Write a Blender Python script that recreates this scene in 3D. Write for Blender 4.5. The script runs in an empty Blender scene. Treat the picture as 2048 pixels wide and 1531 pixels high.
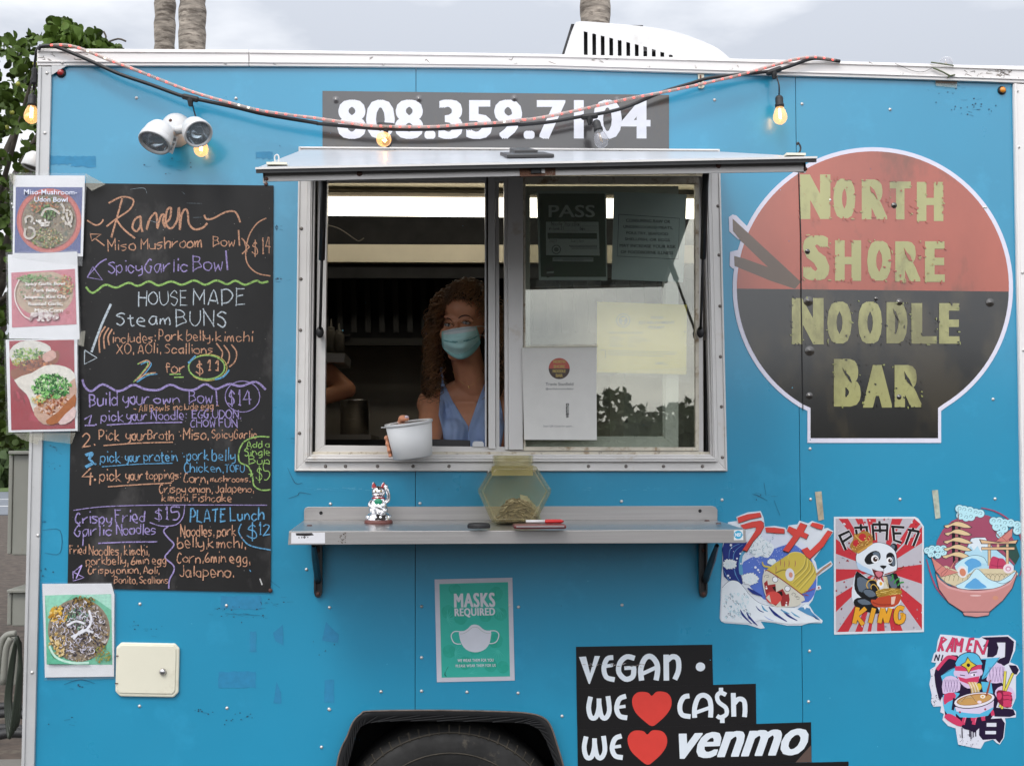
import bpy, bmesh, math, random
from mathutils import Vector, Matrix, Euler, noise
S = bpy.context.scene
COL = S.collection
R = math.radians
# ---------------------------------------------------------------- camera
FOC = 2500.0                       # focal length in pixels of the 2048 wide photograph
CAM = Vector((0, -3.57, 1.5))
cd = bpy.data.cameras.new('camera'); cam = bpy.data.objects.new('camera', cd); COL.objects.link(cam)
ROT = Matrix.Rotation(R(-3.41), 3, 'Z') @ Matrix.Rotation(R(90 + 3.36), 3, 'X') @ Matrix.Rotation(R(-0.13), 3, 'Z')
cam.matrix_world = Matrix.Translation(CAM) @ ROT.to_4x4()
cd.sensor_width = 36; cd.lens = FOC / 2048 * 36; cd.clip_start = .05; cd.clip_end = 900
S.camera = cam
S.view_settings.view_transform = 'Standard'; S.view_settings.look = 'None'
S.view_settings.exposure = 0.0; S.view_settings.gamma = 1; S.view_settings.use_curve_mapping = False
S.cycles.max_bounces = 8; S.cycles.transparent_max_bounces = 16
S.cycles.caustics_reflective = False; S.cycles.caustics_refractive = False
# ---------------------------------------------------------------- sky: bright overcast evening, sun hidden in front of the trailer
w = bpy.data.worlds.new('World'); S.world = w; w.use_nodes = True
N = w.node_tree; N.nodes.clear(); nn = N.nodes.new; ln = N.links.new
def wmath(op, a, b=None, c=None):
    m = nn('ShaderNodeMath'); m.operation = op
    for i, v in enumerate((a, b, c)):
        if v is None: continue
        if isinstance(v, (int, float)): m.inputs[i].default_value = v
        else: ln(v, m.inputs[i])
    return m.outputs[0]
out = nn('ShaderNodeOutputWorld'); bg = nn('ShaderNodeBackground'); ln(bg.outputs[0], out.inputs[0])
SUN_EL, SUN_AZ = 50, 202           # azimuth from +Y clockwise: in front of the trailer side, to the left
sky = nn('ShaderNodeTexSky'); sky.sky_type = 'NISHITA'; sky.sun_disc = False
sky.sun_elevation = R(SUN_EL); sky.sun_rotation = R(SUN_AZ)
sc_ = nn('ShaderNodeVectorMath'); sc_.operation = 'SCALE'; ln(sky.outputs[0], sc_.inputs[0]); sc_.inputs['Scale'].default_value = .1
tc = nn('ShaderNodeTexCoord'); sp = nn('ShaderNodeSeparateXYZ'); ln(tc.outputs['Generated'], sp.inputs[0])
mp = nn('ShaderNodeMapping'); mp.inputs['Scale'].default_value = (1, 1, 2.6); mp.inputs['Location'].default_value = (.35, .2, .1); ln(tc.outputs['Generated'], mp.inputs[0])
nz = nn('ShaderNodeTexNoise'); nz.inputs['Scale'].default_value = 2.9; nz.inputs['Detail'].default_value = 6; nz.inputs['Roughness'].default_value = .52; ln(mp.outputs[0], nz.inputs['Vector'])
rmp = nn('ShaderNodeValToRGB'); ln(nz.outputs[0], rmp.inputs[0])
rmp.color_ramp.elements[0].position = .40; rmp.color_ramp.elements[0].color = (.53, .56, .62, 1)
rmp.color_ramp.elements[1].position = .60; rmp.color_ramp.elements[1].color = (.97, .98, 1.0, 1)
el = wmath('MAXIMUM', sp.outputs[2], 0)
grad = wmath('ADD', wmath('MULTIPLY', el, 1.8), .80)
toward = wmath('MAXIMUM', wmath('ADD', wmath('MULTIPLY', sp.outputs[1], -.9), wmath('MULTIPLY', sp.outputs[0], -.25)), 0)
grad = wmath('MULTIPLY', grad, wmath('ADD', 1.0, wmath('MULTIPLY', toward, 1.3)))
cl = nn('ShaderNodeVectorMath'); cl.operation = 'SCALE'; ln(rmp.outputs[0], cl.inputs[0]); ln(grad, cl.inputs['Scale'])
mx = nn('ShaderNodeMix'); mx.data_type = 'RGBA'; mx.inputs[0].default_value = .90
ln(sc_.outputs[0], mx.inputs[6]); ln(cl.outputs[0], mx.inputs[7]); ln(mx.outputs[2], bg.inputs[0]); bg.inputs[1].default_value = 1.0
sl = bpy.data.lights.new('sun', 'SUN'); sl.energy = 1.25; sl.angle = R(16); sl.color = (1, .93, .84)
so = bpy.data.objects.new('sun', sl); COL.objects.link(so)
a_ = R(SUN_AZ); e_ = R(SUN_EL)
so.rotation_euler = Vector((math.sin(a_)*math.cos(e_), math.cos(a_)*math.cos(e_), math.sin(e_))).to_track_quat('Z', 'Y').to_euler()

# ---------------------------------------------------------------- helpers
def W(px, py, d=0.0):
    """point d metres in front of the trailer side (negative: inside) seen at photograph pixel px, py"""
    r = ROT @ Vector(((px-1024)/FOC, -(py-765.5)/FOC, -1))
    return CAM + r * ((-d - CAM.y) / r.y)
def SC(d=0.0): return FOC / (3.57 - d)       # pixels per metre at depth d
def lin(c):
    if isinstance(c, str):
        c = [int(c[i:i+2], 16)/255 for i in (0, 2, 4)]
    return tuple(v/12.92 if v <= .04045 else ((v+.055)/1.055)**2.4 for v in c)
def frame(ox, oy, k):
    return lambda x, y: (ox + x/k, oy + y/k)
def thing(name, label, cat, loc=(0, 0, 0), group=None):
    o = bpy.data.objects.new(name, None); COL.objects.link(o); o.location = loc; o.empty_display_size = .05
    o['label'] = label; o['category'] = cat
    if group: o['group'] = group
    return o
def tag(o, label, cat, group=None):
    o['label'] = label; o['category'] = cat
    if group: o['group'] = group
    return o
def under(o, parent):
    if parent is not None:
        o.parent = parent
        if parent.parent is None: o.matrix_parent_inverse = Matrix.Translation(-Vector(parent.location))
    return o
class MB:
    def __init__(s): s.V = []; s.F = []; s.C = []; s.M = []; s.mi = 0; s.col = None
    def add(s, V, F, col=None, mi=None):
        b = len(s.V); s.V += [tuple(v) for v in V]
        for f in F:
            s.F.append([i+b for i in f]); s.C.append(col or s.col); s.M.append(s.mi if mi is None else mi)
        return s
    def box(s, a, b, **k):
        x0, y0, z0 = a; x1, y1, z1 = b
        V = [(x, y, z) for z in (z0, z1) for y in (y0, y1) for x in (x0, x1)]
        return s.add(V, [(0, 2, 3, 1), (4, 5, 7, 6), (0, 1, 5, 4), (2, 6, 7, 3), (0, 4, 6, 2), (1, 3, 7, 5)], **k)
    def hexa(s, f4, b4, **k):      # two quads, same order
        return s.add(list(f4)+list(b4), [(0, 1, 2, 3), (7, 6, 5, 4), (0, 4, 5, 1), (1, 5, 6, 2), (2, 6, 7, 3), (3, 7, 4, 0)], **k)
    def prism(s, px, d, t, **k):   # polygon given in pixels, front at depth d, thickness t backwards
        f = [W(x, y, d) for x, y in px]; b = [p + Vector((0, t, 0)) for p in f]; n = len(px)
        return s.add(f+b, [list(range(n)), list(range(2*n-1, n-1, -1))] + [(i, i+n, (i+1) % n+n, (i+1) % n) for i in range(n)], **k)
    def rect(s, x0, y0, x1, y1, d, t, **k): return s.prism([(x0, y0), (x1, y0), (x1, y1), (x0, y1)], d, t, **k)
    def tube(s, pts, r, n=8, caps=True, **k):
        pts = [Vector(p) for p in pts]; m = len(pts); V = []; F = []
        rr = r if isinstance(r, (list, tuple)) else [r]*m
        t0 = (pts[1]-pts[0]).normalized(); u = t0.orthogonal().normalized()
        for i, p in enumerate(pts):
            t = ((pts[min(i+1, m-1)] - pts[max(i-1, 0)])).normalized()
            u = (u - t*u.dot(t)).normalized(); v = t.cross(u)
            for j in range(n):
                a = 2*math.pi*j/n; V.append(p + (u*math.cos(a)+v*math.sin(a))*rr[i])
        for i in range(m-1):
            for j in range(n):
                F.append((i*n+j, i*n+(j+1) % n, (i+1)*n+(j+1) % n, (i+1)*n+j))
        if caps: F += [list(range(n-1, -1, -1)), [(m-1)*n+j for j in range(n)]]
        return s.add(V, F, **k)
    def lathe(s, prof, o, ax=(0, 0, 1), n=20, sx=1, sy=1, cap=0, **k):
        o = Vector(o); ax = Vector(ax).normalized(); u = Vector((1, 0, 0)) if abs(ax.x) < .9 else Vector((0, 1, 0))
        u = (u - ax*u.dot(ax)).normalized(); v = ax.cross(u); V = []; F = []; m = len(prof)
        for r, h in prof:
            for j in range(n):
                a = 2*math.pi*j/n; V.append(o + ax*h + u*(r*sx*math.cos(a)) + v*(r*sy*math.sin(a)))
        for i in range(m-1):
            for j in range(n): F.append((i*n+j, i*n+(j+1) % n, (i+1)*n+(j+1) % n, (i+1)*n+j))
        if cap and prof[0][0] > 1e-5: F.append(list(range(n-1, -1, -1)))
        if cap and prof[-1][0] > 1e-5: F.append([(m-1)*n+j for j in range(n)])
        return s.add(V, F, **k)
    def ball(s, c, r, n=12, m=8, rot=None, **k):
        c = Vector(c); rx, ry, rz = (r, r, r) if isinstance(r, (int, float)) else r; V = []; F = []
        for i in range(m+1):
            t = math.pi*i/m; q = max(math.sin(t), 1e-4)
            for j in range(n):
                a = 2*math.pi*j/n; p = Vector((rx*q*math.cos(a), ry*q*math.sin(a), rz*math.cos(t)))
                V.append(c + (rot @ p if rot else p))
        for i in range(m):
            for j in range(n): F.append((i*n+j, (i+1)*n+j, (i+1)*n+(j+1) % n, i*n+(j+1) % n))
        return s.add(V, F, **k)
    def build(s, name, mat, parent=None, smooth=False, bevel=0, label=None, fix=True, kind=None):
        me = bpy.data.meshes.new(name); me.from_pydata(s.V, [], s.F)
        mats = mat if isinstance(mat, (list, tuple)) else [mat]
        for m in mats: me.materials.append(m)
        if len(mats) > 1:
            for p, mi in zip(me.polygons, s.M): p.material_index = mi
        if any(c is not None for c in s.C):
            ca = me.color_attributes.new('Col', 'FLOAT_COLOR', 'CORNER'); k = 0; buf = []
            for f, c in zip(s.F, s.C):
                cc = tuple(c or (.5, .5, .5))
                buf += ((cc[0], cc[1], cc[2], 1.0) * len(f))
            ca.data.foreach_set('color', buf)
        if smooth:
            for p in me.polygons: p.use_smooth = True
        me.validate(); me.update()
        if fix:
            bm = bmesh.new(); bm.from_mesh(me); bmesh.ops.recalc_face_normals(bm, faces=bm.faces); bm.to_mesh(me); bm.free()
        o = bpy.data.objects.new(name, me); COL.objects.link(o)
        if bevel:
            b = o.modifiers.new('bevel', 'BEVEL'); b.width = bevel; b.segments = 2; b.limit_method = 'ANGLE'
        if smooth and smooth != 'all':
            pass
        under(o, parent)
        if label: o['label'] = label
        if kind: o['kind'] = kind
        return o
def cat(pts, n=4, closed=False):
    m = len(pts); o = []
    P = [Vector(p) for p in pts]
    if m < 3: return P
    rng = range(m) if closed else range(m-1)
    for i in rng:
        if closed: a, b, c, d = P[(i-1) % m], P[i], P[(i+1) % m], P[(i+2) % m]
        else: a, b, c, d = P[max(i-1, 0)], P[i], P[i+1], P[min(i+2, m-1)]
        for j in range(n):
            t = j/n
            o.append(.5*((2*b) + (c-a)*t + (2*a-5*b+4*c-d)*t*t + (3*b-a-3*c+d)*t**3))
    if not closed: o.append(P[-1])
    return o
TXT = {}
def glyphs(s, bold=0, space=1.0):
    k = (s, bold, space)
    if k not in TXT:
        cu = bpy.data.curves.new('t', 'FONT'); cu.body = s; cu.offset = bold; cu.resolution_u = 3; cu.space_character = space
        ob = bpy.data.objects.new('t', cu); COL.objects.link(ob)
        dg = bpy.context.evaluated_depsgraph_get(); me = ob.evaluated_get(dg).to_mesh()
        V = [(v.co.x, v.co.y) for v in me.vertices]; F = [list(p.vertices) for p in me.polygons]
        x0 = min(v[0] for v in V); x1 = max(v[0] for v in V); y0 = min(v[1] for v in V); y1 = max(v[1] for v in V)
        TXT[k] = ([((x-x0)/(x1-x0), (y-y0)/(y1-y0)) for x, y in V], F)
        ob.evaluated_get(dg).to_mesh_clear(); bpy.data.objects.remove(ob); bpy.data.curves.remove(cu)
    return TXT[k]
# single stroke handwriting, grid x 0-6, y 0-9, baseline 2, x height 6
HW = {'A': "02 39 62,14 54", 'B': "02 02 09 09 39 58 46 06,46 64 43 02", 'C': "58 39 17 04 22 42 53", 'D': "02 02 09 09 39 66 43 02", 'E': "59 09 09 02 02 52,06 46",
 'F': "59 09 09 02,06 46", 'G': "58 39 17 04 22 42 55 55 35", 'H': "09 02,69 62,06 66", 'I': "29 22", 'J': "49 43 22 03", 'K': "09 02,59 05 05 62", 'L': "09 02 02 52",
 'M': "02 09 09 35 35 69 69 62", 'N': "02 09 09 62 62 69", 'O': "39 07 04 32 64 67 39", 'P': "02 09 09 39 57 35 05", 'R': "02 09 09 39 57 35 05 05 62", 'S': "58 39 07 36 54 32 03",
 'T': "09 69,39 32", 'U': "09 04 32 64 69", 'V': "09 32 32 69", 'W': "09 12 12 36 36 52 52 69", 'X': "09 62,69 02", 'Y': "09 35 69,35 32",
 'a': "56 26 04 22 43 56 52", 'b': "09 02 42 54 36 05", 'c': "55 26 04 22 53", 'd': "59 52,55 26 04 22 53", 'e': "04 54 36 16 04 22 52", 'f': "48 29 18 12,06 46",
 'g': "56 26 04 22 43 56 51 30 10", 'h': "09 02,04 36 55 52", 'i': "16 12,18 19", 'j': "36 31 10,38 39", 'k': "09 02,46 04 04 52", 'l': "19 12", 'm': "06 02 04 26 33 32 34 56 63 62",
 'n': "06 02 04 36 54 52", 'o': "36 05 03 32 53 55 36", 'p': "06 00,05 36 54 32 03", 'r': "06 02 04 36 56", 's': "56 16 05 44 43 22 02", 't': "28 22 42,06 46", 'u': "06 03 22 53,56 52",
 'v': "06 22 22 56", 'w': "06 12 12 35 35 52 66", 'x': "06 52,56 02", 'y': "06 04 23 54,56 51 20", 'z': "06 56 56 02 02 52", '0': "39 07 04 32 64 67 39", '1': "17 29 22,12 32",
 '2': "07 39 57 02 02 62", '3': "08 39 57 36 53 22 03", '4': "49 42,39 05 05 65", '5': "59 09 06 46 54 32 02", '6': "49 16 03 32 53 45 14", '7': "09 69 32", '9': "57 36 17 28 49 57 32", '6x': "", '/': "12 49", '@': "44 24 36 55", '8': "36 08 39 58 36 03 32 53 36",
 '$': "57 38 16 45 53 32 03,39 31", ':': "13 14,16 17", ',': "13 11", '.': "12 13", '-': "05 45", '+': "05 45,27 23", '(': "29 15 22", ')': "19 25 12", '!': "19 14,12 13", ' ': "", '~': "05 26 44 65"}
class Art(MB):
    """flat print: coloured shapes traced in pixels, each a hair in front of the one before"""
    def __init__(s, d, fr=None, step=6e-6):
        super().__init__(); s.d = d; s.fr = fr or (lambda x, y: (x, y)); s.step = step; s.k = 0; s.cl = None
    def at(s, x, y, e=0):
        x, y = s.fr(x, y); return W(x, y, s.d + (s.k+e)*s.step)
    def poly(s, pts, c, sm=0):
        if sm: pts = cat([(x, y, 0) for x, y in pts], sm, True)
        s.k += 1; s.add([s.at(p[0], p[1]) for p in pts], [list(range(len(pts)))], col=lin(c)); return s
    def rc(s, x0, y0, x1, y1, c): return s.poly([(x0, y0), (x1, y0), (x1, y1), (x0, y1)], c)
    def ell(s, x, y, rx, ry, c, rot=0, n=20):
        cr, sr = math.cos(rot), math.sin(rot)
        return s.poly([(x+rx*math.cos(2*math.pi*i/n)*cr-ry*math.sin(2*math.pi*i/n)*sr, y+rx*math.cos(2*math.pi*i/n)*sr+ry*math.sin(2*math.pi*i/n)*cr) for i in range(n)], c)
    def line(s, pts, wd, c, sm=4, closed=False, taper=0):
        P = [Vector((p[0], p[1])) for p in (cat([(x, y, 0) for x, y in pts], sm, closed) if sm and len(pts) > 2 else pts)]
        if closed: P.append(P[0])
        m = len(P); V = []; s.k += 1
        for i, p in enumerate(P):
            a = P[max(i-1, 0)]; b = P[min(i+1, m-1)]; t = (b-a)
            t = t.normalized() if t.length > 1e-6 else Vector((1, 0)); n_ = Vector((-t.y, t.x))
            q = wd/2
            if taper: q *= 1-taper*abs(2*i/(m-1)-1) if taper > 0 else 1-(-taper)*i/(m-1)
            for sg in (1, -1):
                r = p+n_*q*sg; V.append(s.at(r.x, r.y, i/m*.8))
        s.add(V, [(2*i, 2*i+1, 2*i+3, 2*i+2) for i in range(m-1)], col=lin(c)); return s
    def text(s, t, box, c, bold=0, quad=None, space=1.0, shear=0):
        V, F = glyphs(t, bold if bold < .02 else 0, space); ex = bold if bold >= .02 else 0
        if quad: (ax, ay), (bx, by), (cx, cy), (dx, dy) = quad       # TL TR BR BL
        else:
            x0, y0, x1, y1 = box; (ax, ay), (bx, by), (cx, cy), (dx, dy) = (x0, y0), (x1, y0), (x1, y1), (x0, y1)
        hgt = math.hypot(dx-ax, dy-ay); ex *= hgt*1.25
        if ex:
            gx = 1 if bx > ax else 0
            ax += ex*gx; dx += ex*gx; bx -= ex*gx; cx -= ex*gx; ay += ex*.4*gx; by += ex*.4*gx; cy -= ex*.4*gx; dy -= ex*.4*gx
            for sx_, sy_ in [(i_/m_, .8*j_/m_) for m_ in ((2,) if ex > 6 else (1,)) for i_ in range(-m_, m_+1) for j_ in range(-m_, m_+1) if max(abs(i_), abs(j_)) == m_ or (i_+j_) % 2 == 0]:
                o_ = lambda q: (q[0]+sx_*ex, q[1]+sy_*ex*.5)
                s.text(t, None, c, 0, [o_((ax, ay)), o_((bx, by)), o_((cx, cy)), o_((dx, dy))], space, shear)
            return s
        s.k += 1; L = []
        for u, v in V:
            u2 = u + shear*(v-.5); tx, ty = ax+(bx-ax)*u2, ay+(by-ay)*u2; qx, qy = dx+(cx-dx)*u2, dy+(cy-dy)*u2
            L.append(s.at(qx+(tx-qx)*v, qy+(ty-qy)*v))
        s.add(L, F, col=lin(c)); return s
    def hand(s, t, x0, y0, x1, h, c, wd=3, slope=0, jit=.42, seed=None):
        """handwriting: baseline from (x0,y0) to x1, cap height h"""
        rr = random.Random(seed if seed is not None else t); adv = []; x = 0
        for ch in t:
            g = HW[ch]; mxx = max([int(q[0]) for st in g.split(',') for q in st.split()] or [2]); adv.append((x, g)); x += mxx + (2.0 if ch != ' ' else .6)
        k = (x1-x0)/max(x-2, 1)
        for gx, g in adv:
            dy = rr.uniform(-.25, .25); sc = rr.uniform(.92, 1.1)
            for st in g.split(','):
                if not st: continue
                pts = []
                last = None
                for q in st.split():
                    if q == last: pts.append(pts[-1]); continue
                    last = q
                    X = gx + int(q[0]) + rr.uniform(-jit, jit); Y = (int(q[1])-2)*sc + dy + rr.uniform(-jit, jit)
                    xx = x0 + k*X; pts.append((xx, y0 + slope*(xx-x0) - Y*h/7))
                s.line(pts, wd*rr.uniform(.6, 1.0), c, sm=3)
        return s
# ---------------------------------------------------------------- materials
def mat(name, col=(.5, .5, .5), rough=.5, metal=0, vary=.08, scale=6, bump=0, bscale=60, coat=0, ior=1.5, dirt=None, attr=False, stretch=(1, 1, 1), emis=0, alpha=1, trans=0, rvary=.1, spots=None):
    m = bpy.data.materials.new(name); m.use_nodes = True; nt = m.node_tree; b = nt.nodes['Principled BSDF']; n = nt.nodes.new; l = nt.links.new
    if isinstance(col, str): col = lin(col)
    tcd = n('ShaderNodeTexCoord'); mpg = n('ShaderNodeMapping'); l(tcd.outputs['Object'], mpg.inputs[0]); mpg.inputs['Scale'].default_value = stretch
    def noi(s, det=4, ro=.55):
        q = n('ShaderNodeTexNoise'); q.inputs['Scale'].default_value = s; q.inputs['Detail'].default_value = det; q.inputs['Roughness'].default_value = ro; l(mpg.outputs[0], q.inputs['Vector']); return q.outputs[0]
    def mixc(f, a, c, blend='MIX'):
        q = n('ShaderNodeMix'); q.data_type = 'RGBA'; q.blend_type = blend
        for i, v in ((0, f), (6, a), (7, c)):
            if isinstance(v, (int, float)): q.inputs[i].default_value = v
            elif isinstance(v, tuple): q.inputs[i].default_value = (*v[:3], 1)
            else: l(v, q.inputs[i])
        return q.outputs[2]
    def ramp(f, p0, p1, v0=0, v1=1):
        q = n('ShaderNodeMapRange'); l(f, q.inputs[0]); q.inputs[1].default_value = p0; q.inputs[2].default_value = p1; q.inputs[3].default_value = v0; q.inputs[4].default_value = v1; return q.outputs[0]
    if attr:
        at = n('ShaderNodeAttribute'); at.attribute_name = 'Col'; c = at.outputs['Color']
    else: c = col
    if vary:
        g = n('ShaderNodeCombineColor'); f = ramp(noi(scale), .3, .7, 1-vary, 1+vary)
        for i in range(3): l(f, g.inputs[i])
        c = mixc(1.0, c, g.outputs[0], 'MULTIPLY')
    if dirt:     # (colour, amount, scale, threshold)
        for dc, am, ds, th in (dirt if isinstance(dirt, list) else [dirt]):
            c = mixc(ramp(noi(ds, 6, .65), th, th+.1, 0, am), c, lin(dc) if isinstance(dc, str) else dc)
    if isinstance(c, tuple): b.inputs['Base Color'].default_value = (*c, 1)
    else: l(c, b.inputs['Base Color'])
    b.inputs['Metallic'].default_value = metal; b.inputs['IOR'].default_value = ior
    if rvary: l(ramp(noi(scale*2.3), .3, .7, max(rough-rvary*rough, 0), rough+rvary*rough), b.inputs['Roughness'])
    else: b.inputs['Roughness'].default_value = rough
    b.inputs['Coat Weight'].default_value = coat; b.inputs['Coat Roughness'].default_value = .12
    if bump:
        bp = n('ShaderNodeBump'); bp.inputs['Strength'].default_value = min(bump, 1); bp.inputs['Distance'].default_value = .004 if bump < 1 else .004*bump; l(noi(bscale, 5), bp.inputs['Height']); l(bp.outputs[0], b.inputs['Normal'])
    if emis:
        if isinstance(c, tuple): b.inputs['Emission Color'].default_value = (*c, 1)
        else: l(c, b.inputs['Emission Color'])
        b.inputs['Emission Strength'].default_value = emis
    b.inputs['Alpha'].default_value = alpha; b.inputs['Transmission Weight'].default_value = trans
    return m
def glassy(name, tint=(1, 1, 1), refl=1.8, film=0, filmcol=(.6, .6, .5), rough=.01, emis=None, gl=(1, 1, 1)):
    """thin glass or clear plastic: see-through, a Fresnel reflection and a thin film of dirt"""
    m = bpy.data.materials.new(name); m.use_nodes = True; nt = m.node_tree; nt.nodes.clear(); n = nt.nodes.new; l = nt.links.new
    o = n('ShaderNodeOutputMaterial'); t = n('ShaderNodeBsdfTransparent'); t.inputs[0].default_value = (*tint, 1)
    g = n('ShaderNodeBsdfGlossy'); g.inputs['Roughness'].default_value = rough; g.inputs[0].default_value = (*gl, 1); lw = n('ShaderNodeLayerWeight'); lw.inputs[0].default_value = .5; pw = n('ShaderNodeMath'); pw.operation = 'POWER'; l(lw.outputs['Facing'], pw.inputs[0]); pw.inputs[1].default_value = 5; fr = n('ShaderNodeMapRange'); l(pw.outputs[0], fr.inputs[0]); fr.inputs[3].default_value = ((refl-1)/(refl+1))**2
    a = t.outputs[0]
    F0 = ((refl-1)/(refl+1))**2
    if film:
        d = n('ShaderNodeBsdfDiffuse'); d.inputs[0].default_value = (*filmcol, 1); mm = n('ShaderNodeMixShader')
        q = n('ShaderNodeTexNoise'); q.inputs['Scale'].default_value = 9; q.inputs['Detail'].default_value = 7; tcd = n('ShaderNodeTexCoord'); l(tcd.outputs['Object'], q.inputs['Vector'])
        r_ = n('ShaderNodeMapRange'); l(q.outputs[0], r_.inputs[0]); r_.inputs[1].default_value = .35; r_.inputs[2].default_value = .75; r_.inputs[3].default_value = film*.6; r_.inputs[4].default_value = film*1.5
        l(r_.outputs[0], mm.inputs[0]); l(a, mm.inputs[1]); l(d.outputs[0], mm.inputs[2]); a = mm.outputs[0]
    m2 = n('ShaderNodeMixShader'); l(fr.outputs[0], m2.inputs[0]); l(a, m2.inputs[1]); l(g.outputs[0], m2.inputs[2]); a = m2.outputs[0]
    if emis:
        e = n('ShaderNodeEmission'); e.inputs[0].default_value = (*emis[0], 1); e.inputs[1].default_value = emis[1]; ad = n('ShaderNodeAddShader'); l(a, ad.inputs[0]); l(e.outputs[0], ad.inputs[1]); a = ad.outputs[0]
    l(a, o.inputs[0]); return m
M = {}
M['blue'] = mat('blue trailer paint', (.0120, .256, .432), .30, vary=.05, scale=2.0, coat=.6, ior=1.6, bump=.22, bscale=2.6, dirt=[((.012, .17, .32), .4, 26, .68), ((.025, .32, .53), .4, 6, .56), ((.012, .22, .38), .35, 3.1, .56), ((.05, .09, .13), .5, 90, .735)], stretch=(1, 1, 1))
M['white'] = mat('white trim paint', (.78, .75, .735), .4, vary=.04, bump=.06, dirt=[((.35, .27, .2), .45, 14, .66), ((.12, .1, .09), .6, 70, .71)])
M['post'] = mat('aluminium corner post', (.50, .50, .50), .45, metal=.2, vary=.08, bump=.06, dirt=[((.3, .28, .26), .5, 12, .62), ((.12, .1, .09), .6, 60, .70)])
M['alu'] = mat('window frame aluminium', (.66, .64, .62), .38, metal=.15, vary=.05, bump=.05, dirt=[((.42, .32, .2), .45, 10, .62), ((.14, .09, .05), .7, 60, .71)])
M['alurust'] = mat('stained aluminium', (.60, .55, .45), .5, metal=.1, vary=.12, scale=20, dirt=[((.25, .15, .06), .8, 25, .52), ((.06, .04, .03), .8, 60, .62)])
M['black'] = mat('black rubber', (.014, .014, .015), .55, bump=.1)
M['blackmetal'] = mat('black painted steel', (.016, .015, .016), .4, vary=.3, bump=.06)
M['dark'] = mat('dark cavity lining', (.008, .008, .009), .8)
M['steel'] = mat('brushed stainless steel', (.56, .54, .53), .3, metal=1, vary=.06, scale=4, stretch=(1, 8, 60), bump=.04, bscale=8, dirt=((.25, .18, .12), .35, 2.2, .66))
M['steeldull'] = mat('matt stainless lip', (.37, .355, .345), .40, metal=.6, vary=.08, scale=3, stretch=(1, 8, 50), bump=.03, bscale=10)
M['rivet'] = mat('rivet', (.62, .6, .58), .35, metal=.5, vary=0, rvary=0)
M['rust'] = mat('rusty latch plate', (.16, .075, .045), .8, vary=.4, scale=60, bump=.5, bscale=120, dirt=((.5, .42, .36), .8, 50, .6))
M['bolt'] = mat('rusty bolt', (.09, .035, .025), .6, vary=.3, scale=100)
M['hatchskin'] = mat('hatch skin', (.42, .44, .47), .36, vary=.03, coat=.2, dirt=[((.3, .35, .4), .5, 8, .62)])
M['hatchunder'] = mat('hatch lining', (.10, .10, .10), .6)
M['cream'] = mat('cream plastic', (.72, .69, .56), .45, vary=.03, dirt=[((.45, .38, .27), .5, 9, .62)])
M['plastic'] = mat('white plastic', (.62, .62, .62), .35, vary=.03, dirt=[((.4, .37, .33), .4, 6, .6)])
M['print'] = mat('printed vinyl', attr=True, rough=.38, vary=.03, scale=30, rvary=0, ior=1.4)
M['logo'] = mat('printed logo vinyl', attr=True, rough=.24, vary=.14, scale=5, dirt=[((.06, .045, .022), .5, 4, .52), ((.02, .016, .01), .5, 60, .72)], rvary=0, coat=1.0, ior=1.55, bump=.12, bscale=5, stretch=(1, 1, .5))
M['paper'] = mat('printed paper', attr=True, rough=.5, vary=.03, scale=25, rvary=0, bump=.05, bscale=12)
M['photo'] = mat('glossy photo print', attr=True, rough=.4, vary=.12, scale=110, rvary=0, coat=.2)
M['board'] = mat('chalkboard', (.008, .0075, .0075), .55, vary=.3, scale=7, ior=1.4, bump=.05, bscale=14, dirt=[((.075, .07, .068), .55, 4, .53), ((.3, .28, .27), .35, 70, .73)], stretch=(1, 1, .6))
M['chalk'] = mat('chalk', attr=True, rough=.9, vary=.22, scale=300, rvary=0, dirt=((.03, .028, .028), .8, 190, .52))
M['film'] = glassy('clear laminate', (.985, .985, .985), 1.3, film=.035, filmcol=(.8, .82, .85), rough=.12)
M['tape'] = glassy('clear tape', (.96, .95, .92), 1.3, film=.16, filmcol=(.6, .58, .5), rough=.2)
M['pane'] = glassy('window pane', (.97, .985, .96), 2.3, film=.03, filmcol=(.6, .6, .5), gl=(1, .97, .86))
M['jar'] = glassy('cloudy jar plastic', (.93, .93, .84), 1.5, film=.17, filmcol=(.58, .47, .25), rough=.12)
M['tyre'] = mat('tyre rubber', (.013, .0125, .012), .75, vary=.4, scale=14, bump=.4, bscale=30, dirt=((.10, .085, .065), .6, 18, .6))
M['cable'] = mat('black cable', (.012, .012, .014), .45)
M['rope'] = glassy('clear light rope tube', (.85, .78, .76), 1.45, film=.6, filmcol=(.55, .46, .42), rough=.2)
M['led'] = mat('red led', (1, .10, .08), .4, vary=0, rvary=0, emis=2.2)
M['ledw'] = mat('pale led', (.9, .95, .8), .4, vary=0, rvary=0, emis=2.0)
M['fil'] = mat('lit filament', (1, .62, .26), .4, vary=0, rvary=0, emis=24)
M['filoff'] = mat('dull filament', (.7, .45, .2), .4, vary=0, rvary=0)
M['bulb'] = glassy('lit bulb glass', (1, .86, .68), 1.35, film=.10, filmcol=(.9, .6, .4), emis=((1, .50, .18), .55))
M['bulboff'] = glassy('unlit bulb glass', (.86, .86, .88), 1.45, film=.22, filmcol=(.6, .6, .62))
M['chrome'] = mat('silver plating', (.83, .83, .85), .12, metal=1, vary=0, rvary=0)
M['attr'] = mat('painted part', attr=True, rough=.4, vary=.05, rvary=0)
M['redlens'] = mat('red lens', (.32, .012, .012), .2, vary=.1, coat=.6)
M['amber'] = mat('amber lens', (.75, .26, .02), .2, vary=.1, coat=.6)
M['intwall'] = mat('stainless kitchen wall', (.24, .215, .18), .42, metal=.3, vary=.2, scale=3, bump=.04)
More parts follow.
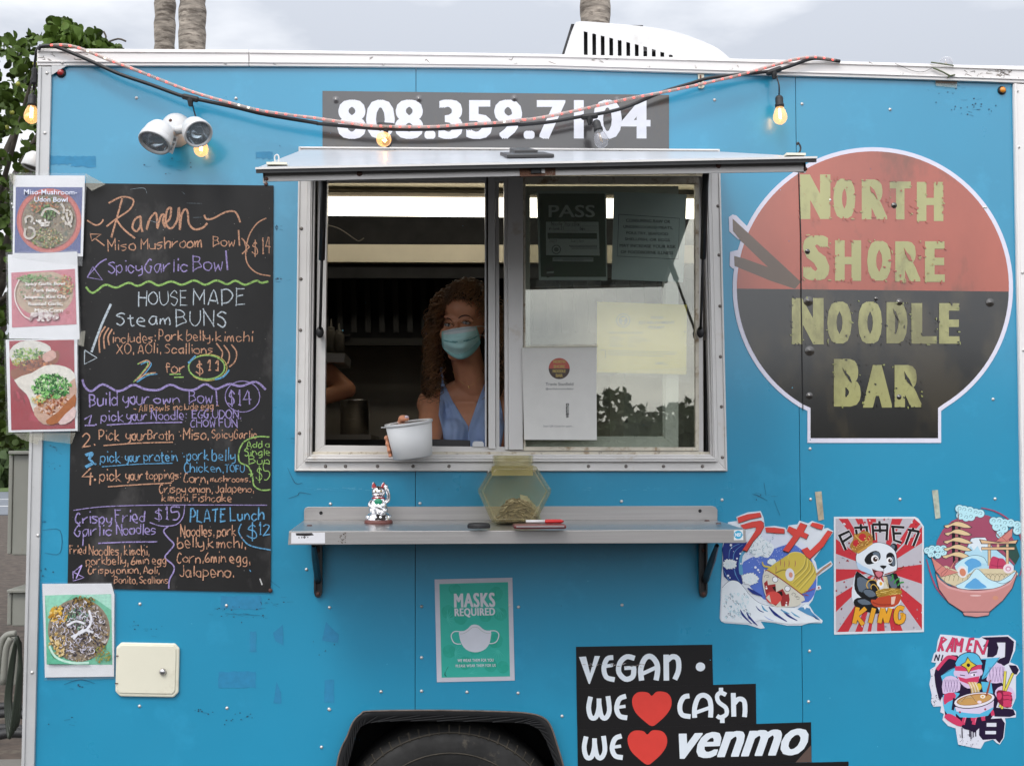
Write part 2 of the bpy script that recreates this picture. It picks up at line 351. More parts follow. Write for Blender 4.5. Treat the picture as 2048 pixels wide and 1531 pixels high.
M['intdark'] = mat('greasy dark steel', (.016, .0145, .012), .5, vary=.2)
M['fix'] = mat('window screw', (.17, .15, .135), .5, metal=.3, vary=.3, scale=100)
M['ceil'] = mat('textured ceiling panel', (.42, .38, .28), .7, bump=.6, bscale=220)
M['beige'] = mat('hood lip', (.78, .71, .55), .5, vary=.08, scale=5)
M['lamp'] = mat('fluorescent diffuser', (1, .93, .78), .5, vary=0, rvary=0, emis=4.6)
M['greypaint'] = mat('grey electrical box paint', (.23, .23, .20), .5, vary=.08, dirt=((.2, .17, .13), .5, 12, .6))
M['hose'] = mat('green hose', (.02, .028, .018), .5)
# ================================================================ ground and background
def ground():
    me = MB(); me.box((-160, -60, -.3), (160, 400, -.004)); g = me.build('ground', mat('mulch ground', (.055, .040, .030), .95, vary=.45, scale=9, bump=1.0, bscale=14, dirt=((.12, .10, .075), .6, 5, .55)), fix=True); g['kind'] = 'structure'
    c = MB().box((-14, -14, -.004), (14, -.35, 0)).build('added_dark_ground', mat('added dark ground', (.045, .045, .046), .9, vary=.25, scale=20, bump=.3, bscale=60)); c['kind'] = 'structure'  # unseen dark ground, added to cut bounce light under the shelf
    c = MB().box((-14, -.35, -.004), (14, 2.9, 0)).build('concrete_pad', mat('concrete', (.14, .13, .115), .85, vary=.15, scale=3, bump=.2, bscale=40, dirt=((.1, .09, .08), .5, 2, .58))); c['kind'] = 'structure'
    c = MB().box((-160, 30, -.004), (160, 52, .02)).build('road', mat('wet asphalt', (.11, .125, .15), .5, vary=.15, scale=1, bump=.1)); c['kind'] = 'structure'
    c = MB().box((-160, 35.5, .02), (160, 35.8, .024)).box((-160, 42, .02), (160, 42.25, .024)).build('road_marking', mat('road paint', (.62, .62, .6), .6)); c['kind'] = 'structure'
    c = MB().box((-160, 52, -.004), (160, 64, .05)).build('grass_verge', mat('short grass', (.06, .10, .02), .9, vary=.3, scale=6)); c['kind'] = 'structure'
ground()
M['leaf'] = mat('sea grape leaf', (.050, .085, .012), .55, ior=1.3, vary=.6, scale=2.2, rvary=.2, dirt=((.16, .13, .03), .6, 3.1, .63))
M['bark'] = mat('grey bark', (.10, .085, .07), .9, vary=.4, scale=9, bump=.8, bscale=30)
def leafmesh(name, sz=1.0, curl=.12):
    V = []; F = []; n = 12
    V.append((0, 0, 0))
    for i in range(n):
        a = 2*math.pi*i/n; r = .5*(1+.06*math.cos(3*a)); V.append((r*math.cos(a)*sz, (r*math.sin(a)+.46)*sz, curl*sz*(r*math.cos(a))**2*4 - .05*sz*(i == 3)))
    V[0] = (0, .46*sz, -.03*sz)
    for i in range(n): F.append((0, 1+i, 1+(i+1) % n))
    me = bpy.data.meshes.new(name); me.from_pydata(V, [], F); me.materials.append(M['leaf'])
    for p in me.polygons: p.use_smooth = True
    return me
def seagrape():
    rr = random.Random(5); base = W(-210, 1180, -4.6); base.z = 0
    t = thing('sea_grape_tree', 'broadleaf tree with round green leaves and small yellow fruit, behind the trailer corner', 'tree', base)
    limbs = MB(); top = Vector((base.x+.2, base.y, 2.2)); B = base.copy()
    limbs.tube(cat([B, B+Vector((.1, 0, .8)), B+Vector((-.05, .1, 1.5)), top], 4), [.17-.007*i for i in range(13)], 8)
    tips = []
    for i in range(26):
        px = rr.uniform(-170, 215); yl = outline(px); py = yl + 25 + (rr.random()**1.1)*430; d = -rr.uniform(3.6, 5.6); e = W(px, py, d); s = Vector((base.x+rr.uniform(-.1, .3), base.y, rr.uniform(1.0, 2.3)))
        if px > 120: e = W(px, max(py, yl+20) if py < 110 else 108, d)
        m_ = (s+e)/2 + Vector((rr.uniform(-.2, .2), rr.uniform(-.2, .2), rr.uniform(-.25, .1)))
        P = cat([s, m_, e], 5); limbs.tube(P, [.035*(1-i/(len(P)))+.006 for i in range(len(P))], 6); tips.append(P)
    for q in ([(178, 95), (206, 82), (212, 74), (207, 63)], [(212, 86), (236, 78), (252, 83)]):
        limbs.tube(cat([W(x, y, -4.2) for x, y in q], 3), .006, 5)
    limbs.build('trunk', M['bark'], t, smooth=True)
    lm = leafmesh('leaf'); L = []
    def leafat(px, py, d, sz):
        p = W(px, py, d)
        L.append((p, Euler((rr.uniform(-1.3, 1.3)+1.1, rr.uniform(-.9, .9), rr.uniform(0, 6.28))), sz))
    def gap(px, py):
        for gx, gy, ax, ay in ((8, 148, 13, 30), (38, 62, 22, 10), (20, 300, 40, 14), (30, 280, 30, 8), (60, 270, 14, 12), (14, 345, 22, 14), (6, 560, 12, 60), (8, 470, 9, 26), (15, 660, 12, 60), (5, 230, 16, 8), (38, 215, 12, 8), (60, 190, 9, 9)):
            if ((px-gx)/ax)**2+((py-gy)/ay)**2 < 1: return True
        return False
    n = 0
    while n < 13500:
        px = rr.uniform(-230, 235); yl = outline(px)
        py = yl + (rr.random()**.85)*(900-yl)
        if px > 100: py = yl + rr.random()*60
        d = -rr.uniform(3.3, 7.5)
        if gap(px, py) or (py < yl+60 and noise.noise(Vector((px*.045, py*.045, d*.6))) > .12 and rr.random() < .75) or (py > 640 and rr.random() < .35 and py < 860): continue
        leafat(px, py, d, rr.uniform(.034, .068)); n += 1
    for cx, cy in ((108, 52), (122, 62), (135, 50), (148, 72), (100, 70), (90, 84), (58, 75), (66, 84), (186, 72), (176, 80), (190, 85), (5, 84), (24, 84), (38, 92), (205, 92), (160, 60), (128, 78), (150, 85), (140, 95)):
        for _ in range(4): leafat(cx+rr.uniform(-7, 7), cy+rr.uniform(-4, 8), -rr.uniform(3.6, 4.4), rr.uniform(.045, .062))
    L.sort(key=lambda q: (q[0]-CAM).length - (3 if 0 < (q[0]-CAM).normalized().dot(Vector((0, 1, 0))) and q[0].x < W(110, 100, -4).x and q[0].x > W(0, 100, -4).x and q[0].z > 1.6 else 0))
    for p, e, sz in L[:300]:
        o = bpy.data.objects.new('leaf', lm); COL.objects.link(o); o.location = p; o.rotation_euler = e; o.scale = (sz,)*3; under(o, t)
    C = MB(); lv = [v.co.copy() for v in lm.vertices]; lf = [tuple(f.vertices) for f in lm.polygons]
    for p, e, sz in L[300:]:
        Rm = e.to_matrix(); C.add([p + Rm @ (v*sz) for v in lv], lf)
    C.build('crown', M['leaf'], t, smooth=True, fix=False, kind='stuff')
    fr = MB()
    for px, py in ((36, 168), (24, 225), (52, 236), (14, 255), (210, 98), (70, 128)): fr.ball(W(px, py, -3.5), .014, 8, 6)
    fr.build('fruit', mat('yellow fruit', (.35, .36, .06), .4), t, smooth=True)
def outline(px):
    P = [(-250, 60), (-60, 78), (0, 78), (28, 82), (45, 96), (60, 72), (80, 78), (95, 68), (108, 48), (130, 46), (146, 58), (160, 78), (176, 84), (190, 72), (202, 92), (235, 104)]
    for (a, b), (c, d) in zip(P, P[1:]):
        if px <= c: return b+(d-b)*(px-a)/(c-a)
    return 100
seagrape()
def palm(px, w, d, label, lean=0, seed=1):
    rr = random.Random(seed); b = W(px, 100, d); base = Vector((b.x+lean, b.y, 0)); r = w/2/SC(d)
    t = thing('palm_tree', label, 'palm tree', base, 'palms behind the trailer'); top = 9.5
    tr = MB(); P = []; RR = []
    n = 150
    for i in range(n+1):
        z = top*i/n; P.append(base+Vector((-lean*(z/b.z), 0, z))); RR.append(r*(1.08-.03*z+.16*math.exp(-z*2)) * (1+(.15*((i*.31) % 1)) + rr.uniform(-.03, .03)))
    tr.tube(P, RR, 16); tr.build('trunk', mat('palm trunk', (.30, .26, .22), .9, vary=.55, scale=5, stretch=(1.5, 1.5, 6), bump=1.5, bscale=16, dirt=((.10, .08, .065), .85, 6, .52)), t, smooth=True)
    fr = MB(); c = P[-1]
    for k in range(14):
        a = k*2.4+rr.random(); up = rr.uniform(.1, .9); sp_ = [c + Vector((math.cos(a)*s, math.sin(a)*s, up*s - .16*s*s)) for s in (0, .6, 1.2, 1.9, 2.6, 3.2)]
        sp_ = cat(sp_, 4); fr.tube(sp_, .018, 4)
        for i in range(2, len(sp_)):
            q = (sp_[i]-sp_[i-1]).normalized(); sd = q.cross(Vector((0, 0, 1))).normalized()
            for g in (-1, 1):
                for f in (0, .5):
                    o = sp_[i-1].lerp(sp_[i], f); L_ = .7*(1-.5*i/len(sp_)); e = o + (sd*g*.8+q*.5-Vector((0, 0, .5)))*L_
                    fr.add([o-q*.02, o+q*.02, e], [(0, 1, 2)])
    fr.build('frond', mat('palm frond', (.06, .10, .03), .5, vary=.3), t, fix=False)
palm(329, 42, -8, 'thin palm trunk behind the trailer, leftmost of the pair above its roof', 0, 1)
palm(384, 54, -6.4, 'thicker palm trunk behind the trailer, right one of the pair above its roof', 0, 2)
palm(1191, 62, -5.6, 'lone palm trunk rising behind the white rooftop air conditioner', 0, 3)
def mass(name, x0, x1, y, h, dep, col, seed, kind='stuff', n=5000, sz=.5, fill=.45):
    rr = random.Random(seed); C = MB()
    for i in range(n):
        x = rr.uniform(x0, x1); top = h*(.62+.38*noise.noise(Vector((x*.12, seed, 0)))+.22*noise.noise(Vector((x*.6, seed, 3)))+.1)
        z = rr.random()**.7*top; p = Vector((x, y+rr.uniform(-dep, dep)*(1-.4*z/h), z)); Rm = Euler((rr.uniform(0, 6), rr.uniform(0, 6), 0)).to_matrix(); s = sz*rr.uniform(.5, 1.2)
        C.add([p+Rm @ Vector(v)*s for v in ((-.5, 0, 0), (0, -.35, .1), (.5, 0, 0), (0, .35, .1))], [(0, 1, 2, 3)])
    C.box((x0, y-.2, 0), (x1, y+.2, h*fill))
    o = C.build(name, mat(name, col, .7, vary=.5, scale=.8), fix=False); o['kind'] = kind; return o
mass('far_hedge', -60, -12, 60, 3.6, 2, (.03, .055, .012), 3, n=7000, sz=.8)
mass('far_trees', -75, -15, 72, 11, 4, (.028, .05, .016), 4, n=8000, sz=1.3)
mass('facing_trees', -40, 40, -30, 4.9, 3, (.03, .05, .02), 7, n=40000, sz=.3, fill=.62)      # across the lot behind the photographer: the paint and glass mirror them

# ================================================================ the trailer
TR = thing('food_trailer', 'bright blue food trailer with white trim, open serving window and steel shelf', 'food trailer', (0.0, 1.1, 0))
def vx(xt, xb, y): return xt + (xb-xt)*(y-132)/(1531-132)
def panel(px0, px1, ytop, holes, name='side_panel'):
    b = MB(); ys = sorted(set([0, 1] + [h[1] for h in holes] + [h[3] for h in holes] + [1660])); ys[0:2] = []
    ys = sorted(set([-1]+[y for h in holes for y in (h[1], h[3])]+[1700]))
    xs = [0.0] + sorted(set(u for h in holes for u in (h[0], h[2]))) + [1.0]
    def P(u, y):
        if y == -1: y = ytop(px0[0]+(px1[0]-px0[0])*u)
        return W(vx(*px0, y)*(1-u) + vx(*px1, y)*u, y, 0)
    for i in range(len(xs)-1):
        for j in range(len(ys)-1):
            um = (xs[i]+xs[i+1])/2; ym = (ys[j]+ys[j+1])/2
            if xs[i+1]-xs[i] < 1e-6: continue
            if any(h[0] < um < h[2] and h[1] < ym < h[3] for h in holes): continue
            q = [P(xs[i], ys[j]), P(xs[i+1], ys[j]), P(xs[i+1], ys[j+1]), P(xs[i], ys[j+1])]
            b.hexa(q, [v+Vector((0, .03, 0)) for v in q])
    return b.build(name, M['blue'], TR)
def railbot(x): 
    P = [(60, 131), (560, 132), (830, 134), (1100, 137), (1500, 149), (1760, 156), (2027, 165), (2140, 170)]
    for (a, b), (c, d) in zip(P, P[1:]):
        if x <= c: return b+(d-b)*(x-a)/(c-a)
    return 170
def railtop(x):
    P = [(60, 97), (470, 99), (1060, 107), (1450, 117), (1760, 124), (2048, 134), (2140, 139)]
    for (a, b), (c, d) in zip(P, P[1:]):
        if x <= c: return b+(d-b)*(x-a)/(c-a)
    return 139
HX0, HX1, HY0, HY1 = 624, 1424, 330, 918       # window opening in pixels
L0, S1, S2, R0 = (104, 68), (831.4, 829.4), (1590, 1606), (2026, 2052)
def uof(x, a, b): return (x-a[0])/(b[0]-a[0])
WH = (664, 1432, 1126, 1700)
A1 = (832.6, 830.6); A2 = (1591.2, 1607.2)
panel((L0[0], L0[1]-6), S1, lambda x: railbot(x)-6, [(uof(HX0, L0, S1)+.008, HY0, 1, HY1), (uof(729, L0, S1), 1432, 1, 1452), (uof(718, L0, S1), 1452, 1, 1478), (uof(699, L0, S1), 1478, 1, 1700)])
panel(A1, S2, lambda x: railbot(x)-6, [(0, HY0, uof(HX1, A1, S2), HY1), (0, 1432, uof(1074, A1, S2), 1452), (0, 1452, uof(1096, A1, S2), 1478), (0, 1478, uof(1108, A1, S2), 1700)])
panel(A2, R0, lambda x: railbot(x)-6, [])
# dark butt joint strips behind the panel gaps
b = MB(); b.prism([(829, 125), (835, 125), (835, 320), (829, 320)], -.012, .004); b.prism([(827, 922), (833, 922), (833, 1440), (827, 1440)], -.012, .004)
b.prism([(1588, 140), (1594, 140), (1610, 1560), (1602, 1560)], -.012, .004); b.build('panel_joint', M['dark'], TR)
# roof rail in two lengths, corner posts
xs = [74, 130, 300, 497]
def rail(xs, name='roof_rail'):
    b = MB()
    for d, t, a0, a1 in ((.012, .05, 0, 1), (.016, .006, .12, .2), (.016, .006, .72, .8)):
        f = [W(x, railtop(x)*(1-a0)+railbot(x)*a0, d) for x in xs]; g = [W(x, railtop(x)*(1-a1)+railbot(x)*a1, d) for x in xs]; n = len(xs); o = Vector((0, t, 0))
        V = f+g+[v+o for v in f]+[v+o for v in g]; F = []
        for i in range(n-1):
            F += [(i, i+1, n+i+1, n+i), (2*n+i+1, 2*n+i, 3*n+i, 3*n+i+1), (i+1, i, 2*n+i, 2*n+i+1), (n+i, n+i+1, 3*n+i+1, 3*n+i)]
        F += [(0, n, 3*n, 2*n), (n-1, 3*n-1, 4*n-1, 2*n-1)]; b.add(V, F)
    return b.build(name, M['white'], TR, bevel=.0015)
rail(xs); rail([498.5, 700, 900, 1100, 1300, 1500, 1700, 1850, 2048, 2140])
def post(tl, tr, bl, br, m, name='corner_post'):
    b = MB(); b.hexa([W(*tl, .010), W(*tr, .010), W(*br, .010), W(*bl, .010)], [W(*tl, .010)+Vector((0, .05, 0)), W(*tr, .010)+Vector((0, .05, 0)), W(*br, .010)+Vector((0, .05, 0)), W(*bl, .010)+Vector((0, .05, 0))])
    b.hexa([W(tl[0]+2, tl[1], .014), W(tl[0]+7, tl[1], .014), W(bl[0]+7, bl[1], .014), W(bl[0]+2, bl[1], .014)], [W(tl[0]+2, tl[1], .008), W(tl[0]+7, tl[1], .008), W(bl[0]+7, bl[1], .008), W(bl[0]+2, bl[1], .008)])
    return b.build(name, m, TR, bevel=.002)
post((76, 133), (103, 133), (38, 1700), (64, 1700), M['post']); post((2027, 167), (2070, 169), (2056, 1700), (2100, 1700), M['white'])
# gusset plate on the top left corner
b = MB(); b.prism([(103, 131), (134, 131), (103, 150)], .011, .004); b.build('corner_gusset', M['post'], TR)
# trailer box: end walls, roof, back wall, floor
XL = W(74, 700, 0).x + .005; XR = W(2100, 700, 0).x; ZR = W(1024, 112, 0).z - .01
b = MB(); b.box((XL, .045, .55), (XL+.03, 2.2, ZR)); b.build('end_wall', M['post'], TR)
b = MB(); b.box((XR-.03, .045, .55), (XR, 2.2, ZR)); b.build('end_wall', M['post'], TR)
b = MB(); b.box((XL, .045, ZR), (XR, 2.2, ZR+.02)); b.build('roof', M['white'], TR)
b = MB(); b.box((XL+.03, 2.15, .55), (XR-.03, 2.2, ZR)); b.build('rear_wall', M['intwall'], TR)
b = MB(); b.box((XL+.03, .05, .5), (XR-.03, 2.2, .55)); b.build('floor', M['intdark'], TR)
ZC = 2.50
b = MB(); b.box((XL+.03, .05, ZC), (XR-.03, 2.15, ZC+.02)); b.build('ceiling', M['ceil'], TR)
xa, xb, za, zb = W(HX0, 600, 0).x, W(HX1, 600, 0).x, W(1024, HY1, 0).z, W(1024, HY0, 0).z
b = MB(); b.box((XL+.03, .032, .55), (xa-.02, .05, ZC)); b.box((xb+.02, .032, .55), (XR-.03, .05, ZC)); wl, wr = W(640, 1500, 0).x, W(1150, 1500, 0).x; b.box((xa-.02, .032, .97), (xb+.02, .05, za-.01)); b.box((xa-.02, .032, .55), (wl, .05, .97)); b.box((wr, .032, .55), (xb+.02, .05, .97)); b.box((xa-.02, .032, zb+.01), (xb+.02, .05, ZC)); b.build('inner_lining', M['intwall'], TR)
# rivets and screws (small domes, joined)
b = MB(); rr = random.Random(8)
def riv(x, y, r=3.4, d=0): b.lathe([(0, .0035), (r*.6/700, .003), (r/700, .0008), (r/700, -.001)], W(x, y, d), (0, -1, 0), 8)
for x, y in ((273, 196), (472, 197), (1429, 200), (1604, 208), (1780, 219), (1971, 415), (661, 1007), (840, 1006), (1243, 1002), (1444, 999), (1621, 998), (1800, 998), (1990, 997), (659, 1214), (843, 1212), (1037, 1213), (1244, 1209), (1019, 1210), (453, 1210), (454, 1415), (658, 1417), (762, 1382), (843, 1381), (1036, 1385), (843, 1314), (934, 1383), (643, 1493), (659, 1418), (1124, 1431), (1619, 1301), (1617, 1402), (280, 1207), (279, 1411), (1986, 798), (1967, 415), (1620, 897), (613, 1138), (1600, 1150), (843, 1212), (1660, 400)): riv(x, y)
for x in (125, 451, 550, 767, 1031, 1297, 1462, 1804, 2005): riv(x, railbot(x)-6-(3 if x > 1000 else 0), 4.2, .012)
for x, y in ((94, 146), (90, 266), (86, 470), (76, 1070), (64, 1344), (82, 700), (2034, 182), (2037, 294), (2045, 545), (2046, 700)): riv(x, y, 3.6, .010)
b.build('rivet', M['rivet'], TR, smooth=True, kind='stuff')
# marker lights
def marker(x, y, m, r=11):
    c = W(x, y, .002); k = MB().lathe([(0, .007), (r*.75/700, .0065), (r/700, .003), (r*1.15/700, 0)], c, (0, -1, 0), 20); h = k.build('marker_light', M['blackmetal'], TR, smooth=True)
    MB().lathe([(0, .011), (r*.4/700, .0105), (r*.75/700, .008), (r*.8/700, .005)], c, (0, -1, 0), 18).build('lens', m, h, smooth=True)
marker(122, 146, M['redlens'], 8.5); marker(2004, 181, M['amber'], 8)
# access door, cream plastic
ac = MB().prism([(x, y) for x, y in [(242, 1284), (350, 1286), (359, 1296), (357, 1384), (347, 1394), (240, 1392), (230, 1382), (232, 1294)]], .010, .009).build('access_door', M['cream'], TR, bevel=.004)
MB().prism([(241, 1289), (346, 1291), (352, 1298), (350, 1380), (344, 1387), (239, 1385), (234, 1378), (236, 1296)], .013, .003).build('flap', M['cream'], ac, bevel=.0015)
MB().lathe([(0, .010), (.006, .010), (.009, .006), (.0095, 0)], W(326, 1342, .013), (0, -1, 0), 16).build('lock', M['steel'], ac, smooth=True)
b = MB(); b.rect(232, 1310, 237, 1312, .0142, .002); b.rect(230, 1365, 236, 1367, .0142, .002); b.build('hinge', M['bolt'], ac)
# hasp plate under the rope
h = MB().prism([(1396, 148), (1408, 147), (1409, 174), (1405, 177), (1397, 176)], .006, .005).build('hasp', M['cream'], TR, bevel=.001)
b = MB(); b.tube([W(1401, 150, .009), W(1402, 172, .010)], .0025, 6); b.build('pin', M['rust'], h)
# wheel arch, tyre
def arch():
    out_ = [(664, 1531+60), (676, 1509), (694, 1468), (705, 1442), (722, 1425), (745, 1419), (900, 1418), (1020, 1421), (1064, 1425), (1090, 1434), (1104, 1452), (1118, 1495), (1128, 1531), (1142, 1591)]
    inn = [(680, 1591), (695, 1531), (704, 1500), (712, 1468), (722, 1452), (737, 1445), (780, 1441), (900, 1441), (1030, 1444), (1056, 1447), (1078, 1458), (1092, 1480), (1112, 1531), (1128, 1591)]
    mid = [((a[0]+c[0])/2, (a[1]+c[1])/2) for a, c in zip(out_, inn)]
    b = MB(); n = len(out_)
    rings = [[W(x, y, .001) for x, y in out_], [W(x, y, .03) for x, y in out_], [W(x, y, .034) for x, y in [(o[0]*.8+i[0]*.2, o[1]*.8+i[1]*.2) for o, i in zip(out_, inn)]], [W(x, y, .022) for x, y in mid], [W(x, y, .018) for x, y in inn], [W(x, y, -.03) for x, y in inn], [W(x, y, -.03)+Vector((0, .35, 0)) for x, y in inn]]
    V = [v for r in rings for v in r]
    F = [(k*n+i, k*n+i+1, (k+1)*n+i+1, (k+1)*n+i) for k in range(len(rings)-1) for i in range(n-1)]
    b.add(V, F); q = b.build('wheel_arch', M['black'], TR, smooth=True)
    g = MB()     # stitched ribs on the moulding
    P = cat([(x, y, 0) for x, y in inn], 5); Q = cat([(x, y, 0) for x, y in mid], 5)
    for i in range(2, len(P)-2, 2):
        a_, c_ = P[i], Q[min(i+2, len(Q)-1)]; g.tube([W(a_.x, a_.y, .020), W(c_.x, c_.y, .0235)], .0016, 4)
    g.build('rib', M['black'], q, kind='stuff')
    T = [W(x, y, .0355) for x, y in [(o[0]*.93+i[0]*.07, o[1]*.93+i[1]*.07) for o, i in zip(out_, inn)]]
    MB().tube(cat(T, 4), .0024, 6).build('trim_bead', mat('worn edge', (.13, .10, .085), .6, vary=.4, scale=30), q, smooth=True)
    h = MB(); h.box((W(640, 1500, 0).x, .045, .5), (W(1150, 1500, 0).x, .40, .505)); 
    h.box((W(640, 1500, 0).x, .40, 0.1), (W(1150, 1500, 0).x, .41, 1.0)); h.box((W(640, 1500, 0).x, .034, .96), (W(1150, 1500, 0).x, .40, .965)); h.box((W(640, 1500, 0).x, .034, .1), (W(640, 1500, 0).x+.01, .40, .96)); h.box((W(1150, 1500, 0).x, .034, .1), (W(1150, 1500, 0).x+.01, .40, .96))
    h.build('wheel_well', M['dark'], TR)
    c = W(898, 1531, -.10); Rt = .345; top = W(898, 1443, -.07).z; cen = Vector((c.x, .12, top-Rt))
    wh = MB().lathe([(.20, -.085), (.205, -.10), (.30, -.105), (.325, -.095), (.338, -.078), (.345, -.05), (.345, .07), (.325, .10), (.20, .10)], cen, (0, 1, 0), 72).build('tyre', M['tyre'], TR, smooth=True)
    k = MB()
    for i in range(72):
        a = 2*math.pi*i/72
        d0 = Vector((math.cos(a), 0, math.sin(a))); k.tube([cen+d0*.341+Vector((0, -.070, 0)), cen+d0*.322+Vector((0, -.0995, 0))], .003, 4)
    k.lathe([(.3225, -.0965), (.325, -.099), (.3275, -.0965)], cen, (0, 1, 0), 72); k.lathe([(.268, -.105), (.27, -.107), (.272, -.105)], cen, (0, 1, 0), 72)
    k.build('tread_block', mat('dusty tread edge', (.045, .038, .028), .8, vary=.5, scale=20), wh, kind='stuff')
    MB().lathe([(0, -.05), (.06, -.06), (.10, -.05), (.14, -.03), (.19, -.075), (.2, -.09), (.2, -.08)], cen, (0, 1, 0), 40).build('rim', M['steel'], wh, smooth=True)
arch()
# rooftop air conditioner
def aircon():
    t = thing('air_conditioner', 'white rounded rooftop air conditioner with dark vent slots, on the trailer roof', 'air conditioner', W(1300, 120, -.75))
    pr = [(1128, 112), (1136, 86), (1148, 50), (1158, 40), (1200, 42), (1280, 49), (1340, 58), (1380, 70), (1415, 84), (1440, 98), (1462, 118)]
    P = cat([(x, y, 0) for x, y in pr], 4); d0 = -.45; nn_ = len(P); V = []; F = []
    secs = [(0, .0), (.02, .35), (.08, .75), (.18, 1)]; secs = [(-.45, .965), (-.46, .99), (-.50, 1.0), (-1.05, 1.0), (-1.12, .97), (-1.16, .9)]
    fr_ = [W(p.x, p.y, d0) for p in P]; zb_ = W(1300, 121, d0).z - .06
    for k, (d, s) in enumerate(secs):
        for p in fr_: V.append(Vector((p.x, -d, zb_+(p.z-zb_)*s)))
    for k in range(len(secs)-1):
        for i in range(nn_-1): F.append((k*nn_+i, k*nn_+i+1, (k+1)*nn_+i+1, (k+1)*nn_+i))
    # front face with slots: strips between slot columns
    sl = []
    for i in range(11):
        x0 = 1040+ (407+54.2*i)/3.189; sl.append((x0, x0+7.6, (200+13.6*i + (0 if i < 8 else (i-7)*4))/3.189, 335/3.189+i*.42))
    def topz(x):
        px_ = None
        for a, c in zip(fr_, fr_[1:]):
            if a.x <= x <= c.x: return a.z+(c.z-a.z)*(x-a.x)/max(c.x-a.x, 1e-6)
        return fr_[0].z if x < fr_[0].x else fr_[-1].z
    X = sorted(set([p.x for p in fr_]+[W(s[0], 90, d0).x for s in sl]+[W(s[1], 90, d0).x for s in sl])); f = MB(); slx = [(W(s[0], 90, d0).x, W(s[1], 90, d0).x, W(s[0], s[2], d0).z, W(s[1], s[2]+2, d0).z, zb_+.045) for s in sl]
    y = -d0
    for a, c in zip(X, X[1:]):
        if c-a < 1e-5: continue
        za_, zc_ = zb_+(topz(a)-zb_)*.965, zb_+(topz(c)-zb_)*.965; s = [q for q in slx if q[0]-1e-5 <= a and c <= q[1]+1e-5]
        if s and s[0][2] < min(za_, zc_):
            q = s[0]; f.add([(a, y, q[2]), (c, y, q[3]), (c, y, zc_), (a, y, za_)], [(0, 1, 2, 3)]); f.add([(a, y, zb_), (c, y, zb_), (c, y, q[4]), (a, y, q[4])], [(0, 1, 2, 3)])
        else: f.add([(a, y, zb_), (c, y, zb_), (c, y, zc_), (a, y, za_)], [(0, 1, 2, 3)])
    f.add(V, F); f.build('shroud', M['plastic'], t, smooth=False)
    k = MB(); k.box((W(1150, 90, d0).x, -d0+.03, zb_), (W(1360, 90, d0).x, -d0+.5, zb_+.10)); k.box((W(1145, 90, d0).x, -d0+.035, zb_), (W(1290, 90, d0).x, -d0+.5, zb_+.19)); k.build('core', M['dark'], t)
aircon()
# ================================================================ serving window
def ring(b, o, i, d, t, **k):
    for a in range(4):
        c = (a+1) % 4; f = [W(*o[a], d), W(*o[c], d), W(*i[c], d), W(*i[a], d)]
        b.hexa(f, [v+Vector((0, t, 0)) for v in f], **k)
def box4(l, t, r, bt): return [(l, t), (r, t), (r, bt), (l, bt)]
def inset(q, l, t, r, b_): return [(q[0][0]+l, q[0][1]+t), (q[1][0]-r, q[1][1]+t), (q[2][0]-r, q[2][1]-b_), (q[3][0]+l, q[3][1]-b_)]
O = [(597, 293), (1440, 298), (1455, 942), (589, 942)]
O1 = inset(O, 19, 15, 19, 19); O2 = inset(O, 29, 22, 29, 30); O3 = inset(O, 34, 28, 34, 34)
b = MB(); ring(b, O, O1, .010, .012); ring(b, inset(O, 1, 1, 1, 1), inset(O, 4, 4, 4, 4), .0135, .004); ring(b, O1, O2, .022, .024); ring(b, inset(O, 23, 17, 23, 24), inset(O, 26, 20, 26, 27), .0245, .003); ring(b, O2, O3, .014, .10)
WF = b.build('window_frame', M['alu'], TR, bevel=.0012)
b = MB()
for x in (704, 768, 839, 911, 1180, 1255, 1330, 1408): b.lathe([(0, .004), (.003, .0035), (.0052, 0)], W(x-13 if x < 950 else x-3, 932, .010), (0, -1, 0), 8)
for x, y in ((651, 932), (603, 457), (602, 558), (601, 660), (599, 762), (599, 866), (1436, 412), (1438, 510), (1440, 612), (1441, 713), (1443, 813), (1445, 914), (790, 302), (860, 302), (980, 303), (1076, 304), (1240, 304)): b.lathe([(0, .004), (.003, .0035), (.0052, 0)], W(x, y, .010), (0, -1, 0), 8)
b.build('screw', M['fix'], WF, kind='stuff')
b = MB(); b.prism([(622, 903), (1421, 903), (1424, 911), (620, 912)], .004, .07); b.build('sill', M['alurust'], WF, bevel=.001)
b = MB(); ring(b, [(626, 330), (1418, 330), (1420, 910), (622, 910)], [(634, 340), (1410, 340), (1412, 900), (630, 900)], -.012, .03); b.build('track', M['dark'], WF)
# opening sash, fixed frame, centre posts
b = MB(); ring(b, [(636, 352), (1405, 352), (1407, 905), (630, 905)], [(655, 362), (1392, 362), (1392, 896), (649, 890)], -.008, .03); b.build('sash_frame', M['alu'], WF, bevel=.001)
b = MB(); b.prism([(976, 354), (990, 354), (991, 897), (977, 897)], .0, .04); b.prism([(990.5, 356), (998, 356), (999, 895), (991.5, 895)], -.012, .03); b.build('sliding_stile', M['alu'], WF, bevel=.001)
b = MB(); b.prism([(970, 354), (972.5, 354), (973, 893), (970.5, 893)], .002, .03); b.build('stile_edge', M['plastic'], WF)
b = MB(); b.prism([(972.8, 354), (976, 354), (977, 893), (973.2, 893)], -.006, .02); b.build('worn_seal', mat('worn brown seal', (.05, .035, .025), .8, vary=.6, scale=90), WF)
b = MB(); b.prism([(1008, 354), (1015, 354), (1017, 899), (1010, 899)], .003, .04); b.prism([(1015.4, 354), (1046, 354), (1046, 899), (1017.4, 899)], .007, .045); b.build('centre_post', M['alu'], WF, bevel=.0012)
